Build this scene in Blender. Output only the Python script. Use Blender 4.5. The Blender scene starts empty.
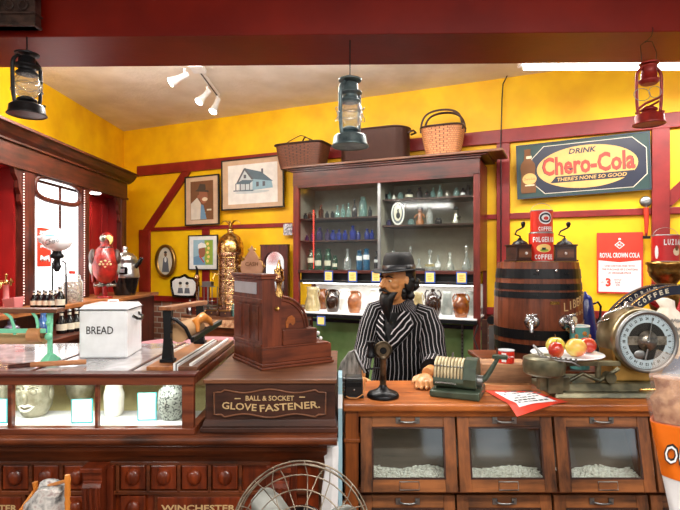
import bpy, math, random
from mathutils import Vector, Matrix
random.seed(7)
PI = math.pi
scene = bpy.context.scene
COL = scene.collection
F = 510.0
EYE = 1.5
TA = .4435
ANG = math.atan(TA); CA = math.cos(ANG); SA = math.sin(ANG)

def P(px, py, Y):
    """a point seen in the photo at (px, py), standing at distance Y"""
    return Vector(((px-340)/F*Y, Y, EYE-(py-262)/F*Y))
def X(px, Y): return (px-340)/F*Y
def Z(py, Y): return EYE-(py-262)/F*Y
def W(px, py, d=0.0):
    """point on the slanting back wall, d in front of it -> (s, z) in the wall's own frame"""
    Y = (4.75-d/CA)/(1+(px-340)/F*TA)
    x = (px-340)/F*Y
    return (x*CA-(Y-4.75)*SA, Z(py, Y))
def wall_loc(s, d, z):
    return Vector((s*CA-d*SA, 4.75-s*SA-d*CA, z))
WR = -ANG

# ------------------------------------------------------------------ materials
def S(r, g, b):
    def f(c):
        c /= 255.0
        return c/12.92 if c <= .04045 else ((c+.055)/1.055)**2.4
    return (f(r), f(g), f(b), 1)
MATS = {}
def base(name):
    m = bpy.data.materials.new(name); m.use_nodes = True
    nt = m.node_tree; b = nt.nodes['Principled BSDF']
    return m, nt, b
def setp(b, rough=.5, metal=0, spec=.5, coat=0):
    b.inputs['Roughness'].default_value = rough
    b.inputs['Metallic'].default_value = metal
    b.inputs['Specular IOR Level'].default_value = spec
    b.inputs['Coat Weight'].default_value = coat
    b.inputs['Coat Roughness'].default_value = .12
def ramp(nt, stops):
    r = nt.nodes.new('ShaderNodeValToRGB')
    el = r.color_ramp.elements
    while len(el) < len(stops): el.new(.5)
    for e, (p, c) in zip(el, stops): e.position = p; e.color = c
    return r
def coords(nt, scale=(1, 1, 1), rot=(0, 0, 0), kind='Object'):
    t = nt.nodes.new('ShaderNodeTexCoord'); mp = nt.nodes.new('ShaderNodeMapping')
    mp.inputs['Scale'].default_value = scale; mp.inputs['Rotation'].default_value = rot
    nt.links.new(t.outputs[kind], mp.inputs['Vector'])
    return mp.outputs['Vector']
def noise(nt, vec, scale, detail=3, rough=.55):
    n = nt.nodes.new('ShaderNodeTexNoise'); n.inputs['Scale'].default_value = scale
    n.inputs['Detail'].default_value = detail; n.inputs['Roughness'].default_value = rough
    nt.links.new(vec, n.inputs['Vector']); return n.outputs['Fac']
def bump(nt, b, fac, strength=.3, dist=.004):
    bp = nt.nodes.new('ShaderNodeBump'); bp.inputs['Strength'].default_value = strength
    bp.inputs['Distance'].default_value = dist
    nt.links.new(fac, bp.inputs['Height']); nt.links.new(bp.outputs['Normal'], b.inputs['Normal'])
def mixed(name, c1, c2, scale=8, rough=.5, metal=0, bmp=0, spec=.5, coat=0, lo=.35, hi=.65, stretch=(1, 1, 1), bscale=None, bdist=.004, c3=None):
    m, nt, b = base(name); setp(b, rough, metal, spec, coat)
    v = coords(nt, stretch)
    n = noise(nt, v, scale)
    r = ramp(nt, [(lo, c1), (hi, c2)] if c3 is None else [(lo, c1), (hi, c2), (min(.98, hi+.14), c3)])
    nt.links.new(n, r.inputs['Fac']); nt.links.new(r.outputs['Color'], b.inputs['Base Color'])
    if bmp:
        h = noise(nt, v, bscale or scale*4)
        bump(nt, b, h, bmp, bdist)
    MATS[name] = m; return m
def plain(name, c, rough=.5, metal=0, spec=.5, coat=0, vary=.12):
    d = tuple(x*(1-vary) for x in c[:3])+(1,)
    return mixed(name, d, c, 14, rough, metal, 0, spec, coat)
def wood(name, dark, light, axis='x', rough=.42, coat=.12, scale=1.0, bmp=.12):
    """long fine grain running along one axis"""
    m, nt, b = base(name); setp(b, rough, 0, .35, coat)
    st = {'x': (2.2, 22, 22), 'y': (22, 2.2, 22), 'z': (22, 22, 2.2)}[axis]
    v = coords(nt, tuple(s*scale for s in st))
    n1 = noise(nt, v, 1.6, 6, .62)
    v2 = coords(nt, (3, 3, 3)); n2 = noise(nt, v2, 2.2, 3)
    mx = nt.nodes.new('ShaderNodeMath'); mx.operation = 'ADD'
    ml = nt.nodes.new('ShaderNodeMath'); ml.operation = 'MULTIPLY'; ml.inputs[1].default_value = .55
    nt.links.new(n2, ml.inputs[0]); nt.links.new(n1, mx.inputs[0]); nt.links.new(ml.outputs[0], mx.inputs[1])
    r = ramp(nt, [(.55, dark), (.95, light)])
    nt.links.new(mx.outputs[0], r.inputs['Fac']); nt.links.new(r.outputs['Color'], b.inputs['Base Color'])
    bump(nt, b, n1, bmp, .002)
    MATS[name] = m; return m
def emit(name, c, strength):
    m, nt, b = base(name)
    b.inputs['Base Color'].default_value = c
    b.inputs['Emission Color'].default_value = c; b.inputs['Emission Strength'].default_value = strength
    MATS[name] = m; return m
def glass(name, tint, refl=.08, rough=.06, dens=1.0):
    """thin-walled coloured glass: tinted see-through plus a fresnel gloss"""
    m = bpy.data.materials.new(name); m.use_nodes = True; nt = m.node_tree
    nt.nodes.remove(nt.nodes['Principled BSDF'])
    out = nt.nodes['Material Output']
    tr = nt.nodes.new('ShaderNodeBsdfTransparent'); tr.inputs[0].default_value = tint
    gl = nt.nodes.new('ShaderNodeBsdfGlossy'); gl.inputs['Roughness'].default_value = rough
    gl.inputs[0].default_value = (1, 1, 1, 1)
    df = nt.nodes.new('ShaderNodeBsdfDiffuse'); df.inputs[0].default_value = tint
    lw = nt.nodes.new('ShaderNodeLayerWeight'); lw.inputs[0].default_value = .25
    mp = nt.nodes.new('ShaderNodeMapRange'); mp.inputs['To Min'].default_value = refl; mp.inputs['To Max'].default_value = min(1, refl*5)
    nt.links.new(lw.outputs['Facing'], mp.inputs['Value'])
    m0 = nt.nodes.new('ShaderNodeMixShader'); m0.inputs[0].default_value = 1-dens
    # dens 1 = clear; lower = body colour in the glass
    nt.links.new(tr.outputs[0], m0.inputs[1]); nt.links.new(df.outputs[0], m0.inputs[2])
    mx = nt.nodes.new('ShaderNodeMixShader')
    nt.links.new(mp.outputs[0], mx.inputs[0]); nt.links.new(m0.outputs[0], mx.inputs[1]); nt.links.new(gl.outputs[0], mx.inputs[2])
    nt.links.new(mx.outputs[0], out.inputs[0])
    MATS[name] = m; return m

# painted surfaces
mixed('wall_yellow', S(233, 174, 0), S(250, 201, 0), 3, .55, bmp=.25, bscale=60, bdist=.003)
mixed('ceiling_cream', S(222, 214, 198), S(240, 234, 222), 3, .85, bmp=.6, bscale=30, bdist=.010)
emit('reflection_glow', (.82, .92, 1, 1), 1.6)  # glow for the unseen panes added behind the camera
plain('cream_wall', S(206, 190, 160), .8)
mixed('beam_red', S(116, 16, 4), S(138, 26, 8), 2.5, .42, spec=.3, bmp=.15, bscale=40, bdist=.003)
mixed('trim_red', S(118, 14, 14), S(142, 28, 27), 6, .45)
mixed('alcove_red', S(120, 16, 16), S(168, 30, 28), 4, .35, stretch=(1, 1, .3))
mixed('board_green', S(118, 158, 92), S(144, 182, 116), 5, .5)
mixed('floor_wood', S(70, 42, 26), S(100, 62, 38), 3, .5, stretch=(1, 8, 1))
plain('case_back', S(172, 164, 148), .6)
# woods
wood('mahogany', S(34, 12, 7), S(86, 34, 18), 'y')
wood('mahogany_x', S(38, 12, 8), S(92, 34, 22), 'x')
wood('mahogany_z', S(40, 13, 9), S(92, 34, 22), 'z')
wood('cherry_x', S(44, 18, 7), S(112, 54, 24), 'x')
wood('cherry_z', S(54, 18, 7), S(116, 46, 20), 'z')
wood('cherry_panel', S(56, 17, 5), S(124, 48, 16), 'z', rough=.3, coat=.25)
wood('oak_x', S(104, 50, 18), S(186, 106, 46), 'x')
wood('oak_z', S(92, 44, 16), S(150, 80, 32), 'z')
wood('bin_wood', S(38, 20, 11), S(152, 92, 48), 'x', rough=.45, coat=.1, scale=.6)
wood('bin_wood_z', S(38, 20, 11), S(146, 86, 44), 'z', rough=.45, coat=.1, scale=.6)
wood('cabinet_wood', S(36, 13, 9), S(88, 36, 25), 'x')
wood('cabinet_wood_z', S(62, 18, 12), S(112, 36, 25), 'z')
wood('register_wood', S(50, 20, 12), S(116, 56, 32), 'x', rough=.4)
wood('register_wood_z', S(50, 20, 12), S(118, 56, 32), 'z', rough=.4)
wood('brown_box_wood', S(34, 18, 13), S(70, 38, 27), 'x', rough=.45)
wood('lid_wood', S(74, 42, 26), S(120, 76, 50), 'x', rough=.45)
wood('light_wood', S(170, 110, 66), S(214, 160, 110), 'x', rough=.5, coat=0)
wood('roller_wood', S(150, 92, 56), S(196, 138, 94), 'x', rough=.5, coat=0)
wood('crate_wood', S(118, 84, 60), S(176, 134, 98), 'x', rough=.7, coat=0)
wood('barrel_wood', S(62, 28, 14), S(120, 60, 34), 'z', rough=.42)
wood('pine', S(176, 96, 30), S(226, 146, 62), 'z', rough=.45)
wood('cutter_wood', S(112, 62, 32), S(176, 112, 64), 'y', rough=.4)
wood('dark_plank', S(66, 38, 26), S(112, 70, 48), 'y', rough=.45)
# metals
plain('iron_black', S(26, 27, 30), .38, .6)
mixed('brass', S(140, 96, 48), S(226, 190, 120), 26, .25, 1)
mixed('parrot_red', S(96, 16, 12), S(160, 34, 26), 16, .3, coat=.3)
mixed('brass_old', S(150, 108, 52), S(206, 164, 92), 30, .3, 1)
mixed('bronze_drum', S(104, 90, 58), S(184, 172, 140), 5, .3, .85)
mixed('crest_wood', S(150, 100, 74), S(186, 136, 104), 10, .5)
mixed('bronze_gold', S(118, 88, 40), S(180, 142, 76), 6, .35, .85)
plain('steel', S(200, 202, 206), .22, 1)
plain('steel_dull', S(150, 152, 152), .4, 1)
mixed('aluminium', S(184, 186, 188), S(222, 222, 222), 12, .28, 1)
mixed('pewter', S(120, 118, 108), S(196, 192, 180), 40, .3, .9)
plain('chrome_strip', S(226, 228, 232), .15, 1)
mixed('lantern_blue', S(60, 78, 84), S(116, 136, 140), 18, .35, .35)
mixed('phone_bronze', S(48, 40, 32), S(128, 112, 90), 18, .35, .8)
mixed('lantern_black', S(22, 22, 24), S(52, 54, 58), 18, .4, .5)
mixed('lantern_red', S(116, 18, 14), S(158, 40, 30), 16, .4, .2, c3=S(90, 60, 50))
mixed('fan_wire', S(92, 82, 70), S(156, 144, 126), 20, .4, .6)
plain('fan_blade', S(128, 130, 124), .4, .2)
mixed('urn_copper', S(128, 72, 50), S(240, 200, 156), 30, .22, 1, bmp=.9, bscale=55, bdist=.01)
plain('cast_green', S(126, 216, 176), .4)
mixed('scale_green', S(58, 58, 44), S(134, 128, 100), 9, .35, .5)
mixed('check_green', S(48, 60, 48), S(70, 84, 68), 12, .4, .2)
mixed('key_cream', S(170, 156, 122), S(208, 196, 160), 20, .45, .2)
# misc
for n_, c_, r_ in [('white', S(240, 240, 238), .4), ('enamel_white', S(244, 248, 252), .18), ('black', S(14, 14, 15), .45),
                   ('black_gloss', S(12, 12, 13), .15), ('paper_white', S(240, 240, 242), .7), ('cream', S(226, 210, 178), .6),
                   ('label_cream', S(214, 206, 184), .6), ('turquoise', S(40, 186, 196), .5), ('tag_yellow', S(246, 208, 120), .6),
                   ('tag_orange', S(216, 140, 60), .6), ('tag_blue', S(60, 92, 168), .55), ('can_red', S(204, 44, 26), .3),
                   ('can_red_dark', S(190, 30, 34), .3), ('sign_red', S(222, 58, 36), .45), ('ink_black', S(24, 24, 26), .6),
                   ('ink_grey', S(96, 100, 108), .6), ('letter_gold', S(196, 166, 118), .5), ('navy', S(20, 27, 50), .4),
                   ('sign_slate', S(36, 52, 62), .5), ('sign_green', S(28, 60, 58), .5), ('sign_tan', S(216, 172, 98), .5), ('dial_white', S(190, 204, 214), .4),
                   ('sign_letter_red', S(184, 62, 44), .5), ('mat_tan', S(206, 176, 146), .8), ('mat_white', S(236, 236, 230), .8),
                   ('skin', S(206, 144, 88), .35), ('skin_hand', S(206, 160, 104), .42), ('hair_black', S(10, 10, 10), .5),
                   ('felt_black', S(11, 12, 14), .8), ('band_black', S(38, 40, 44), .3), ('plastic_white', S(238, 238, 236), .35),
                   ('green_dark', S(24, 60, 44), .25), ('blue_enamel', S(22, 38, 104), .2), ('tin_teal', S(96, 164, 160), .35),
                   ('cord_tan', S(190, 130, 72), .6), ('rubber', S(20, 20, 20), .6), ('pink_bin', S(206, 120, 120), .5),
                   ('mauve', S(150, 100, 108), .5), ('brick_mortar', S(150, 140, 128), .9), ('denim', S(84, 120, 160), .8),
                   ('orange_band', S(238, 116, 20), .35), ('brown_paper', S(190, 150, 106), .8), ('red_glow', S(240, 40, 30), .4),
                   ('trouser', S(20, 20, 24), .8), ('yellow_cloth', S(226, 214, 150), .9), ('seat_cane', S(186, 130, 70), .6),
                   ('handle_red', S(190, 50, 24), .35), ('sky_print', S(150, 186, 200), .8), ('grass_print', S(140, 170, 60), .8),
                   ('face_print', S(150, 94, 66), .8), ('shirt_print', S(214, 206, 190), .8), ('hat_print', S(70, 56, 44), .8),
                   ('brown_print', S(116, 76, 44), .8), ('denim_print', S(110, 150, 180), .8), ('line_print', S(96, 116, 128), .8),
                   ('pale_print', S(200, 212, 214), .8), ('tin_silver', S(176, 180, 186), .4), ('mirror_grey', S(180, 184, 184), .25)]:
    plain(n_, c_, r_)
mixed('jug_tan', S(118, 82, 44), S(186, 156, 104), 14, .25, coat=.5)
mixed('jug_olive', S(140, 122, 78), S(190, 174, 128), 12, .25, coat=.5)
mixed('jug_brown', S(80, 36, 14), S(150, 84, 34), 14, .2, coat=.6)
mixed('jug_terracotta', S(120, 66, 36), S(168, 108, 64), 12, .3, coat=.4)
mixed('jug_black', S(22, 14, 10), S(58, 36, 24), 12, .15, coat=.7)
mixed('jug_white', S(224, 222, 214), S(244, 242, 236), 8, .25, coat=.4)
mixed('jug_grey', S(120, 126, 120), S(168, 172, 164), 12, .3)
mixed('clay_silver', S(126, 120, 96), S(164, 158, 136), 30, .35, .3, bmp=.5, bscale=90)
mixed('clay_pale', S(206, 196, 176), S(236, 230, 216), 14, .5)
mixed('clay_speckled', S(50, 54, 52), S(160, 164, 154), 150, .5, lo=.42, hi=.50)
mixed('apple_red', S(176, 44, 26), S(204, 104, 46), 12, .25, coat=.5, lo=.45, hi=.7)
mixed('apple_green', S(190, 186, 70), S(222, 110, 50), 9, .25, coat=.5, lo=.45, hi=.72)
mixed('apple_two', S(216, 196, 90), S(206, 60, 34), 9, .25, coat=.5, lo=.4, hi=.62)
mixed('candy_mix', S(120, 70, 50), S(214, 196, 170), 90, .3, coat=.4, lo=.42, hi=.55, c3=S(150, 40, 40))
wood('bin_back', S(44, 36, 30), S(84, 70, 60), 'x', rough=.6, coat=0)
mixed('flower_cloth', S(96, 98, 100), S(206, 204, 200), 26, .9, lo=.38, hi=.56, c3=S(120, 60, 60))
mixed('sack_cloth', S(214, 200, 180), S(238, 228, 214), 16, .95, bmp=.4, bscale=60)
mixed('broom_grey', S(92, 92, 88), S(176, 174, 168), 60, .8, stretch=(1, 1, .2))
mixed('foil_plate', S(110, 112, 120), S(206, 208, 214), 70, .35, .5, bmp=.6, bscale=90, lo=.45, hi=.55)
mixed('glass_top_sheen', S(132, 128, 130), S(214, 212, 216), 5, .08, coat=.3, spec=.8)  # mottled grey-white stands in for reflections on the glass top
mixed('case_wood_front', S(78, 32, 16), S(124, 60, 32), 3, .35, coat=.4, stretch=(1, 14, 14))
mixed('chip_fill', S(150, 96, 64), S(216, 172, 132), 30, .4, coat=.5, bmp=.4, bscale=40)
mixed('carved_dark', S(40, 26, 22), S(84, 62, 54), 24, .4, bmp=.6, bscale=30)
mixed('lamp_red_inside', S(140, 34, 24), S(178, 60, 44), 8, .35, .3)
mixed('lettuce_blue', S(20, 50, 110), S(70, 120, 180), 22, .15, coat=.6)
mixed('speckle_glass', S(36, 44, 66), S(140, 130, 150), 40, .15, coat=.6)
mixed('bean_white', S(214, 210, 200), S(246, 244, 238), 90, .6)
emit('lamp_white', (1, .97, .92, 1), 9)
emit('tube_white', (1, .98, .95, 1), 9)
emit('window_glow', (.95, .98, 1, 1), 1.7)
emit('led_strip', (1, 1, .97, 1), 6)
emit('bead_glow', (1, .62, .56, 1), .7)
emit('bead_red', (1, .05, .03, 1), 2.2)
glass('pane', (.93, .96, .95, 1), .03)
glass('pane_dark', (.62, .66, .66, 1), .10)
glass('glass_clear', (.84, .88, .88, 1), .14, dens=.86)
glass('glass_aqua', (.40, .64, .62, 1), .07, dens=.82)
glass('glass_green', (.02, .12, .06, 1), .04, dens=.6)
glass('glass_blue', (.012, .035, .32, 1), .04, dens=.5)
glass('glass_teal', (.015, .16, .34, 1), .04, dens=.5)
glass('glass_purple', (.045, .025, .13, 1), .04, dens=.5)
glass('glass_brown', (.12, .035, .015, 1), .04, dens=.5)
glass('glass_dark', (.02, .02, .025, 1), .04, dens=.4)
glass('lantern_glass', (.88, .90, .9, 1), .12, dens=.8)
glass('plastic_film', (.93, .88, .84, 1), .05, rough=.2, dens=.93)

# bricks
m, nt, b = base('brick_wall'); setp(b, .85)
v = coords(nt, (1, 1, 1), (PI/2, 0, 0))
bt = nt.nodes.new('ShaderNodeTexBrick'); bt.inputs['Scale'].default_value = 4.2
bt.inputs['Color1'].default_value = S(118, 66, 50); bt.inputs['Color2'].default_value = S(160, 112, 88); bt.inputs['Mortar'].default_value = S(172, 164, 150)
bt.inputs['Mortar Size'].default_value = .025; bt.inputs['Bias'].default_value = -.1
nt.links.new(v, bt.inputs['Vector']); nt.links.new(bt.outputs['Color'], b.inputs['Base Color'])
MATS['brick_wall'] = m
# woven baskets: strips in UV
def weave(name, dark, light, nu, nv, off=.5):
    m, nt, b = base(name); setp(b, .6)
    t = nt.nodes.new('ShaderNodeTexCoord')
    br = nt.nodes.new('ShaderNodeTexBrick'); br.inputs['Scale'].default_value = 1
    br.inputs['Brick Width'].default_value = 1.0; br.inputs['Row Height'].default_value = 1.0; br.offset = off
    br.inputs['Color1'].default_value = light; br.inputs['Color2'].default_value = tuple((a*2+c)/3 for a, c in zip(light, dark))
    br.inputs['Mortar'].default_value = dark; br.inputs['Mortar Size'].default_value = .10; br.inputs['Mortar Smooth'].default_value = .6
    mp = nt.nodes.new('ShaderNodeMapping'); mp.inputs['Scale'].default_value = (nu, nv, 1)
    nt.links.new(t.outputs['UV'], mp.inputs['Vector']); nt.links.new(mp.outputs[0], br.inputs['Vector'])
    nt.links.new(br.outputs['Color'], b.inputs['Base Color']); bump(nt, b, br.outputs['Fac'], -.8, .01)
    MATS[name] = m
weave('basket_weave_light', S(84, 44, 22), S(206, 136, 84), 40, 15)
weave('basket_weave_dark', S(44, 22, 12), S(112, 62, 38), 64, 17)
# pinstripe: stripes across UV.x
def stripes(name, n, dark, light, width=.16, kind='UV', rot=0.0):
    m, nt, b = base(name); setp(b, .8, spec=.2)
    t = nt.nodes.new('ShaderNodeTexCoord'); mp = nt.nodes.new('ShaderNodeMapping')
    mp.inputs['Rotation'].default_value = (0, rot, 0)
    mp.inputs['Scale'].default_value = (n, n if kind != 'UV' else 1, n if kind != 'UV' else 1)
    nt.links.new(t.outputs[kind], mp.inputs['Vector'])
    sx = nt.nodes.new('ShaderNodeSeparateXYZ'); nt.links.new(mp.outputs[0], sx.inputs[0])
    nz = noise(nt, t.outputs['Object'], 9, 2)
    ad = nt.nodes.new('ShaderNodeMath'); ad.operation = 'MULTIPLY_ADD'; ad.inputs[1].default_value = 1.1
    nt.links.new(nz, ad.inputs[0]); nt.links.new(sx.outputs[0], ad.inputs[2])
    fr = nt.nodes.new('ShaderNodeMath'); fr.operation = 'FRACT'; nt.links.new(ad.outputs[0], fr.inputs[0])
    lt = nt.nodes.new('ShaderNodeMath'); lt.operation = 'LESS_THAN'; lt.inputs[1].default_value = width
    nt.links.new(fr.outputs[0], lt.inputs[0])
    mx = nt.nodes.new('ShaderNodeMix'); mx.data_type = 'RGBA'
    mx.inputs[6].default_value = dark; mx.inputs[7].default_value = light
    nt.links.new(lt.outputs[0], mx.inputs[0]); nt.links.new(mx.outputs[2], b.inputs['Base Color'])
    MATS[name] = m
stripes('pinstripe', 46, S(6, 6, 8), S(168, 164, 168), .15)
stripes('pinstripe_sleeve', 19, S(8, 8, 10), S(168, 164, 168), .17)
stripes('pinstripe_lapel', 42, S(14, 14, 16), S(206, 202, 206), .24, 'Object', .75)
stripes('pinstripe_lapel_b', 42, S(14, 14, 16), S(206, 202, 206), .24, 'Object', -.7)

# ------------------------------------------------------------------ mesh builder
def ch(pts, n=2):
    for _ in range(n):
        q = [pts[0]]
        for a, b_ in zip(pts, pts[1:]):
            q += [tuple(x*.75+y*.25 for x, y in zip(a, b_)), tuple(x*.25+y*.75 for x, y in zip(a, b_))]
        pts = q+[pts[-1]]
    return pts
class MB:
    def __init__(s, mat='white'):
        s.v = []; s.f = []; s.mi = []; s.sm = []; s.uv = []; s.mats = []; s.M = Matrix(); s.cur = 0; s.mat(mat)
    def mat(s, name):
        if name not in s.mats: s.mats.append(name)
        s.cur = s.mats.index(name); return s
    def at(s, loc=(0, 0, 0), rz=0, rx=0, ry=0):
        s.M = Matrix.Translation(Vector(loc)) @ Matrix.Rotation(rz, 4, 'Z') @ Matrix.Rotation(ry, 4, 'Y') @ Matrix.Rotation(rx, 4, 'X')
        return s
    def raw(s, vs, fs, smooth=False, uvs=None):
        o = len(s.v)
        s.v += [tuple(s.M @ Vector(q)) for q in vs]
        for i, f in enumerate(fs):
            s.f.append(tuple(a+o for a in f)); s.mi.append(s.cur); s.sm.append(smooth)
            s.uv.append(uvs[i] if uvs else None)
        return s
    def box(s, x0, x1, y0, y1, z0, z1):
        if x0 > x1: x0, x1 = x1, x0
        if y0 > y1: y0, y1 = y1, y0
        if z0 > z1: z0, z1 = z1, z0
        v = [(x0,y0,z0),(x1,y0,z0),(x1,y1,z0),(x0,y1,z0),(x0,y0,z1),(x1,y0,z1),(x1,y1,z1),(x0,y1,z1)]
        f = [(0,3,2,1),(4,5,6,7),(0,1,5,4),(1,2,6,5),(2,3,7,6),(3,0,4,7)]
        return s.raw(v, f)
    def hexa(s, v):   # 8 points, bottom ring then top ring
        return s.raw(v, [(0,3,2,1),(4,5,6,7),(0,1,5,4),(1,2,6,5),(2,3,7,6),(3,0,4,7)])
    def loft(s, rings, closed=True, caps=True, smooth=True):
        n = len(rings[0]); vs = [p for r in rings for p in r]; fs = []; uv = []
        m = len(rings); k = n if closed else n-1
        for j in range(m-1):
            for i in range(k):
                a = j*n+i; b2 = j*n+(i+1) % n
                fs.append((a, b2, b2+n, a+n))
                u0, u1 = i/k, (i+1)/k; v0, v1 = j/(m-1), (j+1)/(m-1)
                uv.append(((u0, v0), (u1, v0), (u1, v1), (u0, v1)))
        s.raw(vs, fs, smooth, uv)
        if caps and closed:
            s.raw(rings[0], [tuple(range(n))[::-1]], False); s.raw(rings[-1], [tuple(range(n))], False)
        return s
    def lathe(s, prof, n=24, c=(0, 0, 0), axis='z', sx=1, sy=1, caps=True, smooth=True, a0=0, a1=None):
        full = a1 is None
        a1 = a0+2*PI if full else a1
        rings = []
        for r, z in prof:
            ring = []
            for i in range(n if full else n+1):
                a = a0+(a1-a0)*i/n
                x, y = r*math.cos(a)*sx, r*math.sin(a)*sy
                q = {'z': (x, y, z), 'y': (x, z, y), 'x': (z, x, y)}[axis]
                if axis == 'y': q = (-x, z, y)
                ring.append((q[0]+c[0], q[1]+c[1], q[2]+c[2]))
            rings.append(ring)
        return s.loft(rings, closed=full, caps=caps and full, smooth=smooth)
    def cyl(s, p0, p1, r0, r1=None, n=12, caps=True, smooth=True):
        return s.tube([p0, p1], [r0, r0 if r1 is None else r1], n, caps=caps, smooth=smooth)
    def tube(s, pts, r, n=8, closed=False, caps=True, smooth=True, flat=1.0):
        pts = [Vector(p) for p in pts]; m = len(pts)
        rs = r if isinstance(r, (list, tuple)) else [r]*m
        rings = []; nrm = None
        for i in range(m):
            if closed: t = pts[(i+1) % m]-pts[i-1]
            elif i == 0: t = pts[1]-pts[0]
            elif i == m-1: t = pts[-1]-pts[-2]
            else: t = (pts[i+1]-pts[i]).normalized()+(pts[i]-pts[i-1]).normalized()
            if t.length < 1e-9: t = Vector((0, 0, 1))
            t.normalize()
            if nrm is None:
                nrm = Vector((0, 0, 1)) if abs(t.z) < .9 else Vector((0, 1, 0))
            nrm = nrm-t*nrm.dot(t)
            if nrm.length < 1e-6: nrm = t.orthogonal()
            nrm.normalize(); bn = t.cross(nrm)
            rings.append([tuple(pts[i]+(nrm*math.cos(2*PI*k/n)*flat+bn*math.sin(2*PI*k/n))*rs[i]) for k in range(n)])
        if closed: rings.append(rings[0])
        return s.loft(rings, caps=caps and not closed, smooth=smooth)
    def ball(s, c, r, n=12, m=8, top=PI, smooth=True):
        rx, ry, rz = r if isinstance(r, (tuple, list)) else (r, r, r)
        rings = []
        for j in range(m+1):
            a = PI-(top)*j/m
            rr = max(1e-4, math.sin(a))
            rings.append([(c[0]+rx*rr*math.cos(2*PI*i/n), c[1]+ry*rr*math.sin(2*PI*i/n), c[2]+rz*math.cos(a)) for i in range(n)])
        return s.loft(rings, smooth=smooth)
    def prism(s, poly, t0, t1, plane='xz', smooth=False):
        """outline polygon extruded; plane xz -> thickness along y"""
        n = len(poly)
        def q(a, b_, t): return {'xz': (a, t, b_), 'xy': (a, b_, t), 'yz': (t, a, b_)}[plane]
        vs = [q(a, b_, t0) for a, b_ in poly]+[q(a, b_, t1) for a, b_ in poly]
        fs = [tuple(range(n)), tuple(range(n, 2*n))[::-1]]
        s.raw(vs, fs, False)
        return s.raw(vs, [(i, i+n, (i+1) % n+n, (i+1) % n) for i in range(n)], smooth)
    def mesh(s, name):
        me = bpy.data.meshes.new(name)
        me.from_pydata(s.v, [], s.f)
        for mn in s.mats: me.materials.append(MATS[mn])
        me.polygons.foreach_set('material_index', s.mi)
        me.polygons.foreach_set('use_smooth', s.sm)
        if any(u for u in s.uv):
            ul = me.uv_layers.new(name='UVMap'); k = 0
            for p, u in zip(me.polygons, s.uv):
                for j, li in enumerate(p.loop_indices):
                    ul.data[li].uv = u[j] if u else (0, 0)
        me.validate(); me.update()
        return me

def bevel(o, w, seg=2):
    md = o.modifiers.new('Bevel', 'BEVEL'); md.width = w; md.segments = seg; md.limit_method = 'ANGLE'; md.angle_limit = math.radians(40)
    return o
def tag(o, label, cat, group=None):
    o['label'] = label; o['category'] = cat
    if group: o['group'] = group
    return o
def thing(name, label, cat, loc=(0, 0, 0), rz=0, group=None):
    o = bpy.data.objects.new(name, None); COL.objects.link(o); o.empty_display_size = .05
    o.location = loc; o.rotation_euler = (0, 0, rz)
    return tag(o, label, cat, group)
def obj(name, mb, parent=None, bv=0, label=None):
    o = bpy.data.objects.new(name, mb.mesh(name)); COL.objects.link(o)
    if parent is not None: o.parent = parent
    if bv: bevel(o, bv)
    if label: o['label'] = label
    return o
def boxes(name, mat, parent, lst, bv=0):
    for b6 in lst:
        q_ = MB(mat); q_.box(*b6); obj(name, q_, parent, bv)
def solo(name, mb, label, cat, loc=(0, 0, 0), rz=0, group=None, bv=0):
    o = obj(name, mb, bv=bv); o.location = loc; o.rotation_euler = (0, 0, rz)
    return tag(o, label, cat, group)
def struct(name, mb, loc=(0, 0, 0), rz=0, bv=0):
    o = obj(name, mb, bv=bv); o.location = loc; o.rotation_euler = (0, 0, rz); o['kind'] = 'structure'; return o
def dup(root, loc=None, rz=None, label=None):
    def cp(o, par):
        c = o.copy(); COL.objects.link(c)
        if par is not None: c.parent = par
        for ch in [q for q in bpy.data.objects if q.parent == o]: cp(ch, c)
        return c
    c = cp(root, None)
    if loc is not None: c.location = loc
    if rz is not None: c.rotation_euler = (0, 0, rz)
    if label: c['label'] = label
    return c

def text(mb, body, w, h, at, mat, normal='-y', depth=.0012, bold=0.0, shear=0, rot=0, keep=False):
    """flat lettering fitted in a w x h box centred at 'at'; reads when seen from the normal side"""
    cu = bpy.data.curves.new('t', 'FONT'); cu.body = body; cu.size = 1; cu.extrude = .01; cu.offset = bold; cu.shear = shear
    cu.resolution_u = 2; cu.align_x = 'CENTER'
    to = bpy.data.objects.new('t', cu)
    me = bpy.data.meshes.new_from_object(to)
    vs = [v.co.copy() for v in me.vertices]; fs = [tuple(p.vertices) for p in me.polygons]
    bpy.data.objects.remove(to); bpy.data.meshes.remove(me); bpy.data.curves.remove(cu)
    if not vs: return mb
    x0 = min(v.x for v in vs); x1 = max(v.x for v in vs); y0 = min(v.y for v in vs); y1 = max(v.y for v in vs)
    sx = w/max(1e-6, x1-x0); sy = h/max(1e-6, y1-y0)
    if keep: sx = sy = min(sx, sy)
    R = {'-y': Matrix.Rotation(PI/2, 4, 'X'), 'z': Matrix(), '+x': Matrix.Rotation(PI/2, 4, 'Z') @ Matrix.Rotation(PI/2, 4, 'X'),
         '-x': Matrix.Rotation(-PI/2, 4, 'Z') @ Matrix.Rotation(PI/2, 4, 'X')}[normal]
    R = Matrix.Translation(Vector(at)) @ R @ Matrix.Rotation(rot, 4, 'Z')
    vs = [tuple(R @ Vector(((v.x-(x0+x1)/2)*sx, (v.y-(y0+y1)/2)*sy, v.z/.01*depth*.5))) for v in vs]
    cur = mb.cur; mb.mat(mat); mb.raw(vs, fs); mb.cur = cur
    return mb
ORD = ['first', 'second', 'third', 'fourth', 'fifth', 'sixth', 'seventh', 'eighth', 'ninth', 'tenth', 'eleventh', 'twelfth', 'thirteenth']

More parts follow.
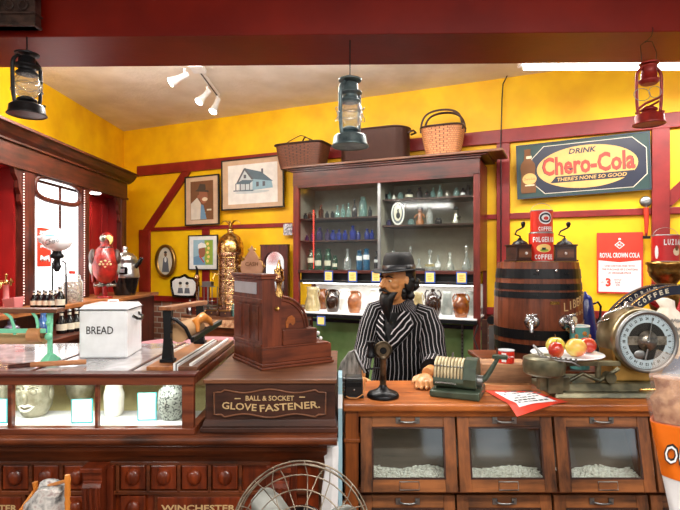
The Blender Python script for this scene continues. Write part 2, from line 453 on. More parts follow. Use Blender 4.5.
def scribble(mb, w, h, at, seed=1):
    """unreadable handwriting-like stroke, as worn or tiny print looks in the photo"""
    r = random.Random(seed); n = 22
    pts = [(at[0]-w/2+w*i/n, at[1], at[2]+(h*.5 if i % 2 else -h*.5)*r.uniform(.3, 1)) for i in range(n+1)]
    mb.tube(pts, max(.0008, h*.08), 5); return mb
# ================================================================== SETTING
HC = 3.0
fl = MB('floor_wood'); fl.box(-6, 6, -4, 6.6, -.1, 0); struct('floor', fl)
ce = MB('ceiling_cream'); ce.box(-6, 6, -4, 6.6, HC, HC+.1); struct('ceiling', ce)
wl = MB('wall_yellow'); wl.box(-2.6, -2.48, 2.7, 6.0, 0, HC)
struct('wall_left', wl)
wf = MB('cream_wall'); wf.box(-6, 6, -4.12, -4, 0, HC); struct('wall_front', wf)
for k_, (xa, xb) in enumerate(((-2.4, -1.4), (-.9, .1), (1.25, 1.85), (2.05, 2.55), (3.9, 4.6))):  # unseen glowing panes, added to give reflections in the bin glass
    sw_ = MB('reflection_glow'); sw_.box(xa, xb, -3.995, -3.98, 1.05, 2.1); struct('window_%d' % (k_+2), sw_)
pn = MB('window_glow'); pn.box(-2.235, -2.22, 3.60, 4.45, 1.205, 2.125)
struct('window_1', pn)
wb = MB('wall_yellow')
s0 = -2.85; s1 = 4.4
wb.at((0, 4.75, 0), WR); wb.box(s0, s1, 0, .12, 1.09, HC); wb.mat('brick_wall'); wb.box(s0, s1, 0, .12, 0, 1.09)
o = struct('wall_back', wb)
# red timber trim on the back wall, all in the wall's own frame
tn = [0]
def trim(sa, sb, za, zb, d=.03, mat='trim_red'):
    tn[0] += 1
    m_ = MB(mat); m_.box(sa, sb, -d, 0, za, zb)
    return struct('trim_%d' % tn[0], m_, (0, 4.75, 0), WR, bv=.004)
sL = W(139, 172)[0]
trim(sL, s1, 2.465, 2.575, .035)                       # long top rail
s_a, s_b = W(141, 250)[0], W(151, 250)[0]
trim(s_a, s_b, 1.13, 1.86, .035)                        # left post
trim(s_b, W(293, 226)[0], 1.842, 1.882, .022)
trim(s_a, W(285, 226)[0], 1.07, 1.13, .03)
trim(W(203, 230)[0], W(210, 230)[0], 1.13, 1.842, .02)
# slanting brace
def brace(p, q, w=.085, d=.03):
    tn[0] += 1
    (sa, za), (sb, zb) = p, q
    dx, dz = sb-sa, zb-za; L = math.hypot(dx, dz); nx, nz = -dz/L*w/2, dx/L*w/2
    m_ = MB('trim_red'); m_.prism([(sa-nx, za-nz), (sb-nx, zb-nz), (sb+nx, zb+nz), (sa+nx, za+nz)], -d, 0)
    struct('trim_%d' % tn[0], m_, (0, 4.75, 0), WR)
brace((W(147, 232)[0], 1.83), (W(190, 176)[0], 2.50))
pr0, pr1 = W(497, 200, 0)[0], W(510, 200, 0)[0]
trim(pr0, pr1, 1.13, 2.465, .035)
trim(W(478, 220)[0], pr0, 1.85, 1.89, .022)
trim(pr1, W(651, 210)[0], 1.845, 1.895, .025)
q0, q1 = W(651, 180)[0], W(669, 180)[0]
trim(q0, q1, 1.13, 2.465, .045)
trim(W(470, 220)[0], s1, 1.07, 1.13, .03)
brace((q1-.02, 1.93), (q1+.5, 2.48))
trim(q1, s1, 1.845, 1.895, .025)
# beam across the room
bm_ = MB('beam_red'); bm_.box(-6, 6, 2.24, 2.59, 2.5, HC); struct('trim_20', bm_, (0, 0, 0), -.019, bv=.004)

# ================================================================== LIGHTS AND CAMERA
def area(name, loc, rot, sx, sy, power, col=(1, .96, .9)):
    l = bpy.data.lights.new(name, 'AREA'); l.shape = 'RECTANGLE'; l.size = sx; l.size_y = sy; l.energy = power; l.color = col
    o = bpy.data.objects.new(name, l); COL.objects.link(o); o.location = loc; o.rotation_euler = rot; return o
def point(name, loc, power, col=(1, .95, .88), r=.03):
    l = bpy.data.lights.new(name, 'POINT'); l.energy = power; l.color = col; l.shadow_soft_size = r
    o = bpy.data.objects.new(name, l); COL.objects.link(o); o.location = loc; return o
def spot(name, loc, to, power, size=1.4, blend=.6, col=(1, .94, .86)):
    l = bpy.data.lights.new(name, 'SPOT'); l.energy = power; l.spot_size = size; l.spot_blend = blend; l.color = col; l.shadow_soft_size = .04
    o = bpy.data.objects.new(name, l); COL.objects.link(o); o.location = loc
    o.rotation_euler = (Vector(to)-Vector(loc)).to_track_quat('-Z', 'Y').to_euler(); return o

# shop fluorescents hanging over the customer side and the clerk side, two unseen ones added there
def tube_fixture(label, c, length, rz, power, zh, hang=HC, up=0):
    t = thing('fluorescent_light', label, 'ceiling light', (c[0], c[1], zh), rz, 'fluorescent tube lights')
    h = MB('plastic_white'); h.box(-length/2, length/2, -.07, .07, .03, .07); obj('housing', h, t, .004)
    g = MB('tube_white'); g.cyl((-length/2+.02, 0, .008), (length/2-.02, 0, .008), .018, n=10); obj('tube', g, t)
    r = MB('steel_dull')
    for sx in (-1, 1): r.cyl((sx*length*.4, 0, .07), (sx*length*.4, 0, hang-zh), .004, n=6)
    obj('hanger', r, t)
    a = area('fluorescent_lamp', (c[0], c[1], zh-.02), (.12 if up else 0, 0, rz), length, .07, power)
    if up: area('fluorescent_lamp', (c[0], c[1], zh+.075), (PI-.75, 0, rz), length, .07, up)  # upward lamp added over the housing to brighten ceiling and back wall
    return t
tube_fixture('long white fluorescent light behind the red beam at the upper right', (2.0, 3.1), 1.8, .0, 30, 2.676, up=3)
tube_fixture('unseen fluorescent light added behind the middle of the red beam', (-.1, 3.05), 1.8, .0, 52, 2.71, up=32)  # fixture out of view, added to brighten the ceiling and back wall
tube_fixture('unseen fluorescent light added behind the left part of the red beam', (-1.7, 3.05), 1.0, .0, 28, 2.71, up=32)  # second added fixture out of view, brightens the left part
tube_fixture('white fluorescent light over the shop floor, nearest the left side', (-3.35, -1.0), 1.15, -.85, 42, 2.66)
tube_fixture('white fluorescent light over the shop floor at the left, nearer the middle', (-2.3, -2.2), 1.15, -.85, 50, 2.66)
tube_fixture('white fluorescent light over the shop floor behind the camera', (.6, .0), 2.4, 0.1, 74, 2.85)
tube_fixture('white fluorescent light over the shop floor, nearest the right side', (2.6, -1.2), 2.4, 0.1, 84, 2.85)

w = bpy.data.worlds.new('World'); scene.world = w; w.use_nodes = True
w.node_tree.nodes['Background'].inputs[0].default_value = (1, .97, .94, 1)
w.node_tree.nodes['Background'].inputs[1].default_value = .42

cam = bpy.data.cameras.new('Camera'); co = bpy.data.objects.new('Camera', cam); COL.objects.link(co)
co.location = (0, 0, EYE); co.rotation_euler = (PI/2, 0, 0)
cam.sensor_width = 36; cam.lens = 36*F/680; cam.shift_y = 7/680; cam.clip_start = .05
scene.camera = co
scene.view_settings.view_transform = 'Standard'; scene.view_settings.look = 'None'
scene.view_settings.gamma = 1; scene.view_settings.exposure = 0.28; scene.view_settings.use_curve_mapping = False

# ================================================================== LEFT BASE COUNTER (carved)
t = thing('shop_counter', 'dark carved wooden shop counter with rows of square bossed panels, at the left', 'counter', (0, 0, 0))
BX0, BX1 = -1.75, -.01
m = MB('cherry_x')
m.box(BX0, BX1, 1.705, 2.42, .885, .92)
m.cyl((BX0, 1.712, .9025), (BX1, 1.712, .9025), .0175, n=12)
obj('counter_top', m, t, .003)
m = MB('cherry_x')
prof = [(1.74, .885), (1.735, .872), (1.75, .862), (1.752, .85), (1.775, .82), (1.785, .80), (1.785, .79), (1.80, .79), (1.80, .885)]
m.prism(prof, BX0, -.045, 'yz'); obj('cornice_moulding', m, t)
m = MB('cherry_panel'); m.box(BX0, -.075, 1.80, 2.38, 0, .885); obj('body', m, t)
m = MB('cherry_x')
zs = [.795, .692, .585, .478]
for z in zs: m.box(BX0, -.09, 1.783, 1.80, z-.007, z+.007)
m.box(BX0, -.075, 1.775, 1.80, 0, .12)
cols = []
x = X(0, 1.78)-.0
starts = [X(118, 1.79)+i*.1075 for i in range(4)]
lefts = [X(-30, 1.79)+i*.1075 for i in range(5)]
for xs in starts+[starts[-1]+.1075]: m.box(xs-.006, xs+.006, 1.783, 1.80, .692, .795)
for xs in lefts: m.box(xs-.006, xs+.006, 1.783, 1.80, .692, .795)
obj('rail', m, t, .002)
for xs in starts+lefts[:4]:
    for z0 in (.699,) :
        c = xs+.0537
        b_ = MB('cherry_panel')
        b_.box(c-.044, c+.044, 1.786, 1.80, z0+.004, z0+.088)
        b_.ball((c, 1.787, z0+.048), (.026, .018, .03), 14, 10)
        obj('bossed_panel', b_, t, .003)
# lower row: bosses at the ends, sign drawer between
for c in (starts[0]+.0537, lefts[3]+.0537, lefts[2]+.0537):
    b_ = MB('cherry_panel'); b_.box(c-.044, c+.044, 1.786, 1.80, .595, .68); b_.ball((c, 1.787, .637), (.026, .018, .03), 14, 10)
    obj('bossed_panel', b_, t, .003)
for (xa, xb) in ((X(158, 1.79), X(240, 1.79)), (X(-50, 1.79), X(22, 1.79))):
    dr = MB('cherry_x'); dr.box(xa-.012, xb+.012, 1.788, 1.80, .575, .69); dr.mat('cherry_panel').box(xa, xb, 1.783, 1.79, .587, .676)
    d_ = obj('drawer', dr, t, .002)
    tx = MB('letter_gold')
    text(tx, 'WINCHESTER', (xb-xa)*.9, .022, ((xa+xb)/2, 1.782, .640), 'letter_gold', bold=.02)
    obj('lettering', tx, d_)
def corbel(c, w, top):
    m = MB('cherry_z')
    pr = [(1.80, top), (1.735, top), (1.735, top-.03), (1.738, top-.036), (1.730, top-.042), (1.724, top-.055), (1.722, top-.075), (1.726, top-.11), (1.738, top-.17), (1.758, top-.25), (1.77, top-.33), (1.80, top-.33)]
    m.prism(pr, c-w/2, c+w/2, 'yz')
    for k in (-1, 0, 1):
        m.tube([(c+k*w*.3, y-.002, z) for y, z in pr[5:11]], .006, 6)
    m.box(c-w*.62, c+w*.62, 1.722, 1.80, top-.004, top+.012)
    m.box(c-w*.85, c-w*.5, 1.77, 1.80, .0, top); m.box(c+w*.5, c+w*.85, 1.77, 1.80, .0, top)
    obj('corbel', m, t, .002)
corbel(X(96, 1.76), .062, .79); corbel(X(281, 1.76), .062, .79)
m = MB('cherry_panel')
for xs in (starts[0]+.0, starts[-1]+.0):
    pass

# ================================================================== GLASS SHOWCASE on it
t = thing('display_case', 'long wooden framed glass display case lit inside, on the left counter', 'display case', (0, 0, .92))
SX0, SX1, SY0, SY1, SH = -1.72, -.487, 1.715, 2.39, .20
fr = MB('case_wood_front')
fr.box(SX0, SX1, SY0-.012, SY0+.03, .168, SH); fr.box(SX0, SX1, SY0-.006, SY0+.03, 0, .022)
fr.box(SX0, SX1, SY1-.03, SY1, .165, SH); fr.box(SX0, SX1, SY1-.03, SY1, 0, .022)
fr.box(SX1-.03, SX1, SY0+.03, SY1, .168, SH); fr.box(SX1-.03, SX1, SY0+.03, SY1, 0, .022)
fr.box(SX0, SX0+.03, SY0+.03, SY1, .168, SH)
for px, w_ in ((10, .014), (96.5, .010), (188, .04)):
    xx = X(px, SY0); fr.box(xx-w_/2, xx+w_/2, SY0-.004, SY0+.02, .022, .168)
fr.box(SX1-.04, SX1, SY1-.04, SY1, .02, .168); fr.box(SX0, SX0+.04, SY1-.04, SY1, .02, .168)
obj('frame', fr, t, .003)
g = MB('pane'); g.box(SX0, SX1-.01, SY0+.010, SY0+.013, .022, .168); obj('front_glass', g, t)
g = MB('pane'); g.box(SX1-.016, SX1-.013, SY0+.03, SY1-.03, .022, .168); obj('side_glass', g, t)
g = MB('glass_top_sheen'); g.box(SX0+.03, SX1-.03, SY0+.02, SY1-.02, SH-.006, SH+.002); obj('top_slab', g, t)
g = MB('mahogany_x'); g.box(SX0, SX1+.008, SY0-.02, SY0+.03, SH-.003, SH+.009); obj('top_edge', g, t, .004)
g = MB('white'); g.box(SX0+.03, SX1-.03, SY0+.015, SY0+.24, .001, .010); g.mat('yellow_cloth').box(SX0+.03, SX1-.03, SY0+.24, SY1-.03, .001, .010); obj('shelf', g, t)
g = MB('brown_paper'); g.box(SX0, SX1-.02, SY1-.035, SY1-.03, .01, .17); obj('back_panel', g, t)
g = MB('mahogany')
for px in (32, 130, 165): # dark joints running back over the top
    xx = X(px, SY0+.05); g.box(xx-.006, xx+.006, SY0+.03, SY1, SH+.002, SH+.005)
obj('joint_strip', g, t)
g = MB('led_strip'); g.box(SX0+.05, SX1-.05, SY0+.034, SY0+.044, .170, .176); obj('light_strip', g, t)
area('showcase_lamp', ((SX0+SX1)/2, SY0+.06, .92+.165), (.35, 0, 0), 1.1, .03, 2.2, (1, .98, .94))

# things inside it
zi = .931
def face_jug(label, px, Y, r, h, mat, features=True):
    t = thing('face_jug', label, 'jug', (X(px, Y), Y, zi), 0)
    m = MB(mat); m.lathe([(r*.62, 0), (r*.9, h*.2), (r, h*.5), (r*.92, h*.78), (r*.6, h*.93), (r*.45, h), (r*.38, h), (r*.5, h*.9)], 24)
    obj('pot', m, t)
    if features:
        f = MB(mat)
        f.ball((0, -r*1.0, h*.52), (r*.16, r*.2, h*.13)); f.ball((-r*.4, -r*.86, h*.66), (r*.2, r*.14, h*.08)); f.ball((r*.4, -r*.86, h*.66), (r*.2, r*.14, h*.08))
        f.tube([(-r*.62, -r*.72, h*.76), (-r*.4, -r*.9, h*.8), (-r*.1, -r*.98, h*.76)], r*.08, 6); f.tube([(r*.62, -r*.72, h*.76), (r*.4, -r*.9, h*.8), (r*.1, -r*.98, h*.76)], r*.08, 6)
        f.ball((-r*1.0, -.0, h*.55), (r*.1, r*.22, h*.16)); f.ball((r*1.0, 0, h*.55), (r*.1, r*.22, h*.16))
        obj('face', f, t)
        l = MB('clay_pale'); l.tube([(-r*.42, -r*.84, h*.3), (-r*.15, -r*1.0, h*.34), (0, -r*1.02, h*.31), (r*.15, -r*1.0, h*.34), (r*.42, -r*.84, h*.3), (r*.2, -r*.97, h*.22), (0, -r*1.0, h*.2), (-r*.2, -r*.97, h*.22)], r*.08, 6, closed=True)
        obj('mouth', l, t)
    return t
face_jug('grey and olive clay face jug with white lips inside the display case', 35, 1.90, .062, .148, 'clay_silver')
face_jug('grey clay face jug cut by the left edge of the photo, in display case', 0, 1.93, .05, .14, 'clay_silver')
m = MB('clay_pale'); m.lathe([(.028, 0), (.034, .01), (.036, .08), (.03, .10), (.026, .14), (.022, .145), (.022, .13)], 20); solo('jar', m, 'pale pinkish clay jar with straight sides in the display case', 'jar', (X(114, 1.9), 1.9, zi))
m = MB('clay_speckled'); m.lathe([(.034, 0), (.048, .03), (.052, .07), (.046, .105), (.03, .12), (.026, .145), (.022, .145), (.022, .12)], 24); solo('jar', m, 'black and grey speckled clay jar at the right end of the display case', 'jar', (X(172, 1.86), 1.86, zi))
t = thing('bowl', 'clay bowl with a white rim behind a turquoise edged card', 'bowl', (X(81, 2.06), 2.06, zi))
m = MB('clay_silver'); m.lathe([(.03, 0), (.05, .04), (.062, .10), (.058, .10), (.045, .05), (.02, .02)], 24); obj('body', m, t)
m = MB('white'); m.lathe([(.058, .096), (.066, .10), (.066, .106), (.056, .104)], 24, caps=False); obj('rim', m, t)
def card(label, px, Y, w_, h_, rz, group='turquoise edged price cards'):
    t = thing('price_card', label, 'card', (X(px, Y), Y, zi), rz, group)
    m = MB('turquoise'); m.box(-w_/2, w_/2, 0, .002, 0, h_); obj('card', m, t)
    m = MB('paper_white'); m.box(-w_/2+.004, w_/2-.004, -.001, .0, .005, h_-.002); obj('paper', m, t)
card('white card with turquoise border in front of the white rimmed bowl', 82, 1.80, .072, .085, .12)
card('white card with turquoise border between the pink jar and speckled jar', 147, 1.83, .066, .10, .1)
card('white card with turquoise border at the left edge of the display case', -3, 1.80, .07, .085, .1)

# things on top of it
ZT = 1.1225
t = thing('bread_box', 'white enamel bread box with a lid and the word BREAD', 'bread box', (X(103, 2.0), 2.0, ZT))
hx = .095
m = MB('enamel_white'); m.hexa([(-hx, 0, 0), (hx, 0, 0), (hx-.024, .21, 0), (-hx-.024, .21, 0), (-hx, 0, .19), (hx, 0, .19), (hx-.024, .21, .19), (-hx-.024, .21, .19)]); obj('box', m, t, .008)
m = MB('enamel_white'); m.hexa([(-hx-.003, -.003, .19), (hx+.003, -.003, .19), (hx-.021, .213, .19), (-hx-.027, .213, .19), (-hx+.01, .02, .208), (hx-.012, .02, .208), (hx-.03, .195, .208), (-hx-.01, .195, .208)])
lid = obj('lid', m, t, .004)
m = MB('navy'); m.tube([(-hx-.004, -.004, .19), (hx+.004, -.004, .19), (hx-.020, .214, .19), (-hx-.028, .214, .19)], .0022, 6, closed=True); obj('rim', m, lid)
m = MB('enamel_white'); m.tube([(-.03, .11, .207), (-.028, .11, .220), (.010, .11, .220), (.012, .11, .207)], .004, 8); obj('lid_handle', m, lid)
m = MB('black_gloss'); m.tube([(hx-.008, .07, .160), (hx+.010, .075, .148), (hx+.012, .11, .142), (hx+.004, .15, .150), (hx-.018, .155, .165)], .006, 8); obj('side_handle', m, t)
m = MB('ink_black'); text(m, 'BREAD', .105, .030, (-.012, -.0015, .11), 'ink_black'); obj('lettering', m, t)

# green paper cutter (left)
t = thing('paper_cutter', 'mint green cast iron paper roll cutter with a wooden bar, by the bread box', 'paper cutter', (X(50, 1.93), 1.93, ZT))
def stand(mb, x, h, y=0, w=.013):
    mb.prism([(x-w*.5, .02), (x-w*.35, h*.5), (x-w*.6, h), (x+w*.6, h), (x+w*.35, h*.5), (x+w*.5, .02)], y-.009, y+.009)
    mb.hexa([(x-.016, y-.055, 0), (x+.016, y-.055, 0), (x+.016, y+.055, 0), (x-.016, y+.055, 0), (x-.011, y-.012, .03), (x+.011, y-.012, .03), (x+.011, y+.012, .03), (x-.011, y+.012, .03)])
    mb.ball((x, y-.01, h*.52), .014, 10, 8); mb.ball((x, y-.01, h*.8), .01, 10, 8)
m = MB('cast_green'); stand(m, 0, .185); obj('stand', m, t, .002)
m = MB('cast_green'); stand(m, -.52, .185); obj('stand', m, t, .002)
m = MB('cast_green'); m.box(-.54, -.005, -.03, -.015, .112, .128); m.tube([(-.16, -.02, .19), (-.135, -.02, .17), (-.125, -.02, .14), (-.12, -.02, .105)], .006, 8); m.tube([(-.055, -.02, .19), (-.04, -.02, .17), (-.034, -.02, .14), (-.036, -.02, .105)], .006, 8); obj('cutter_bar', m, t, .002)
m = MB('lid_wood'); m.box(-.56, .042, -.03, .03, .187, .203); obj('top_bar', m, t, .003)
m = MB('light_wood'); m.cyl((-.065, -.02, .104), (-.020, -.02, .104), .026, .026, n=20); m.mat('brown_print').cyl((-.0205, -.02, .104), (-.012, -.02, .104), .012, n=12); obj('roller_end', m, t)
m = MB('brown_paper'); m.cyl((-.51, .02, .085), (-.03, .02, .085), .022, n=20); obj('paper_roll', m, t)
# wooden stick
m = MB('roller_wood'); p0 = Vector((0, 0, .0)); m.cyl((-.105, -.025, .010), (.065, .03, .010), .0095, .0095, n=12); m.mat('mahogany').cyl((-.17, -.046, .0075), (-.105, -.025, .010), .007, .009, n=12)
solo('rolling_stick', m, 'wooden rod with a dark handle lying on the display case', 'stick', (X(61, 1.82), 1.84, ZT+.0015))
# sloping boards and chrome rails at the right end of the case top
t = thing('slatted_rack', 'wooden boards with two shiny metal rails lying over the right end of display case', 'rack', (0, 0, ZT+.003))
m = MB('cutter_wood'); m.hexa([(-.665, 1.75, 0), (-.575, 1.75, 0), (-.565, 2.36, 0), (-.655, 2.36, 0), (-.665, 1.75, .016), (-.575, 1.75, .016), (-.565, 2.36, .016), (-.655, 2.36, .016)]); obj('board', m, t, .002)
m = MB('dark_plank'); m.box(-.556, -.49, 1.75, 2.36, .0, .015); obj('board', m, t, .002)
m = MB('plastic_white'); m.box(-.574, -.566, 1.755, 2.3, .0, .026); m.mat('iron_black').box(-.566, -.562, 1.755, 2.3, 0, .024); m.mat('plastic_white').box(-.562, -.557, 1.755, 2.3, .0, .022); obj('rail', m, t)
m = MB('plastic_white'); m.box(-.520, -.510, 1.76, 2.34, .0155, .024); obj('rail', m, t)
# black iron paper cutter
ZB = ZT+.0165
t = thing('paper_cutter', 'black cast iron paper roll cutter with a brown paper roll and long wooden bar', 'paper cutter', (-.617, 1.83, ZB+.0031))
def istand(mb, x, y, h):
    mb.prism([(x-.020, .0), (x-.012, h*.5), (x-.016, h), (x+.016, h), (x+.012, h*.5), (x+.020, .0)], y-.011, y+.011)
    mb.box(x-.024, x+.024, y-.02, y+.02, 0, .012)
    for k in range(6): mb.ball((x+.013, y-.008, .03+k*h*.14), .005, 6, 5)
m = MB('iron_black'); istand(m, 0, 0, .185); obj('stand', m, t, .002)
m = MB('iron_black'); istand(m, 0, .42, .165); m.mat('steel').hexa([(-.01, .4, .03), (.01, .4, .03), (.008, .402, .03), (-.008, .402, .03), (-.007, .4, .1), (.007, .4, .1), (.006, .402, .1), (-.006, .402, .1)]); obj('stand', m, t, .002)
m = MB('cutter_wood'); m.hexa([(-.024, -.03, .186), (.022, -.03, .186), (.020, .47, .166), (-.022, .47, .166), (-.024, -.03, .20), (.022, -.03, .20), (.020, .47, .184), (-.022, .47, .184)]); obj('top_bar', m, t, .003)
m = MB('brown_paper'); m.cyl((.03, .03, .10), (.03, .25, .098), .036, .036, n=22); obj('paper_roll', m, t)
m = MB('iron_black'); m.hexa([(.075, .02, .065), (.085, .02, .065), (.10, .40, .085), (.09, .40, .085), (.072, .02, .085), (.088, .02, .085), (.103, .40, .105), (.087, .40, .105)]); m.tube([(.0, .0, .16), (.03, -.0, .15), (.06, .01, .12), (.075, .02, .08)], .007, 8); obj('cutter_blade', m, t, .001)
m = MB('pine'); m.tube([(.075, .12, .09), (.06, .14, .125), (.07, .2, .138), (.085, .24, .12), (.092, .26, .1)], [.006, .016, .02, .014, .006], 10); obj('paper_end', m, t)

# ================================================================== GLOVE FASTENER BOX + CASH REGISTER
t = thing('advertising_box', 'dark brown wooden box lettered BALL & SOCKET GLOVE FASTENER under the cash register', 'box', (-.239, 1.745, .92))
m = MB('brown_box_wood'); m.box(-.222, .222, 0, .555, .03, .165); obj('box', m, t, .003)
m = MB('brown_box_wood')
m.hexa([(-.236, -.016, 0), (.232, -.016, 0), (.232, .56, 0), (-.236, .56, 0), (-.236, -.016, .018), (.232, -.016, .018), (.232, .56, .018), (-.236, .56, .018)])
m.hexa([(-.232, -.01, .018), (.228, -.01, .018), (.228, .556, .018), (-.232, .556, .018), (-.224, -.003, .042), (.224, -.003, .042), (.224, .556, .042), (-.224, .556, .042)]); obj('plinth', m, t, .003)
m = MB('lid_wood'); m.box(-.228, .228, -.008, .56, .165, .180); obj('lid', m, t, .003)
m = MB('brown_box_wood')
pl = []
def edge(xx): # wavy plaque outline, upper half
    return .042+.006*math.cos(xx/.195*PI*2.2)-(.010 if abs(xx) > .16 else 0)
N_ = 32
up = [(-.19+.38*i/N_, .098+edge(-.19+.38*i/N_)) for i in range(N_+1)]; dn = [(x_, .196-z_) for x_, z_ in reversed(up)]
m.prism(up+dn, -.006, 0)
pq = obj('plaque', m, t)
m = MB('lid_wood'); m.tube([(x_, -.007, z_) for x_, z_ in up+dn], .0034, 6, closed=True)
obj('plaque_border', m, pq)
m = MB('letter_gold')
text(m, 'BALL & SOCKET', .165, .017, (.0, -.008, .116), 'letter_gold', bold=.012)
gl = 'GLOVE FASTENER.'
text(m, 'GLOVE', .118, .024, (-.104, -.008, .088), 'letter_gold', bold=.012, rot=-.07)
text(m, 'FASTENER.', .205, .024, (.068, -.008, .088), 'letter_gold', bold=.012, rot=.07)
m.box(-.12, -.10, -.008, -.006, .113, .116); m.box(.10, .12, -.008, -.006, .118, .121)
obj('lettering', m, pq)

RR = math.radians(32.5)
t = thing('cash_register', 'antique brown wooden cash register with curved key side and crest on top', 'cash register', (-.286, 1.875, 1.1005), RR)
W0, W1 = 0, .285
m = MB('register_wood'); m.box(-.006, .308, -.006, .291, 0, .010); m.box(-.002, .303, -.002, .287, .010, .022); obj('base', m, t, .003)
m = MB('register_wood'); m.box(0, .298, W0, W1, .022, .078); obj('drawer', m, t, .003)
m = MB('register_wood'); m.box(-.003, .285, -.004, W1+.004, .078, .084); obj('drawer_top', m, t, .002)
m = MB('register_wood_z'); m.prism([(0, .084), (0, .335), (.05, .335), (.052, .29), (.058, .272), (.078, .262), (.078, .084)], W0, W1)
bd = obj('body', m, t, .002)
m = MB('register_wood')   # rear panels facing left
for y0, y1 in ((.03, .09), (.115, .17), (.195, .255)): m.box(-.003, .0, y0, y1, .105, .235)
m.box(-.006, 0, -.0, W1, .245, .262); m.box(-.004, 0, -.0, W1, .084, .095)
obj('back_panel', m, bd, .002)
m = MB('tin_silver'); m.box(-.004, .0, .05, .27, .278, .322); obj('indicator_window', m, bd, .001)
m = MB('register_wood'); m.box(-.006, .054, -.006, W1+.004, .335, .345); m.box(-.010, .058, -.010, W1+.006, .345, .356); obj('cap', m, t, .003)
arc = [(.078, .084), (.078, .262)]+[(.07+.118*math.sin(a), .145+.118*math.cos(a)) for a in [i*PI/2/12 for i in range(1, 13)]]+[(.188, .084)]
m = MB('register_wood'); m.prism(arc, W0+.006, W1-.006); cv = obj('curved_case', m, t)
m = MB('register_wood_z')
ar2 = [(.07+.122*math.sin(a), .004, .147+.122*math.cos(a)) for a in [i*PI/2/14 for i in range(1, 15)]]
m.tube(ar2, .005, 6); m.tube([(x_*.88+.01, y_, z_*.9+.012) for x_, y_, z_ in ar2], .003, 6); obj('arch_moulding', m, cv)
m = MB('oak_x'); m.prism([(.100, .150), (.098, .172), (.108, .190), (.124, .196), (.136, .186), (.138, .168), (.128, .158), (.118, .168), (.110, .164), (.108, .150)], .003, .007); obj('maker_emblem', m, cv)
m = MB('register_wood'); m.box(.085, .232, -.001, W1+.001, .084, .142); obj('key_box', m, t, .003)
m = MB('black_gloss')
for k in range(9):
    for r_ in range(2): m.cyl((.232+r_*.012, .03+k*.03, .10+r_*.008), (.252+r_*.012, .03+k*.03, .116-r_*.022), .0025, n=6); m.mat('white').ball((.254+r_*.012, .03+k*.03, .116-r_*.022), .008, 8, 6); m.mat('black_gloss')
obj('keys', m, t)
m = MB('brass_old'); m.ball((.058, -.004, .225), .009, 10, 8); m.tube([(.058, -.004, .225), (.055, -.02, .228)], .004, 8); obj('crank_knob', m, t)
# crest on the cap
m = MB('bronze_gold')
cr = [(-.048, 0), (-.055, .02), (-.05, .045), (-.035, .05), (-.03, .062), (-.012, .085), (0, .108), (.012, .085), (.03, .062), (.035, .05), (.05, .045), (.055, .02), (.048, 0)]
m.at((.02, .145, .3565), -RR-.0); m.mat('crest_wood').prism([(a*.8, b_) for a, b_ in cr], -.004, .004)
m.mat('brass_old'); m.tube([(a*.8, 0, b_) for a, b_ in cr], .003, 6)
for a, b_ in cr[1:-1:2]: m.ball((a*.86, 0, b_+.006), .006, 8, 6)
c_ = obj('crest_sign', m, t)
m = MB('ink_black'); m.at((.02, .145, .3565), -RR); text(m, 'CASH', .05, .016, (0, -.0055, .035), 'brown_print', bold=.02); obj('lettering', m, c_)

# ================================================================== RIGHT COUNTER with tilt-out bins
CY = 1.965
t = thing('candy_counter', 'wooden store counter with glass fronted tilt-out bins, at the right', 'counter', (0, 0, 0))
m = MB('oak_x'); m.box(.0115, 1.62, CY, 2.37, .922, .95); obj('counter_top', m, t, .006)
m = MB('oak_x'); m.box(.03, 1.61, CY+.03, 2.35, .895, .922); obj('top_rail', m, t, .002)
m = MB('oak_z'); m.box(.02, .072, CY+.015, CY+.09, 0, .922); m.box(.014, .078, CY+.008, CY+.09, .80, .815); obj('corner_post', m, t, .003)
m = MB('oak_z'); m.box(.02, .036, CY+.09, 2.35, 0, .895); m.box(1.60, 1.616, CY+.05, 2.35, 0, .895); obj('end_panel', m, t)
m = MB('black'); m.box(.036, 1.60, 2.30, 2.345, .02, .895); m.box(.036, 1.6, CY+.1, 2.34, .0, .02); obj('back_panel', m, t)
m = MB('cherry_x')
for z in (.60, .285): m.box(.072, 1.60, CY+.045, CY+.09, z-.012, z+.012)
obj('rail', m, t, .002)
m = MB('cherry_x'); m.box(.072, 1.6, CY+.05, CY+.08, .02, .10); obj('kick_board', m, t)
xs = [(.080, .452), (.460, .832), (.842, 1.212), (1.222, 1.592)]
for xa, xb in xs: pass
m = MB('cherry_z')
for a_ in (.456, .837, 1.217): m.box(a_-.005, a_+.005, CY+.085, 2.3, .02, .895)
obj('divider', m, t)
fills = [['bean_white'], ['bean_white'], ['bean_white']]
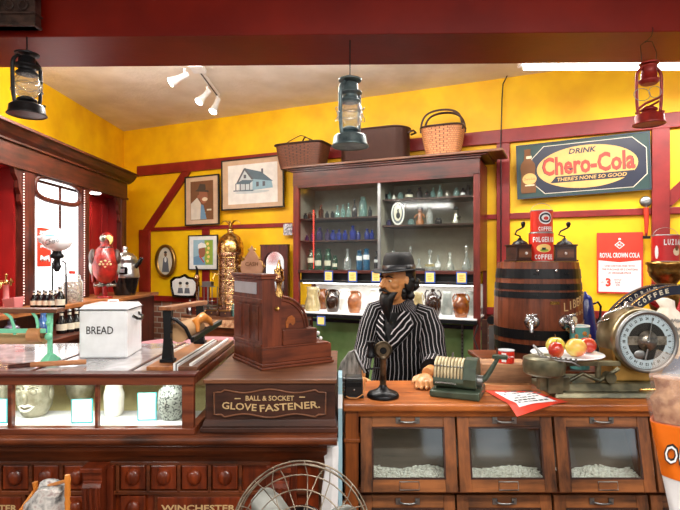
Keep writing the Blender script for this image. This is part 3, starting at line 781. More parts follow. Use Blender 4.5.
def bin_front(xa, xb, zt, zb, has_fill=True, seed=0):
    h = zt-zb; tilt = .06*h/.285
    yt, yb = CY+.045, CY+.045-tilt
    def pt(x_, v, d): # v 0 bottom..1 top, d depth behind the face
        return (x_, yb+(yt-yb)*v+d, zb+h*v)
    m = MB('bin_wood_z')
    fw = .046; vt = 1-.047/h; vb = .046/h
    def slab(mb, x0, x1, v0, v1, d0, d1):
        mb.hexa([pt(x0, v0, d0), pt(x1, v0, d0), pt(x1, v0, d1), pt(x0, v0, d1), pt(x0, v1, d0), pt(x1, v1, d0), pt(x1, v1, d1), pt(x0, v1, d1)])
    slab(m, xa, xa+fw, 0, 1, 0, .02); slab(m, xb-fw, xb, 0, 1, 0, .02)
    m.mat('bin_wood'); slab(m, xa+fw, xb-fw, vt, 1, 0.001, .02); slab(m, xa+fw, xb-fw, 0, vb, 0.001, .02)
    b_ = obj('bin_door', m, t, .002)
    m = MB('brown_box_wood'); slab(m, xa+fw-.003, xa+fw+.004, vb, vt, -.001, .004); slab(m, xb-fw-.004, xb-fw+.003, vb, vt, -.001, .004); slab(m, xa+fw, xb-fw, vt-.02, vt, -.001, .004); slab(m, xa+fw, xb-fw, vb, vb+.02, -.001, .004); obj('bead', m, b_)
    m = MB('pane'); slab(m, xa+fw, xb-fw, vb, vt, .006, .009); obj('glass', m, b_)
    # scoop shaped box behind
    m = MB('cherry_x')
    m.hexa([pt(xa+.01, 0, .021), pt(xb-.01, 0, .021), (xb-.01, CY+.30, zb+.01), (xa+.01, CY+.30, zb+.01), pt(xa+.01, .03, .021), pt(xb-.01, .03, .021), (xb-.01, CY+.30, zb+.02), (xa+.01, CY+.30, zb+.02)])
    m.mat('chip_fill').hexa([(xa+.01, CY+.11, zb+.02), (xb-.01, CY+.11, zb+.02), (xb-.01, CY+.12, zb+.02), (xa+.01, CY+.12, zb+.02), (xa+.01, CY+.24, zt-.01), (xb-.01, CY+.24, zt-.01), (xb-.01, CY+.25, zt-.01), (xa+.01, CY+.25, zt-.01)])
    m.mats[-1] = 'bin_back'
    obj('bin_box', m, b_)
    c = (xa+xb)/2
    hd = MB('steel_dull'); q = lambda dx, v, d: pt(c+dx, v, d)
    vv = 1-.022/h
    hd.tube([q(-.034, vv, 0), q(-.03, vv, -.016), q(-.015, vv-.01, -.018), q(.015, vv-.01, -.018), q(.03, vv, -.016), q(.034, vv, 0)], .0042, 8)
    for sx in (-1, 1): hd.box(c+sx*.038-.009, c+sx*.038+.009, pt(0, vv, 0)[1]-.004, pt(0, vv, 0)[1]+.001, zt-.034, zt-.010)
    obj('pull_handle', hd, b_)
    lb = MB('bin_wood'); lh = .5*vb
    slab(lb, c-.035, c+.035, .25*vb, .82*vb, -.003, .0)
    lb.mat('steel_dull'); lb.tube([pt(c-.037, .22*vb, -.003), pt(c+.037, .22*vb, -.003), pt(c+.037, .85*vb, -.003), pt(c-.037, .85*vb, -.003)], .0022, 6, closed=True)
    obj('label_holder', lb, b_)
    if has_fill:
        rnd = random.Random(seed); m = MB('bean_white')
        x0, x1 = xa+.03, xb-.03; hh = zb+.022
        nx, ny = 26, 5; rings = []
        for j in range(ny+1):
            yy = CY+.0+j*.024
            rings.append([(x0+(x1-x0)*i/nx, yy, hh+.007*math.sin(i*.35+seed)+rnd.uniform(0, .006)+j*.004) for i in range(nx+1)])
        m.loft(rings, closed=False, caps=False, smooth=False)
        for k in range(420):
            xx = rnd.uniform(x0, x1); yy = CY+rnd.uniform(.015, .11)
            zz = hh+.007*math.sin((xx-x0)/(x1-x0)*nx*.35+seed)+rnd.uniform(.003, .012)+(yy-CY)*.16
            m.ball((xx, yy, zz), (.0065, .004, .0035), 5, 3)
        f_ = obj('candy_filling', m, b_); f_['kind'] = 'stuff'
for i, (xa, xb) in enumerate(xs):
    bin_front(xa, xb, .90, .618, True, i+1)
    bin_front(xa, xb, .582, .30, False, i+9)

# ================================================================== things on the right counter
ZC = .9505
t = thing('candlestick_telephone', 'antique black and bronze candlestick telephone standing on the right counter', 'telephone', (X(383, 2.08), 2.08, ZC))
m = MB('iron_black'); m.lathe([(.064, 0), (.066, .008), (.06, .018), (.04, .026), (.022, .034), (.016, .045), (.013, .05)], 28); obj('base', m, t)
m = MB('phone_bronze'); m.lathe([(.013, .045), (.013, .15), (.016, .153), (.016, .165), (.010, .17)], 16); obj('stem', m, t)
m = MB('phone_bronze')
m.lathe([(.012, .03), (.032, .026), (.036, .01), (.034, -.006), (.026, -.012)], 24, (0, 0, .19), 'y'); m.mat('iron_black').lathe([(.014, .0), (.012, .0), (.010, .01)], 24, (0, -.014, .19), 'y'); m.mat('phone_bronze').lathe([(.027, .001), (.014, .003)], 24, (0, -.013, .19), 'y', caps=False)
m.mat('phone_bronze').lathe([(.035, -.008), (.037, -.002), (.036, .003)], 24, (0, 0, .19), 'y', caps=False); obj('mouthpiece', m, t)
m = MB('iron_black'); m.tube([(-.01, 0, .115), (-.035, 0, .118), (-.05, 0, .112)], .004, 8); m.tube([(-.05, -.012, .118), (-.062, 0, .112), (-.05, .012, .118)], .0035, 8); obj('hook', m, t)
m = MB('iron_black'); m.lathe([(.016, .16), (.020, .168), (.014, .176), (.012, .215), (.018, .22), (.018, .226)], 14, (-.05, 0, -.0)); obj('receiver', m, t)
t = thing('telephone_ringer_box', 'black ringer box with a tan cord at the left corner of the right counter', 'telephone box', (X(354, 2.06), 2.06, ZC))
m = MB('black'); m.box(-.036, .036, 0, .08, .004, .08); m.mat('iron_black').box(-.04, .04, -.004, .085, 0, .008); obj('case', m, t, .004)
m = MB('iron_black'); m.box(-.03, .03, -.003, 0, .045, .062); m.mat('steel').lathe([(.006, .004), (.006, 0), (.002, -.002)], 12, (0, -.002, .032), 'y'); obj('plate', m, t)
m = MB('steel_dull')
for k in range(5): m.ball((-.04, .02, .012+k*.015), .007, 8, 6)
obj('terminal', m, t)
m = MB('cord_tan'); m.tube([(.042, .02, .075), (.045, .0, .05), (.038, -.012, .02), (.01, -.02, .004), (-.02, -.018, .006), (-.032, -.01, .01)], .0028, 6); obj('cord', m, t)
t = thing('whisk_broom', 'grey bristle whisk broom standing behind the telephone ringer box', 'brush', (X(348, 2.28), 2.28, ZC))
m = MB('broom_grey')
rg = []
for k, (z, rx, ry) in enumerate([(0, .052, .02), (.05, .056, .022), (.10, .044, .018), (.135, .022, .012), (.15, .014, .01)]):
    rg.append([(rx*math.cos(2*PI*i/20)*(1+.06*(i % 2))+z*.12, ry*math.sin(2*PI*i/20)*(1+.1*(i % 2)), z) for i in range(20)])
m.loft(rg); obj('bristles', m, t)
m = MB('steel_dull'); m.tube([(.014, 0, .145), (.03, -.01, .155), (.05, -.02, .11), (.075, -.03, .06)], .007, 8); obj('handle', m, t)

# check writer
t = thing('check_writer', 'dark green antique check writing machine with a side lever, on the counter', 'office machine', (X(457, 2.12), 2.11, ZC), -.42)
t.scale = (1.06, 1.0, 1.12)
m = MB('check_green'); m.hexa([(-.095, -.075, 0), (.095, -.075, 0), (.095, .08, 0), (-.095, .08, 0), (-.095, -.075, .024), (.095, -.075, .030), (.095, .08, .036), (-.095, .08, .028)]); obj('base', m, t, .006)
m = MB('check_green')
pf = [(-.05, .035), (-.062, .07), (-.05, .11), (-.02, .135), (.02, .14), (.055, .125), (.07, .09), (.065, .038)]
m.prism(pf, .032, .078, 'yz'); m.prism([(a_*.9, .035+(b_-.035)*.55) for a_, b_ in pf], -.085, .032, 'yz'); obj('body', m, t, .006)
m = MB('key_cream')
for k in range(9): m.lathe([(.050, -.0052), (.055, -.003), (.055, .003), (.050, .0052)], 26, (-.079+k*.0128, .004, .082), 'x')
obj('number_wheels', m, t)
m = MB('steel_dull')
for k in range(9): m.ball((-.079+k*.0128, -.044, .110), .0045, 6, 5); 
obj('index_pins', m, t)
m = MB('steel_dull'); m.cyl((-.02, .0, .135), (-.018, 0, .155), .004, n=6); obj('paper_guide', m, t)
m = MB('check_green'); m.tube([(.082, -.01, .06), (.105, -.005, .07), (.125, .0, .10), (.150, .01, .145)], [.014, .012, .010, .008], 8); m.box(.130, .185, .0, .03, .142, .156); obj('lever', m, t, .002)
m = MB('steel_dull'); m.lathe([(.022, -.01), (.022, .01)], 16, (.088, -.01, .06), 'x'); obj('lever_hub', m, t)
m = MB('paper_white'); scribble(m, .08, .010, (-.035, -.058, .052), 7); obj('lettering', m, t)

# flyer
t = thing('flyer', 'red bordered black and white flyer lying over the edge of the right counter', 'flyer', (0, 0, 0))
def sheet(mb, c4, nx, ny, zf, inset=0):
    rings = []
    for j in range(ny+1):
        v = inset+(1-2*inset)*j/ny; row = []
        for i in range(nx+1):
            u = inset+(1-2*inset)*i/nx
            p = (c4[0]*(1-u)*(1-v)+c4[1]*u*(1-v)+c4[2]*u*v+c4[3]*(1-u)*v)
            row.append((p.x, p.y, zf(p)))
        rings.append(row)
    mb.loft(rings, closed=False, caps=False)
c4 = [Vector((X(517, 1.895), 1.895, 0)), Vector((X(569, 1.985), 1.985, 0)), Vector((X(536, 2.15), 2.15, 0)), Vector((X(484, 2.18), 2.18, 0))]
zf = lambda e: (lambda p: .9535+e+(.002 if p.y < 1.99 else 0)-max(0, (1.962-p.y))*.45)
m = MB('sign_red'); sheet(m, c4, 10, 10, zf(0)); obj('paper', m, t)
m = MB('paper_white'); sheet(m, c4, 10, 10, zf(.0008), .13); pp = obj('printed_panel', m, t)
m = MB('ink_grey')
rnd = random.Random(3)
ax = (c4[1]-c4[0]); ay = (c4[3]-c4[0])
for r_ in range(6):
    u = .18
    while u < .8:
        w_ = rnd.uniform(.03, .12); v = .2+r_*.105
        if rnd.random() < .85:
            q = [c4[0]+ax*a_+ay*b_ for a_, b_ in ((u, v), (u+w_*.8, v), (u+w_*.8, v+.05), (u, v+.05))]
            m.mat('ink_black' if r_ < 2 else 'ink_grey'); f_ = zf(.0014)
            m.raw([(p.x, p.y, f_(p)) for p in q], [(0, 1, 2, 3)])
        u += w_
obj('print', m, pp)

# wooden crate with a can on it
t = thing('wooden_crate', 'low brown cardboard-coloured crate behind the flyer on the right counter', 'crate', (.726, 2.19, ZC))
m = MB('crate_wood'); m.box(-.108, .105, .02, .15, 0.0, .106); obj('box', m, t, .003)
m = MB('light_wood'); m.box(-.115, .09, -.018, .018, 0, .026); obj('front_strip', m, t, .002)
t = thing('small_can', 'small red and white can standing on the brown crate', 'can', (X(506, 2.26), 2.255, ZC+.106))
m = MB('can_red'); m.lathe([(.034, 0), (.034, .052)], 24); obj('can', m, t)
m = MB('paper_white'); m.lathe([(.0345, .006), (.0345, .046)], 12, a0=-2.5, a1=-1.9, caps=False); scribble(m, .026, .012, (.008, -.0355, .03), 8); obj('label', m, t)
m = MB('tin_silver'); m.lathe([(.0348, .052), (.0352, .056), (.03, .057), (.001, .056)], 24); obj('lid', m, t)
# ================================================================== BACK COUNTER, BARREL
t = thing('back_counter', 'dark wooden counter carrying the barrel, against the yellow wall', 'counter', (0, 0, 0))
m = MB('cherry_x'); m.box(.80, 1.52, 2.56, 3.2, .925, .95); obj('top', m, t, .004)
m = MB('cherry_z'); m.box(.83, 1.49, 2.60, 3.18, 0, .925); obj('body', m, t, .004)

BX, BY, BR, BH = X(538, 2.88), 2.89, .236, .548
t = thing('barrel', 'large dark wooden root beer barrel with black hoops and two metal taps', 'barrel', (BX, BY, .951))
def rb(z): return BR*(1-.075*((z-BH*.45)/(BH*.5))**2)
n_ = 48
rings = []
for k in range(17):
    z = BH*k/16
    rings.append([((rb(z)-(.003 if i % 3 == 0 else 0))*math.cos(2*PI*i/n_), (rb(z)-(.003 if i % 3 == 0 else 0))*math.sin(2*PI*i/n_), z) for i in range(n_)])
m = MB('barrel_wood'); m.loft(rings, smooth=False); obj('staves', m, t)
m = MB('lid_wood'); m.lathe([(rb(BH)-.014, BH-.003), (rb(BH)-.014, BH+.003)], 40); obj('head', m, t)
zz = lambda py: EYE-(py-262)/F*2.66-.951
for a_, b_ in ((269, 279), (284, 290.5), (292.5, 299), (331, 341), (346, 355)):
    z1, z0 = zz(a_)+.0, zz(b_)
    h = MB('iron_black'); h.lathe([(rb(z0)-.001, z0), (rb(z0)+.0025, z0), (rb(z1)+.0025, z1), (rb(z1)-.001, z1)], 48, caps=False, smooth=False)
    for q in (-2.0, -1.92, -1.3, -1.22): h.ball(((rb(z0)+.004)*math.cos(q), (rb(z0)+.004)*math.sin(q), (z0+z1)/2), .004, 6, 5)
    obj('hoop', h, t)
for q in (-2.03, -1.5): # small bright bolts
    pass
for q in (-1.93, -1.52):
    m = MB('steel'); m.ball(((rb(BH-.06)+.004)*math.cos(q), (rb(BH-.06)+.004)*math.sin(q), zz(271)), .008, 8, 6); obj('stud', m, t)
def tap(px):
    a = Vector((px-538, 0, 0))
    xx = (px-538)/F*2.66; z = zz(322); yy = -math.sqrt(max(.001, rb(z)**2-xx*xx))
    q = MB('steel'); q.at((xx, yy, z), math.atan2(xx, -yy)*.8)
    q.lathe([(.038, .006), (.040, -.004), (.026, -.013), (.012, -.014)], 18, axis='y')
    q.tube([(0, -.01, 0), (0, -.05, 0), (0, -.062, -.012), (0, -.066, -.05)], [.012, .012, .013, .010], 10)
    q.cyl((0, -.045, .005), (0, -.045, .032), .007, n=8); q.tube([(-.026, -.045, .034), (0, -.045, .036), (.026, -.045, .042)], [.006, .007, .005], 8)
    q.ball((0, -.05, 0), .018, 10, 8)
    obj('tap', q, t)
tap(517); tap(549)
# painted lettering wrapped round the staves
def wrap_text(mb, body, ang0, dang, zc, h, mat, w=.02, slope=0):
    for i, ch in enumerate(body):
        if ch == ' ': continue
        a = ang0+i*dang; r = rb(zc)+.0025; z = zc+slope*i
        R = Matrix.Translation((r*math.sin(a), -r*math.cos(a), z)) @ Matrix.Rotation(a, 4, 'Z')
        mb.M = R
        text(mb, ch, w if ch != 'I' else w*.3, h, (0, 0, 0), mat, rot=.05)
    mb.M = Matrix()
m = MB('letter_gold'); wrap_text(m, 'LIBERTY', .26, .125, zz(307), .044, 'letter_gold', .024, .008); wrap_text(m, 'ROOT', .46, .13, zz(316)+.004, .022, 'letter_gold', .017, .004); wrap_text(m, 'BEER', .80, .12, zz(327), .026, 'letter_gold', .018, .004); obj('lettering', m, t)
m = MB('tag_orange'); a = .44; r = rb(zz(325))+.003
m.M = Matrix.Translation((r*math.sin(a), -r*math.cos(a), zz(333))) @ Matrix.Rotation(a, 4, 'Z')
m.prism([(-.026, 0), (.026, 0), (.028, .055), (-.028, .055)], -.002, .004); m.mat('cream').prism([(-.030, .05), (.03, .05), (.032, .07), (.02, .082), (-.018, .084), (-.032, .07)], -.003, .003); m.mat('letter_gold').tube([(-.028, -.001, .045), (-.046, -.001, .04), (-.046, -.001, .015), (-.027, -.001, .01)], .004, 6)
obj('mug_emblem', m, t)
m = MB('brass'); a = -.02; r = rb(zz(299))+.002
m.at((0, -r-.001, zz(303))); m.box(-.024, .024, -.001, .002, -.008, .008); obj('brass_plate', m, t)

ZBT = .951+BH+.0035
def coffee_can(name, label, px, Y, z0, r, h, kind):
    t = thing(name, label, 'coffee can', (X(px, Y), Y, z0))
    m = MB('can_red' if kind != 'luz' else 'can_red_dark'); m.lathe([(r, 0), (r, h)], 32); obj('can', m, t)
    m = MB('steel_dull'); m.lathe([(r+.001, h-.004), (r+.002, h), (r-.002, h+.001), (.001, h)], 32, caps=False); m.lathe([(r+.0015, 0), (r+.0015, .004)], 32, caps=False); obj('rim', m, t)
    def wt(mb, body, hh, z, tot, mat, a0=0, **k):
        dang = tot/max(1, len(body)-1)
        for i, ch in enumerate(body):
            if ch == ' ': continue
            a = a0-tot/2+i*dang
            mb.M = Matrix.Translation(((r+.0012)*math.sin(a), -(r+.0012)*math.cos(a), z)) @ Matrix.Rotation(a, 4, 'Z')
            text(mb, ch, r*dang*.78 if ch not in "I'" else r*dang*.3, hh, (0, 0, 0), mat, bold=.03)
        mb.M = Matrix()
    l = MB('paper_white')
    def patch(mat, a0, a1, zf0, zf1, e, oval=True):
        l.mat(mat); n = 16; rings = []
        for j in range(n+1):
            a = a0+(a1-a0)*j/n; u = 2*j/n-1; k = math.sqrt(max(.0, 1-u*u)) if oval else 1
            zc, hz = (zf0+zf1)/2, (zf1-zf0)/2*k
            rr = r+e
            rings.append([(rr*math.sin(a), -rr*math.cos(a), zc-hz), (rr*math.sin(a), -rr*math.cos(a), zc+hz)])
        l.loft(rings, closed=False, caps=False)
    if kind == 'folgers':
        wt(l, "FOLGER'S", .028, h*.76, 1.65, 'paper_white', -.12)
        wt(l, 'COFFEE', .026, h*.16, 1.3, 'paper_white', -.12)
        patch('tag_yellow', -.75, .52, h*.32, h*.60, .0008); patch('grass_print', -.45, .25, h*.34, h*.44, .0014); patch('ink_black', -.3, .0, h*.40, h*.48, .0018, False)
    elif kind == 'brand':
        patch('paper_white', -.62, .62, h*.36, h*.92, .0008); patch('navy', -.55, .55, h*.42, h*.86, .0014); patch('paper_white', -.38, .38, h*.50, h*.78, .0018); patch('can_red', -.2, .25, h*.54, h*.7, .0022)
        wt(l, 'COFFEE', .022, h*.16, 1.1, 'paper_white', .0)
    else:
        wt(l, 'LUZIANNE', .03, h*.72, 1.75, 'paper_white', .30)
        patch('cream', -.05, .55, h*.22, h*.52, .0008); patch('brown_print', .1, .4, h*.40, h*.60, .0014)
        patch('paper_white', -1.35, -1.05, h*.1, h*.6, .001); pass
    obj('label', l, t)
    if kind != 'folgers':
        m = MB('steel_dull'); m.tube([(-r-.002, 0, h-.012)]+[(-(r+.002)*math.cos(a), .0, h-.01+.05*math.sin(a)) for a in [PI*i/12 for i in range(1, 12)]]+[(r+.002, 0, h-.012)], .0013, 5); obj('bail_handle', m, t)
    return t
coffee_can('coffee_can', "lower red Folger's coffee can standing on the barrel", 541, 2.80, ZBT, .064, .156, 'folgers')
coffee_can('coffee_can', 'upper red coffee can with blue oval badge, stacked on another can above barrel', 541.5, 2.80, ZBT+.1575, .058, .122, 'brand')
def grinder(label, px, Y, rz, sc=1):
    t = thing('coffee_grinder', label, 'coffee grinder', (X(px, Y), Y, ZBT), rz, 'box coffee grinders on the barrel')
    m = MB('brown_box_wood'); m.box(-.056, .056, -.05, .05, .010, .085); m.box(-.064, .064, -.058, .058, 0, .010); m.box(-.062, .062, -.056, .056, .085, .094); obj('box', m, t, .002)
    m = MB('lid_wood'); m.box(-.042, .042, -.054, -.05, .022, .07); d = obj('drawer', m, t)
    m = MB('white'); m.ball((0, -.06, .045), .008, 8, 6); obj('knob', m, d)
    m = MB('iron_black'); m.lathe([(.045, .094), (.035, .108), (.016, .118), (.008, .13)], 16); m.tube([(0, 0, .125), (.0, 0, .14), (-.03, 0, .15), (-.02, 0, .17), (.02, 0, .19)], .005, 8); m.lathe([(.007, .19), (.012, .205), (.012, .215), (.005, .222)], 10, (.02, 0, 0)); obj('crank', m, t)
grinder('brown box coffee grinder with a tall black crank, left of the cans on barrel', 520, 2.82, .25)
grinder('brown box coffee grinder with white drawer knob, right of the cans on barrel', 564.5, 2.85, -.3)

# tins behind the apples
t = thing('tin_cup', 'teal patterned tin with white rim behind the apples', 'tin', (X(580, 2.63), 2.635, .951))
m = MB('tin_teal'); m.lathe([(.047, 0), (.047, .215)], 24); obj('body', m, t)
m = MB('white'); m.lathe([(.0475, .215), (.050, .219), (.048, .223), (.043, .220)], 24, caps=False); obj('rim', m, t)
m = MB('tag_orange')
for k, a in enumerate((-.7, .1, .8)): m.ball((.046*math.sin(a), -.046*math.cos(a), .17+(k % 2)*.015), (.012, .005, .012), 8, 6)
obj('flower_print', m, t)
t = thing('coffee_pot', 'dark blue enamel coffee pot between the barrel and dial scale', 'coffee pot', (X(585, 2.98), 2.98, .951))
m = MB('blue_enamel'); m.lathe([(.085, 0), (.086, .01), (.062, .18), (.040, .33), (.038, .335)], 24); obj('body', m, t)
m = MB('blue_enamel'); m.lathe([(.040, .335), (.032, .35), (.012, .362), (.008, .375), (.001, .378)], 20); obj('lid', m, t)
m = MB('black_gloss'); m.tube([(.042, 0, .30), (.075, 0, .315), (.092, 0, .29), (.088, 0, .23), (.07, 0, .19)], .007, 8); obj('handle', m, t)
m = MB('blue_enamel'); m.tube([(0, .06, .16), (0, .085, .21), (0, .095, .25)], [.018, .013, .009], 10); obj('spout', m, t)

# ================================================================== DIAL SCALE
t = thing('dial_scale', 'large bronze counter scale with round white dial and a white plate', 'scale', (0, 0, ZC))
def zr(z): return z-ZC
DX, DZ = X(645, 2.12), zr(Z(341, 2.12))
m = MB('scale_green'); m.hexa([(.865, 2.05, 0), (1.335, 2.05, 0), (1.335, 2.33, 0), (.865, 2.33, 0), (.870, 2.06, .022), (1.325, 2.06, .022), (1.325, 2.32, .022), (.870, 2.32, .022)]); m.hexa([(.88, 2.08, .022), (1.32, 2.08, .022), (1.32, 2.30, .022), (.88, 2.30, .022), (.90, 2.10, .05), (1.31, 2.10, .05), (1.31, 2.28, .05), (.90, 2.28, .05)]); m.mat('brass').box(1.22, 1.29, 2.076, 2.085, .02, .034); obj('base', m, t, .004)
m = MB('bronze_drum'); m.lathe([(.120, -.115), (.130, -.108), (.135, -.09), (.137, .0), (.130, .035), (.10, .055)], 44, (DX, 2.23, DZ), 'y'); obj('drum', m, t)
m = MB('bronze_gold'); m.hexa([(DX-.125, 2.125, .05), (DX+.065, 2.125, .05), (DX+.065, 2.25, .05), (DX-.125, 2.25, .05), (DX-.130, 2.135, DZ-.02), (DX+.125, 2.135, DZ-.02), (DX+.125, 2.25, DZ-.02), (DX-.130, 2.25, DZ-.02)]); obj('drum_foot', m, t, .008)
m = MB('steel_dull'); m.lathe([(.128, -.116), (.130, -.128), (.124, -.134), (.114, -.130), (.112, -.120), (.118, -.116)], 48, (DX, 2.23, DZ), 'y', caps=False); m.lathe([(.122, -.119), (.001, -.119)], 48, (DX, 2.23, DZ), 'y', caps=False)
obj('bezel', m, t)
dy = 2.1075
m = MB('black'); m.lathe([(.080, 0), (.0, 0)], 40, (DX, dy, DZ), 'y', caps=False)
m.mat('dial_white')
m.lathe([(.113, 0), (.078, 0)], 48, (DX, dy-.0005, DZ), 'y', caps=False)
dl = obj('dial', m, t)
m = MB('ink_black')
for k in range(24):
    a = 2*PI*k/24
    text(m, str(k if k else 24), .012 if k > 9 or k == 0 else .007, .012, (DX+.095*math.sin(a), dy-.0014, DZ+.095*math.cos(a)), 'ink_black', rot=-a, bold=.02)
m.mat('ink_grey')
for k in range(96):
    a = 2*PI*k/96; m.at((DX, dy-.0013, DZ), 0, 0, a); m.box(-.0008, .0008, -.0003, .0003, .105, .111)
m.M = Matrix()
obj('numerals', m, dl)
m = MB('pewter'); m.box(DX-.080, DX+.080, dy-.004, dy-.001, DZ-.014, DZ+.022); m.lathe([(.038, -.004), (.042, -.006), (.0, -.006)], 28, (DX, dy, DZ+.004), 'y', caps=False); m.mat('ink_grey'); scribble(m, .07, .006, (DX, dy-.0075, DZ+.014)); scribble(m, .05, .008, (DX, dy-.0075, DZ-.002), 2); obj('badge', m, dl)
m = MB('steel_dull'); m.cyl((DX+.0, dy-.009, DZ-.01), (DX+.020, dy-.009, DZ+.100), .0022, .0012, n=6); m.ball((DX, dy-.009, DZ-.0), .006, 8, 6); m.cyl((DX, dy-.006, DZ-.03), (DX-.01, dy-.006, DZ-.075), .004, n=6); m.ball((DX-.030, dy-.002, DZ-.054), (.026, .004, .019), 12, 8); obj('needle', m, dl)
m = MB('pane'); m.lathe([(.112, -.124+.004), (.0, -.124+.004)], 36, (DX, 2.226, DZ), 'y', caps=False); obj('dial_glass', m, t)
m = MB('steel'); m.tube([(DX-.11, 2.2, DZ+.08), (DX-.165, 2.18, DZ+.07), (DX-.14, 2.16, DZ+.11), (DX-.06, 2.16, DZ+.138), (DX-.02, 2.17, DZ+.137)], .005, 8); m.lathe([(.016, 0), (.012, .018), (.004, .024)], 12, (DX-.03, 2.2, DZ+.132)); obj('top_hook', m, t)
PX_, PY_ = X(569, 2.11), 2.13
zp = zr(1.112)
m = MB('scale_green'); m.lathe([(.070, zr(Z(378, 2.0))), (.080, zr(Z(376, 2.0))), (.084, zr(Z(368, 2.0))), (.080, zr(Z(361, 2.0))), (.06, zr(Z(359, 2.0)))], 32, (X(545, 2.06), 2.07, 0)); m.box(X(545, 2.06)-.02, X(545, 2.06)+.1, 2.06, 2.10, .03, .085); m.box(X(545, 2.06)+.01, X(545, 2.06)+.07, 2.05, 2.12, .02, .09); obj('spring_housing', m, t, .002)
m = MB('scale_green'); m.box(PX_-.10, DX-.10, 2.12, 2.15, zp-.045, zp-.025); m.cyl((PX_, PY_, zp-.045), (PX_, PY_, zp-.004), .014, n=10); m.cyl((PX_+.13, PY_, .02), (PX_+.13, PY_, zp-.03), .012, n=10)
m.tube([(PX_-.02, 2.10, .05), (PX_+.05, 2.10, .09), (PX_+.12, 2.10, .06), (PX_+.2, 2.1, .11)], .009, 8); m.lathe([(.022, -.02), (.022, .02)], 14, (PX_+.16, 2.10, .075), 'y'); obj('beam_lever', m, t, .002)
m = MB('enamel_white'); m.lathe([(.0, zp-.002), (.09, zp-.002), (.13, zp+.001), (.144, zp+.006), (.142, zp+.009), (.128, zp+.004), (.0, zp+.003)][1:], 44, (PX_, PY_, 0), caps=True); obj('plate', m, t)
m = MB('steel_dull'); m.tube([(PX_-.155, 2.09, zp+.045), (PX_-.15, 2.06, zp+.03), (PX_-.145, 2.04, zp+.008), (PX_-.10, 2.0, zp+.002), (PX_-.05, 1.972, zp-.0), (PX_-.015, 1.985, zp-.018)], .004, 6)
m.tube([(PX_-.155, 2.09, zp+.045), (PX_-.14, 2.13, zp+.042), (PX_-.125, 2.06, zp+.014), (PX_-.145, 2.04, zp+.008)], .0035, 6)
for k in range(7): m.box(PX_-.13+k*.016, PX_-.123+k*.016, 2.028-k*.008, 2.033-k*.008, zp-.002, zp+.013)
obj('plate_clip', m, t)

za = ZC+zp+.0035
def apple(label, px, Y, r, mat, rz=0, sy=1, h=1):
    t = thing('apple', label, 'apple', (X(px, Y), Y, za), rz, 'apples on the scale plate')
    m = MB(mat); pr = []
    for k in range(15):
        a = PI*k/14
        rr = r*math.sin(a)*(1+.06*math.cos(a)) ; z = r*h*(.93-.95*math.cos(a)*-1*-1)
        z = r*h*(.93-.93*math.cos(a))
        if k > 12: z -= r*.14*(k-12)/2
        pr.append((max(rr, .0006), z))
    m.lathe(pr, 22); obj('flesh', m, t)
    m = MB('brown_print'); m.tube([(0, 0, r*h*1.7), (.002, 0, r*h*1.95), (.006, 0, r*h*2.1)], .0015, 5); obj('stem', m, t)
apple('yellow and red apple, nearest the dial on the scale plate', 576, 2.07, .041, 'apple_two', .5)
apple('small red elongated apple at the front left of the scale plate', 556, 2.04, .030, 'apple_red', 0, 1, 1.2)
apple('pale yellow-green apple behind the small red one on the scale plate', 555.5, 2.13, .039, 'apple_green', 1.5)
apple('red apple at the back right of the scale plate', 587.5, 2.155, .036, 'apple_red', 2)

# ================================================================== COFFEE MILL
t = thing('coffee_mill', 'large coffee mill with brass hopper and lettered navy flywheels, at the right', 'coffee mill', (0, 0, 0))
WX, WZ, WRd = X(676, 2.45), Z(357, 2.45), .35
def wheel(y, R_, words, a_start, step):
    m = MB('navy'); m.lathe([(R_, -.012), (R_, .012), (R_-.046, .012), (R_-.046, -.012), (R_, -.012)], 72, (WX, y, WZ), 'y', caps=False, smooth=False)
    m.mat('brass').lathe([(R_+.001, -.013), (R_+.001, -.011), (R_-.003, -.0135)], 72, (WX, y, WZ), 'y', caps=False)
    for k in range(5):
        a = 2*PI*k/5+.3
        m.mat('can_red_dark').cyl((WX+.04*math.sin(a), y, WZ+.04*math.cos(a)), (WX+(R_-.03)*math.sin(a), y, WZ+(R_-.03)*math.cos(a)), .014, .010, n=8)
    m.lathe([(.05, -.03), (.05, .03)], 20, (WX, y, WZ), 'y')
    w_ = obj('flywheel', m, t)
    m = MB('letter_gold'); a = a_start
    for ch in words:
        if ch != ' ': text(m, ch, .016, .022, (WX+(R_-.023)*math.sin(a), y-.0138, WZ+(R_-.023)*math.cos(a)), 'label_cream', rot=-a, bold=.03)
        a += step
    obj('lettering', m, w_)
wheel(2.42, WRd, 'COFFEE  MILLS', -.66, .088)
wheel(2.53, WRd, 'WOODRUF', -.78, .10)
m = MB('brass'); m.cyl((WX, 2.40, WZ), (WX, 2.80, WZ), .02, n=12); obj('axle', m, t)
HX = X(666, 2.7)
m = MB('can_red_dark'); m.lathe([(.16, 0), (.17, .03), (.10, .10), (.07, .3), (.07, .7), (.12, .80), (.13, .85)], 24, (HX, 2.74, 0)); m.box(WX-.03, HX+.09, 2.64, 2.83, .84, WZ+.09); m.ball((HX, 2.74, WZ+.10), (.11, .10, .09), 16, 10); obj('body', m, t, .003)
hz = lambda py: Z(py, 2.7)
m = MB('brass_old'); m.lathe([(.05, hz(320)), (.080, hz(304)), (.076, hz(297)), (.044, hz(289)), (.046, hz(284)), (.078, hz(276)), (.088, hz(271)), (.086, hz(266)), (.098, hz(264)), (.094, hz(261.8)), (.02, hz(262))], 32, (HX, 2.7, 0)); obj('hopper', m, t)
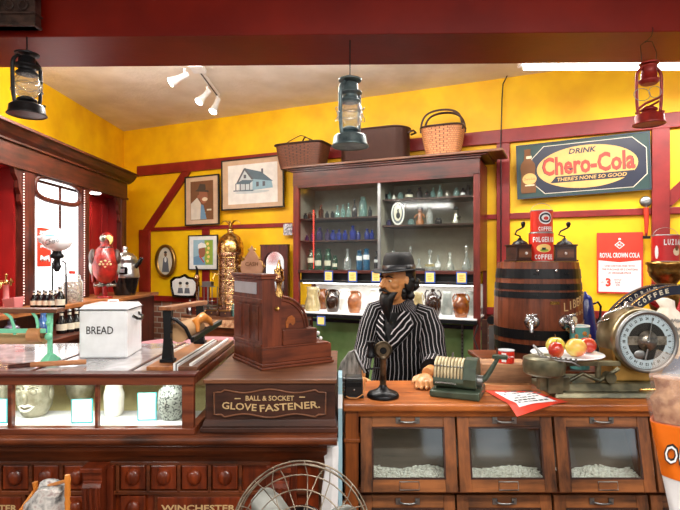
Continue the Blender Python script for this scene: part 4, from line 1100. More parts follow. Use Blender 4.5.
m = MB('can_red_dark'); m.tube([(HX-.14, 2.66, hz(297)), (HX-.08, 2.64, hz(304)), (HX-.02, 2.62, hz(306))], [.012, .016, .018], 8); m.tube([(HX+.06, 2.64, hz(306)), (HX+.10, 2.66, hz(292))], [.016, .01], 8); obj('side_arm', m, t)
coffee_can('coffee_can', 'red Luzianne coffee can on the brass hopper of the coffee mill', 665.5, 2.7, hz(261.6), .066, .140, 'luz')

t = thing('cloth_doll', 'cream printed cloth flour sack in a blue denim skirt beside the dial scale', 'sack', (X(677, 2.2), 2.235, ZC))
def blob_rings(spec, n=28, wob=.08, seed=1):
    rnd = random.Random(seed); ph = [rnd.uniform(0, 6) for _ in range(5)]
    out = []
    for z, rx, ry, cx in spec:
        out.append([(cx+rx*math.cos(a)*(1+wob*math.sin(5*a+ph[0]+z*9)+wob*.5*math.sin(9*a+ph[1])), ry*math.sin(a)*(1+wob*math.sin(4*a+ph[2]+z*7)), z) for a in [2*PI*i/n for i in range(n)]])
    return out
m = MB('denim'); m.loft(blob_rings([(0, .06, .05, .0), (.05, .075, .06, 0), (.14, .06, .05, 0), (.18, .04, .04, -.01)])); obj('skirt', m, t)
m = MB('sack_cloth'); m.loft(blob_rings([(.12, .05, .045, .01), (.17, .062, .05, .0), (.27, .075, .055, -.01), (.315, .058, .05, -.015), (.345, .03, .03, -.02), (.355, .028, .026, -.02), (.38, .035, .03, -.03), (.392, .012, .01, -.03)], seed=4)); s_ = obj('sack', m, t)
m = MB('ink_grey')
scribble(m, .06, .02, (-.015, -.062, .30), 3); scribble(m, .08, .02, (-.008, -.064, .265), 4); scribble(m, .06, .018, (-.002, -.060, .235), 5); obj('lettering', m, s_)

# snack bag held up by a small wire rack in front
t = thing('snack_rack', 'wire stand under the orange and white snack bag at right edge', 'stand', (1.09, 1.42, 0), -.6)
m = MB('steel_dull')
for sx in (-.12, .12):
    for sy in (-.07, .07): m.cyl((sx, sy, 0), (sx, sy, .66), .006, n=8)
for z in (.2, .66): m.tube([(-.12, -.07, z), (.12, -.07, z), (.12, .07, z), (-.12, .07, z)], .005, 6, closed=True)
for k in range(5): m.cyl((-.10+k*.05, -.07, .66), (-.10+k*.05, .07, .66), .003, n=6)
obj('frame', m, t)
t = thing('snack_bag', 'clear plastic snack bag with orange band and white base at right edge', 'snack bag', (1.058, 1.42, .667), -.6)
def bag_ring(z, w, d, cx): return [(cx+w*math.copysign(abs(math.cos(a))**.5, math.cos(a)), d*math.copysign(abs(math.sin(a))**.5, math.sin(a))*(1+.05*math.sin(6*a+z*30)), z) for a in [2*PI*i/32 for i in range(32)]]
def skew(z): return -.075*(z-.1)/.4
zs = [0, .03, .12, .20, .30, .36]
def seg(za_, zb_, mat, nm, lab=None, e=0):
    m = MB(mat); m.loft([bag_ring(za_+(zb_-za_)*k/6, (.115 if za_+(zb_-za_)*k/6 > .02 else .09)+e-(.02 if za_+(zb_-za_)*k/6 > .45 else 0), .055*(1-.3*max(0, (za_+(zb_-za_)*k/6-.36)/.2))+e, skew(za_+(zb_-za_)*k/6)) for k in range(7)]); return obj(nm, m, t, label=lab)
seg(0, .22, 'paper_white', 'white_base', 'white lower part'); seg(.22, .37, 'orange_band', 'printed_band', 'orange printed band', .0015); seg(.37, .50, 'plastic_film', 'clear_window')
seg(.372, .495, 'chip_fill', 'snack_filling', None, -.010)
m = MB('plastic_film'); m.hexa([(-.168, -.03, .497), (.02, -.03, .497), (.02, .03, .497), (-.168, .03, .497), (-.150, -.003, .575), (-.04, -.003, .545), (-.04, .003, .545), (-.150, .003, .575)]); obj('top_seal', m, t)
m = MB('ink_black'); text(m, 'OUT', .090, .060, (-.085, -.0610, .29), 'ink_black', bold=.06, rot=-.12); text(m, 'OUT', .084, .050, (-.085, -.0620, .29), 'paper_white', bold=.0, rot=-.06); obj('lettering', m, t)

# ================================================================== SIGNS ON THE WALL
def wthing(name, label, cat, px, py, d=.0, group=None, tilt=0):
    s_, z_ = W(px, py, d)
    o = thing(name, label, cat, wall_loc(s_, d, z_), WR, group); return o
# Chero-Cola
t = wthing('advertising_sign', 'blue, green and tan Chero-Cola sign with painted bottle on yellow wall', 'sign', 580.5, 167, .05)
t.rotation_euler = (0, -.028, WR)
sw, sh = .452, .208
m = MB('sign_green'); m.box(-sw, sw, -.012, 0, -sh, sh); m.mat('sign_slate')
oc = lambda w_, h_, c: [(-w_+c, -h_), (w_-c, -h_), (w_, -h_+c), (w_, h_-c), (w_-c, h_), (-w_+c, h_), (-w_, h_-c), (-w_, -h_+c)]
m.box(-sw-.008, sw+.008, -.016, -.010, sh-.006, sh+.006); m.box(-sw-.008, sw+.008, -.016, -.01, -sh-.006, -sh+.006); m.box(-sw-.008, -sw+.004, -.016, -.01, -sh, sh); m.box(sw-.004, sw+.008, -.016, -.01, -sh, sh)
obj('board', m, t)
cx = .055
def off(poly, dx): return [(a+dx, b_) for a, b_ in poly]
m = MB('label_cream'); m.prism(off(oc(.392, .186, .09), .045), -.0135, -.012); m.mat('navy').prism(off(oc(.387, .181, .088), .045), -.0145, -.0135)
m.mat('sign_tan').prism([(cx-.02+.345*math.cos(2*PI*i/48), .162*math.sin(2*PI*i/48)) for i in range(48)], -.016, -.0145); obj('oval_panel', m, t)
m = MB('sign_letter_red'); text(m, 'DRINK', .19, .040, (cx-.04, -.0165, .124), 'navy', shear=.2, bold=.03)
text(m, 'Chero-Cola', .635, .145, (cx-.01, -.0165, .022), 'navy', bold=.035); text(m, 'Chero-Cola', .625, .138, (cx-.01, -.0178, .022), 'sign_letter_red', bold=.022)
m.mat('navy').prism([(cx-.27, -.108), (cx+.26, -.108), (cx+.30, -.060), (cx-.23, -.060)], -.0175, -.016)
text(m, "THERE'S NONE SO GOOD", .47, .028, (cx+.015, -.0185, -.084), 'sign_tan', shear=.15, bold=.015); obj('lettering', m, t)
bo = [(0.0, -.17), (.052, -.17), (.056, -.15), (.050, -.02), (.056, .03), (.05, .06), (.028, .09), (.022, .15), (.024, .175), (0, .175)]
m = MB('brown_print'); m.prism([(-.375+a, b_) for a, b_ in bo]+[(-.375-a, b_) for a, b_ in bo[::-1]][0:], -.0185, -.0145); m.mat('sign_tan').prism([(-.365+.052*math.cos(2*PI*i/20), -.06+.045*math.sin(2*PI*i/20)) for i in range(20)], -.0195, -.0185); m.mat('cream').box(-.40, -.33, -.0192, -.018, -.115, -.105); m.box(-.385, -.345, -.0192, -.018, .10, .12)
m.mat('sign_letter_red'); text(m, 'Chero-Cola', .085, .018, (-.365, -.0202, -.06), 'sign_letter_red'); obj('painted_bottle', m, t)

t = wthing('advertising_sign', 'red and white ROYAL CROWN COLA price sign on the yellow wall', 'sign', 619.5, 263, .012)
w2, h2 = .152, .228
m = MB('sign_red'); m.box(-w2, w2, -.006, 0, -h2, h2); obj('board', m, t)
m = MB('paper_white'); m.prism([(-w2+.012, -h2+.012), (w2-.012, -h2+.012), (w2-.012, .02), (0, .005), (-w2+.012, .02)], -.0075, -.006)
text(m, 'ROYAL CROWN COLA', .262, .038, (0, -.0075, .058), 'paper_white', bold=.02)
m.prism([(0, .105), (.034, .135), (0, .165), (-.034, .135)], -.0072, -.006); m.mat('sign_red').prism([(0, .112), (.026, .135), (0, .158), (-.026, .135)], -.0082, -.0072)
text(m, 'RC', .026, .018, (0, -.0088, .135), 'paper_white', bold=.03); m.mat('paper_white').ball((0, -.007, .178), (.01, .002, .008), 8, 6)
text(m, 'ONE CARTON FREE WITH', .20, .014, (0, -.0082, -.022), 'sign_letter_red', bold=.01)
text(m, 'THE PURCHASE OF 2 CARTONS', .235, .014, (0, -.0082, -.048), 'sign_letter_red', bold=.01)
text(m, 'AT REGULAR PRICE', .15, .014, (0, -.0082, -.074), 'sign_letter_red', bold=.01)
text(m, '3', .034, .064, (-.075, -.0082, -.145), 'sign_red', bold=.05); text(m, 'NO.', .02, .012, (-.115, -.0082, -.145), 'sign_letter_red')
for k, q in enumerate(('BOTTLES', 'FOR', '25')): text(m, q, .045-.01*k, .012, (-.012, -.0082, -.125-.02*k), 'sign_letter_red')
obj('printing', m, t)

t = wthing('hanging_tool', 'red handled tool with a round metal head hanging on the yellow wall', 'tool', 646, 238, .045)
m = MB('handle_red'); m.tube([(0, -.01, .02), (.002, -.01, .12), (-.002, -.01, .22)], [.010, .016, .019], 10, flat=.5); obj('handle', m, t)
m = MB('steel_dull'); m.lathe([(.036, .006), (.04, 0), (.03, -.006), (.012, -.01)], 20, (-.004, -.01, .265), 'y'); m.cyl((0, -.01, .20), (0, -.01, .25), .006, n=8); obj('head', m, t)
m = MB('iron_black'); m.box(-.022, .026, -.02, .0, -.006, .014); m.cyl((0, -.01, .0), (0, -.01, .04), .006, n=8); obj('tip', m, t)
# cable
t_ = MB('black')
pts = []
for px, py, d in ((518, 60, .02), (515, 66, .03), (507, 76, .04), (503, 84, .045), (502, 100, .04), (501.5, 120, .045), (501, 136, .05), (500.5, 150, .05), (501, 172, .05), (501, 262, .045), (498, 300, .05)):
    s_, z_ = W(px, py, d); pts.append(tuple(wall_loc(s_, d, z_)))
t_.tube(pts, .005, 6)
tag(obj('electrical_cable', t_), 'black electrical cable running down the red post right of the bottle cabinet', 'cable')
# ================================================================== LANTERNS
def lantern(label, loc, rz, body, hook_pts, glass_on=True, h=.30, bent=False, base='lamp_red_inside', s=1.0, wide=1.0):
    t = thing('hanging_lantern', label, 'lantern', loc, rz)
    t.scale = (s*wide, s*wide, s)
    m = MB(body); m.lathe([(.066, .004), (.070, 0), (.074, .003), (.068, .012), (.064, .045), (.058, .052), (.034, .058), (.032, .066)], 32)
    m.cyl((.045, -.03, .05), (.047, -.032, .062), .011, n=10)
    obj('fuel_tank', m, t)
    m = MB(base); m.lathe([(.064, .006), (.001, .010)], 28, caps=False); obj('tank_underside', m, t)
    m = MB(body); m.lathe([(.024, .062), (.030, .068), (.038, .072), (.036, .080), (.026, .086), (.022, .09)], 20)
    obj('burner', m, t)
    if glass_on:
        m = MB('lantern_glass'); m.lathe([(.026, .088), (.040, .105), (.050, .130), (.052, .150), (.046, .175), (.036, .198), (.030, .205)], 28, caps=False); obj('globe', m, t)
    m = MB(body); 
    if glass_on: m.lathe([(.030, .200), (.042, .204), (.040, .212), (.032, .218), (.030, .238), (.047, .240), (.047, .246), (.032, .250), (.030, .285), (.020, .290)], 24)
    else: m.lathe([(.034, .200), (.048, .215), (.046, .222), (.036, .222), (.034, .285), (.038, .288), (.034, .294)], 24)
    m.lathe([(.044, .298), (.046, .304), (.030, .312), (.008, .314)], 24)
    m.cyl((0, 0, .28), (0, 0, .31), .008, n=8)
    obj('chimney_top', m, t)
    m = MB(body)
    for sx in (-1, 1):
        m.tube(ch([(sx*.034, 0, .285), (sx*.058, 0, .26), (sx*.062, 0, .22), (sx*.060, 0, .10), (sx*.052, 0, .05)]), .0075, 10)
    obj('side_tube', m, t)
    m = MB('steel_dull')
    if glass_on:
        for sx in (-1, 1):
            pass
        m.tube([(.058*math.cos(2*PI*i/24), .058*math.sin(2*PI*i/24), .135+.018*math.sin(4*PI*i/24)) for i in range(24)], .0016, 5, closed=True)
        m.tube([(.056*math.cos(2*PI*i/24), .056*math.sin(2*PI*i/24), .158-.018*math.sin(4*PI*i/24)) for i in range(24)], .0016, 5, closed=True)
    else:
        m.tube([(-.052+.0*i+.04*math.cos(2*PI*i/20), -.03, .14+.03*math.sin(2*PI*i/20)) for i in range(20)], .0016, 5, closed=True)
        m.tube([(.005+.03*math.cos(2*PI*i/20), -.04, .15+.028*math.sin(2*PI*i/20)) for i in range(20)], .0016, 5, closed=True)
        m.mat(body).tube([(-.06, -.01, .075), (-.03, -.02, .10), (.03, -.02, .125), (.055, -.01, .14)], .006, 8); m.tube([(-.06, .01, .06), (0, .01, .09), (.055, .01, .12)], .005, 8)
    obj('wire_guard', m, t)
    m = MB('iron_black')
    for hp in hook_pts: m.tube(hp, .0026 if glass_on else .0018, 6)
    obj('hanging_wire', m, t)
    return t
ly = 2.30
lx = X(350, ly); lz = Z(147, ly)
lantern('blue-grey hurricane lantern with glass globe hanging in the middle of beam', (lx, ly, lz), .9, 'lantern_blue', [[(0, 0, .305), (0, 0, 2.503-lz)]], base='pewter', wide=1.16)
ly = 2.27; lx = X(27, ly); lz = Z(115.5, ly)
lantern('black hurricane lantern with red underside hanging at the upper left', (lx, ly, lz), 1.2, 'lantern_black', [[(0, 0, .305), (0, 0, (2.503-lz)/.9)]], s=.9, wide=1.22)
ly = 2.16; lx = X(649, ly); lz = Z(125, ly); s_ = .86
zt = .30
hk = (X(647, 2.235)-lx)/s_
lantern('red lantern without its glass globe hanging by a long wire at upper right', (lx, ly, lz), 0, 'lantern_red',
        [[(-.034, 0, zt), (-.040, .0, zt+.06), (-.03, .02, zt+.10), (0, .03, zt+.125), (.028, .02, zt+.12), (.036, .0, zt+.06), (.034, 0, zt)],
         [(0, .03, zt+.12), (hk, .05, zt+.16), (hk+.015, .06, zt+.20), (hk+.01, .07, zt+.225), (hk-.015, .075, zt+.22), (hk-.012, .088, zt+.195), (hk, .1, zt+.20)]], glass_on=False, s=s_)
# carved box hanging at the top left
t = thing('carved_bracket', 'dark carved corner of a hanging wooden case at the top left corner', 'case', (0, 0, 0))
x1_ = X(35, 2.19); z0_ = Z(26, 2.19)
m = MB('carved_dark'); m.box(-1.9, x1_, 2.19, 2.238, z0_, 3.0); m.box(-1.9, x1_+.006, 2.182, 2.238, z0_+.0, z0_+.014); m.box(-1.9, x1_+.008, 2.18, 2.238, z0_+.05, z0_+.06); obj('case', m, t, .004)
m = MB('carved_dark')
for k in range(8):
    xx = x1_-.05-k*.06
    m.tube([(xx+.018*math.cos(a), 2.187, z0_+.09+.02*math.sin(a)) for a in [2*PI*i/12 for i in range(12)]], .005, 6, closed=True)
obj('carving', m, t)

# ================================================================== TRACK LIGHTS
t = thing('track_light', 'white ceiling track with three white spot lamps, left of the middle lantern', 'ceiling light', (-1.09, 4.2, HC))
m = MB('plastic_white'); m.box(-.018, .018, -.32, .36, -.022, 0); m.mat('black').box(-.006, .006, -.30, .34, -.024, -.021); m.mat('plastic_white').box(-.05, .05, -.36, -.22, -.03, 0); obj('track', m, t, .002)
def lamp(bx, by, aim, nm='spot_lamp'):
    p = Vector((bx, by, -.02)); e = p+Vector(aim).normalized()*.0
    j = Vector((bx, by, -.075)); d = Vector(aim).normalized()
    m = MB('plastic_white'); m.cyl(p, j, .010, n=8); m.ball(j, .02, 10, 8)
    a = j-d*.03; m.tube([a, a+d*.07, a+d*.10, a+d*.15], [.022, .023, .027, .038], 20)
    o = obj(nm, m, t)
    g = MB('lamp_white'); g.tube([a+d*.150, a+d*.156], [.034, .030], 20); obj('bulb', g, o)
    w_ = Vector((-1.09, 4.2, HC))+a+d*.17
    spot('track_spot', tuple(w_), tuple(w_+d), 32, 1.9, .9)
lamp(-.10, -.30, (-.9, -.35, -.62)); lamp(-.03, .10, (-.45, -.45, -.75)); lamp(.0, .33, (-.2, -.40, -.8))
# ================================================================== BOTTLE CABINET (on the back wall)
sA, _ = W(293, 262, .4); sB, _ = W(480, 262, .4)
sM = (sA+sB)/2; HW = (sB-sA)/2
CLOC = wall_loc(sM, .01, 0)
cab = thing('bottle_cabinet', 'tall glass fronted wooden cabinet of old bottles and jugs behind the mannequin', 'cabinet', CLOC, WR)
D0, D1 = -.39, 0.0     # front and back in local y
m = MB('cabinet_wood_z')
boxes('side_post', 'cabinet_wood_z', cab, [(-HW, -HW+.055, D0, D0+.04, .0, 2.28), (HW-.05, HW, D0, D0+.04, 0, 2.28), (-HW, -HW+.03, D1-.04, D1, 0, 1.43), (HW-.03, HW, D1-.04, D1, 0, 1.43)], .003)
boxes('side_panel', 'cabinet_wood_z', cab, [(-HW, -HW+.02, D0+.04, D1, 1.43, 2.28), (HW-.02, HW, D0+.04, D1, 1.43, 2.28)], .003)
m = MB('cabinet_wood'); m.box(-HW, HW, D0-.005, D0+.03, 2.165, 2.30); m.box(-HW-.01, HW+.01, D0-.02, D0+.0, 2.285, 2.30); m.mat('mahogany_x').box(-HW+.05, HW-.05, D0-.012, D0, 2.145, 2.168); obj('frieze', m, cab, .003)
m = MB('lid_wood'); m.box(-HW-.07, HW+.08, D0-.06, D1, 2.315, 2.335); m.box(HW+.08, HW+.17, D0-.06, -.10, 2.315, 2.335); m.mat('mahogany_x').box(-HW-.04, HW+.06, D0-.035, D1, 2.30, 2.315); obj('cornice', m, cab, .004)
m = MB('case_back'); m.box(-HW+.02, HW-.02, -.012, 0, 1.43, 2.30); m.box(-HW+.02, -HW+.026, D0+.04, -.012, 1.43, 2.17); m.box(HW-.026, HW-.02, D0+.04, -.012, 1.43, 2.17); obj('back_panel', m, cab)
m = MB('case_back'); m.box(-HW+.02, HW-.02, D0+.03, -.012, 2.17, 2.18); obj('ceiling_panel', m, cab)
def cx_(px, d): # photo column -> local x at depth d in front of wall
    return W(px, 262, d)[0]-sM
xd = cx_(380, .37)
m = MB('steel_dull'); m.box(xd-.012, xd+.012, D0+.005, D0+.02, 1.44, 2.15); obj('door_edge', m, cab)
m = MB('case_back'); m.box(xd-.008, xd+.008, D0+.03, -.012, 1.43, 2.17); obj('divider', m, cab)
m = MB('pane'); m.box(-HW+.055, xd, D0+.018, D0+.021, 1.44, 2.15); obj('glass_door', m, cab)
m = MB('pane'); m.box(xd, HW-.05, D0+.008, D0+.011, 1.44, 2.15); obj('glass_door', m, cab)
m = MB('cabinet_wood'); m.box(-HW+.05, HW-.045, D0-.004, D1, 1.405, 1.432); m.mat('black').box(-HW+.05, HW-.045, D0+.02, D1-.1, 1.32, 1.345); m.box(-HW+.05, HW-.045, D0+.06, D0+.07, 1.345, 1.405); obj('bottom_rail', m, cab, .002)
SD = .22
zl = [Z(218.5, 0), 0]
def shelf_z(py, px, d=SD):
    return W(px, py, d)[1]
Z1L, Z2L = shelf_z(218.5, 340), shelf_z(240.5, 340)
Z1R, Z2R = shelf_z(199, 430), shelf_z(225, 430)
ZBOT = 1.432
def shelf(xa, xb, z, mat='brown_box_wood'):
    m = MB(mat); m.box(xa, xb, D0+.06, -.014, z-.014, z); return obj('shelf', m, cab)
shelf(-HW+.027, xd-.01, Z1L); shelf(-HW+.027, xd-.01, Z2L)
shelf(xd+.01, HW-.027, Z1R); shelf(xd+.01, HW-.027, Z2R)
ZJ = 1.07
m = MB('steel_dull'); m.mat('white').box(-HW+.04, HW-.02, D0-.03, -.02, ZJ-.012, ZJ); m.mat('iron_black').box(-HW+.04, HW-.02, D0-.035, -.02, ZJ-.042, ZJ-.012); obj('jug_shelf', m, cab, .002)
m = MB('jug_white'); m.box(-HW+.04, HW-.03, -.02, -.01, ZJ, 1.32); obj('jug_backboard', m, cab)
m = MB('board_green'); m.box(-HW+.03, HW-.03, -.06, -.04, .0, ZJ-.05); m.mat('navy').box(-HW+.03, HW-.03, -.066, -.06, .945, .975); obj('lower_panel', m, cab)
m = MB('steel_dull'); m.box(cx_(462, .1)-.008, cx_(462, .1)+.008, -.08, -.066, .4, ZJ-.045); m.mat('black')
for k in range(16): m.box(cx_(462, .1)-.004, cx_(462, .1)+.004, -.081, -.079, .5+k*.03, .512+k*.03)
obj('shelf_standard', m, cab)
m = MB('led_strip'); m.box(-HW+.08, HW-.06, D0+.04, D0+.055, 1.312, 1.319); obj('light_strip', m, cab)
# area lamps inside (under the rail over the jugs, and along the top of the case)
def wall_area(xc, y, z, sx, sy, power, col=(1, .98, .95)):
    p = Matrix.Translation(CLOC) @ Matrix.Rotation(WR, 4, 'Z') @ Vector((xc, y, z))
    return area('cabinet_lamp', tuple(p), (0, 0, WR), sx, sy, power, col)
wall_area(0, -.22, 1.31, 1.4, .12, 3.0)
# yellow tags on the rail
for px in (328.5, 352.5, 376, 430, 461.5):
    t = thing('price_tag', 'tag', 'tag', CLOC, WR)
    xx = cx_(px, .41)
    m = MB('tag_blue'); m.box(xx-.040, xx+.040, D0-.010, D0-.006, 1.335, 1.425); obj('card', m, t)
    m = MB('tag_yellow'); m.box(xx-.031, xx+.031, D0-.012, D0-.0095, 1.345, 1.415); obj('paper', m, t)
    m = MB('tag_orange')
    for k in range(4): m.box(xx-.022+k*.002, xx+.020-(k % 2)*.006, D0-.0135, D0-.0115, 1.397-k*.013, 1.402-k*.013)
    obj('print', m, t)
    t['label'] = {328.5: 'yellow card with blue border, leftmost tag on the bottle cabinet rail', 352.5: 'yellow card with blue border above the terracotta brown jar', 376: 'yellow blue-bordered card partly hidden behind the black hat brim', 430: 'yellow card with blue border above the dark round jug', 461.5: 'yellow card with blue border, rightmost tag on the bottle cabinet rail'}[px]
    t['group'] = 'yellow tags on the cabinet rail'

def bottle_prof(style, r, h):
    return {
     'med': [(r*.96, 0), (r, h*.03), (r, h*.55), (r*.9, h*.63), (r*.4, h*.72), (r*.34, h*.78), (r*.34, h*.92), (r*.48, h*.925), (r*.48, h*.99), (r*.3, h)],
     'tall': [(r*.96, 0), (r, h*.03), (r, h*.42), (r*.75, h*.54), (r*.36, h*.66), (r*.3, h*.9), (r*.42, h*.91), (r*.42, h*.98), (r*.28, h)],
     'squat': [(r*.9, 0), (r, h*.1), (r, h*.5), (r*.85, h*.66), (r*.45, h*.76), (r*.42, h*.88), (r*.6, h*.9), (r*.6, h*.97), (r*.4, h)],
     'wide': [(r*.96, 0), (r, h*.04), (r, h*.70), (r*.7, h*.80), (r*.62, h*.86), (r*.62, h*.95), (r*.75, h*.955), (r*.75, h), (r*.6, h)],
     'decanter': [(r*.8, 0), (r, h*.06), (r*.98, h*.2), (r*.55, h*.42), (r*.28, h*.52), (r*.26, h*.66), (r*.44, h*.70), (r*.26, h*.72), (r*.16, h*.74), (r*.34, h*.80), (r*.46, h*.88), (r*.3, h*.97), (r*.05, h)],
    }[style]
def cab_bottle(px, z, r, h, mat, style, label, d=SD, name='bottle', cat='bottle', group=None, label_mat=None, cork=None, lz=(.2, .45)):
    s_, _z = W(px, 262, d)
    loc = wall_loc(s_, d+.0, z+.0005)
    m = MB(mat); m.lathe(bottle_prof(style, r, h), 16)
    if label_mat or cork:
        t = thing(name, label, cat, loc, WR, group); obj('glass', m, t)
        if label_mat:
            l = MB(label_mat); l.lathe([(r*1.02, h*lz[0]), (r*1.03, h*lz[1])], 14, a0=-PI*.9, a1=-PI*.1, caps=False); obj('paper_label', l, t)
        if cork:
            c = MB(cork); c.cyl((0, 0, h*.97), (0, 0, h*1.04), r*.36, n=10); obj('stopper', c, t)
        return t
    return solo(name, m, label, cat, loc, WR, group)
def row(lst, z, place, group, d=SD):
    seen = {}
    for i, e in enumerate(lst):
        px, r, h, mat, style, desc = e[:6]; kw = e[6] if len(e) > 6 else {}
        lab = '%s, %s from left %s' % (desc, ORD[i], place)
        cab_bottle(px, z, r, h, mat, style, lab, d, group=group, **kw)
k = 4.5/510
row([(305.5, .018, .055, 'glass_dark', 'squat', 'small dark bottle'), (310, .018, .062, 'glass_brown', 'wide', 'small brown bottle'), (314.5, .018, .055, 'glass_brown', 'squat', 'squat brown bottle'), (321, .024, .125, 'glass_brown', 'med', 'taller brown bottle'), (327, .019, .065, 'glass_dark', 'squat', 'dark round bottle'), (332.5, .018, .062, 'glass_dark', 'wide', 'small black bottle'),
     (337.5, .024, .112, 'glass_aqua', 'tall', 'aqua green bottle'), (343, .021, .118, 'glass_aqua', 'med', 'pale aqua bottle'), (348.5, .021, .128, 'glass_aqua', 'tall', 'slim aqua bottle'), (354.5, .023, .160, 'glass_dark', 'tall', 'tall dark bottle'), (363, .035, .175, 'glass_aqua', 'wide', 'wide clear aqua bottle'), (370, .018, .09, 'glass_dark', 'med', 'small dark bottle')],
    Z1L, 'on upper left shelf', 'bottles on the upper left shelf', .25)
row([(307, .020, .05, 'glass_purple', 'squat', 'small purple bottle'), (313, .022, .085, 'glass_purple', 'med', 'purple bottle'), (319.5, .032, .118, 'glass_purple', 'squat', 'wide purple bottle'), (327.5, .024, .10, 'glass_purple', 'med', 'dark violet bottle'), (333, .026, .09, 'glass_blue', 'squat', 'cobalt blue bottle'), (339, .024, .095, 'glass_blue', 'med', 'cobalt blue bottle'), (345, .024, .085, 'glass_blue', 'squat', 'rounded cobalt blue bottle'), (353, .030, .125, 'glass_blue', 'med', 'tall cobalt blue bottle'), (358.5, .018, .07, 'glass_blue', 'wide', 'small blue bottle'), (367, .024, .095, 'glass_blue', 'squat', 'deep blue bottle'), (372, .020, .085, 'glass_blue', 'med', 'deep blue bottle')],
    Z2L, 'on middle left shelf', 'blue and purple bottles on the middle left shelf', .25)
lb = {'label_mat': 'label_cream', 'cork': 'green_dark'}
row([(311.5, .034, .175, 'glass_green', 'wide', 'green apothecary bottle', dict(lb, lz=(.35, .6))), (318.5, .032, .18, 'glass_green', 'wide', 'green apothecary bottle with cream label', lb), (328, .031, .178, 'glass_green', 'wide', 'green apothecary bottle with cream label', lb), (335, .024, .125, 'glass_green', 'wide', 'shorter green apothecary bottle', {'label_mat': 'label_cream'}),
     (347.5, .036, .18, 'glass_clear', 'tall', 'clear conical glass bottle'), (359.5, .028, .165, 'glass_teal', 'wide', 'teal blue bottle', {'label_mat': 'paper_white', 'lz': (.5, .72), 'cork': 'navy'}), (366.5, .030, .178, 'glass_teal', 'wide', 'teal blue bottle', {'label_mat': 'paper_white', 'lz': (.5, .72), 'cork': 'navy'}), (377, .024, .16, 'glass_dark', 'med', 'grey blue bottle', {'label_mat': 'paper_white', 'lz': (.4, .55)})],
    ZBOT, 'on bottom left shelf', 'labelled bottles on the bottom left shelf', .27)
row([(386, .018, .055, 'glass_dark', 'wide', 'small dark bottle'), (389.5, .018, .075, 'glass_aqua', 'med', 'small clear bottle'), (394, .015, .045, 'jug_white', 'squat', 'small white jar'), (400.5, .024, .062, 'glass_aqua', 'wide', 'grey green jar'), (409.5, .033, .085, 'glass_dark', 'squat', 'round black bottle', {'label_mat': 'label_cream'}), (419.5, .026, .095, 'glass_dark', 'squat', 'dark brown bottle'), (427, .018, .075, 'glass_dark', 'med', 'thin black bottle'), (433, .020, .085, 'glass_aqua', 'med', 'pale green bottle'), (440, .022, .105, 'glass_aqua', 'tall', 'aqua green bottle'),
     (447.5, .024, .055, 'pewter', 'squat', 'grey jar'), (456.5, .025, .075, 'glass_aqua', 'squat', 'pale blue round bottle'), (463, .018, .07, 'glass_dark', 'wide', 'black and white bottle', {'label_mat': 'paper_white'}), (468.5, .022, .088, 'glass_dark', 'squat', 'dark bottle')],
    Z1R, 'on upper right shelf', 'bottles on the upper right shelf', .25)
row([(389, .022, .05, 'glass_purple', 'wide', 'dark jar'), (411, .028, .05, 'glass_aqua', 'wide', 'pale green jar'), (429.5, .03, .15, 'glass_clear', 'med', 'tall clear glass bottle'), (438.5, .028, .05, 'glass_dark', 'wide', 'grey glass jar')], Z2R, 'on middle right shelf', 'glassware on the middle right shelf', .25)
row([(393.5, .030, .17, 'glass_clear', 'decanter', 'clear glass decanter'), (410.5, .026, .20, 'glass_clear', 'decanter', 'tall slim clear decanter'), (419, .034, .10, 'glass_clear', 'decanter', 'small clear decanter'), (430, .040, .17, 'glass_clear', 'decanter', 'clear decanter', {'label_mat': 'jug_olive', 'lz': (.18, .30)}),
     (438, .022, .125, 'glass_clear', 'tall', 'clear slim bottle', {'label_mat': 'paper_white'}), (450, .036, .15, 'glass_clear', 'decanter', 'clear decanter'), (466.5, .036, .205, 'glass_clear', 'decanter', 'tallest clear decanter')],
    ZBOT, 'on bottom right shelf', 'clear decanters on the bottom right shelf', .25)
def in_cab(name, label, cat, px, z, d=.25, group=None):
    s_, _ = W(px, 262, d); return thing(name, label, cat, wall_loc(s_, d, z+.0005), WR, group)
t = in_cab('portrait_plate', 'blue-white oval plate standing on the middle right shelf of the bottle cabinet', 'plate', 398, Z2R, .30)
m = MB('jug_white'); m.lathe([(.075, -.004), (.072, .004), (.05, .006), (.001, .006)], 36, (0, 0, 0.105), 'y', sx=.70, sy=1.35); 
m = MB('jug_white'); m.prism([(.056*math.cos(2*PI*i/36), .096+.095*math.sin(2*PI*i/36)) for i in range(36)], -.006, .004); obj('plate', m, t)
m = MB('ink_grey'); m.prism([(.046*math.cos(2*PI*i/36), .096+.082*math.sin(2*PI*i/36)) for i in range(36)], -.0075, -.006); m.mat('label_cream').prism([(.034*math.cos(2*PI*i/36), .102+.068*math.sin(2*PI*i/36)) for i in range(36)], -.009, -.0075); m.mat('ink_black').ball((.004, -.009, .12), (.010, .002, .013), 10, 8); m.ball((.004, -.009, .08), (.018, .002, .028), 10, 8); obj('portrait', m, t)
t = in_cab('figurine', 'small doll figurine with dark hair on the middle right shelf', 'figurine', 420, Z2R)
m = MB('jug_terracotta'); m.lathe([(.030, 0), (.034, .03), (.018, .06), (.022, .09), (.012, .105)], 16); m.ball((0, 0, .118), .02, 12, 8); m.tube([(-.02, 0, .088), (-.04, -.01, .07), (-.042, -.02, .055)], [.009, .007, .006], 6); m.tube([(.02, 0, .088), (.04, -.01, .07), (.042, -.02, .055)], [.009, .007, .006], 6); obj('body', m, t)
m = MB('hair_black'); m.ball((0, .004, .128), (.026, .024, .02), 12, 8); m.box(-.018, .018, -.018, .012, .134, .150); obj('hair', m, t)
t = in_cab('figurine', 'grey figurine wearing a small round hat at the right of the middle shelf', 'figurine', 456, Z2R)
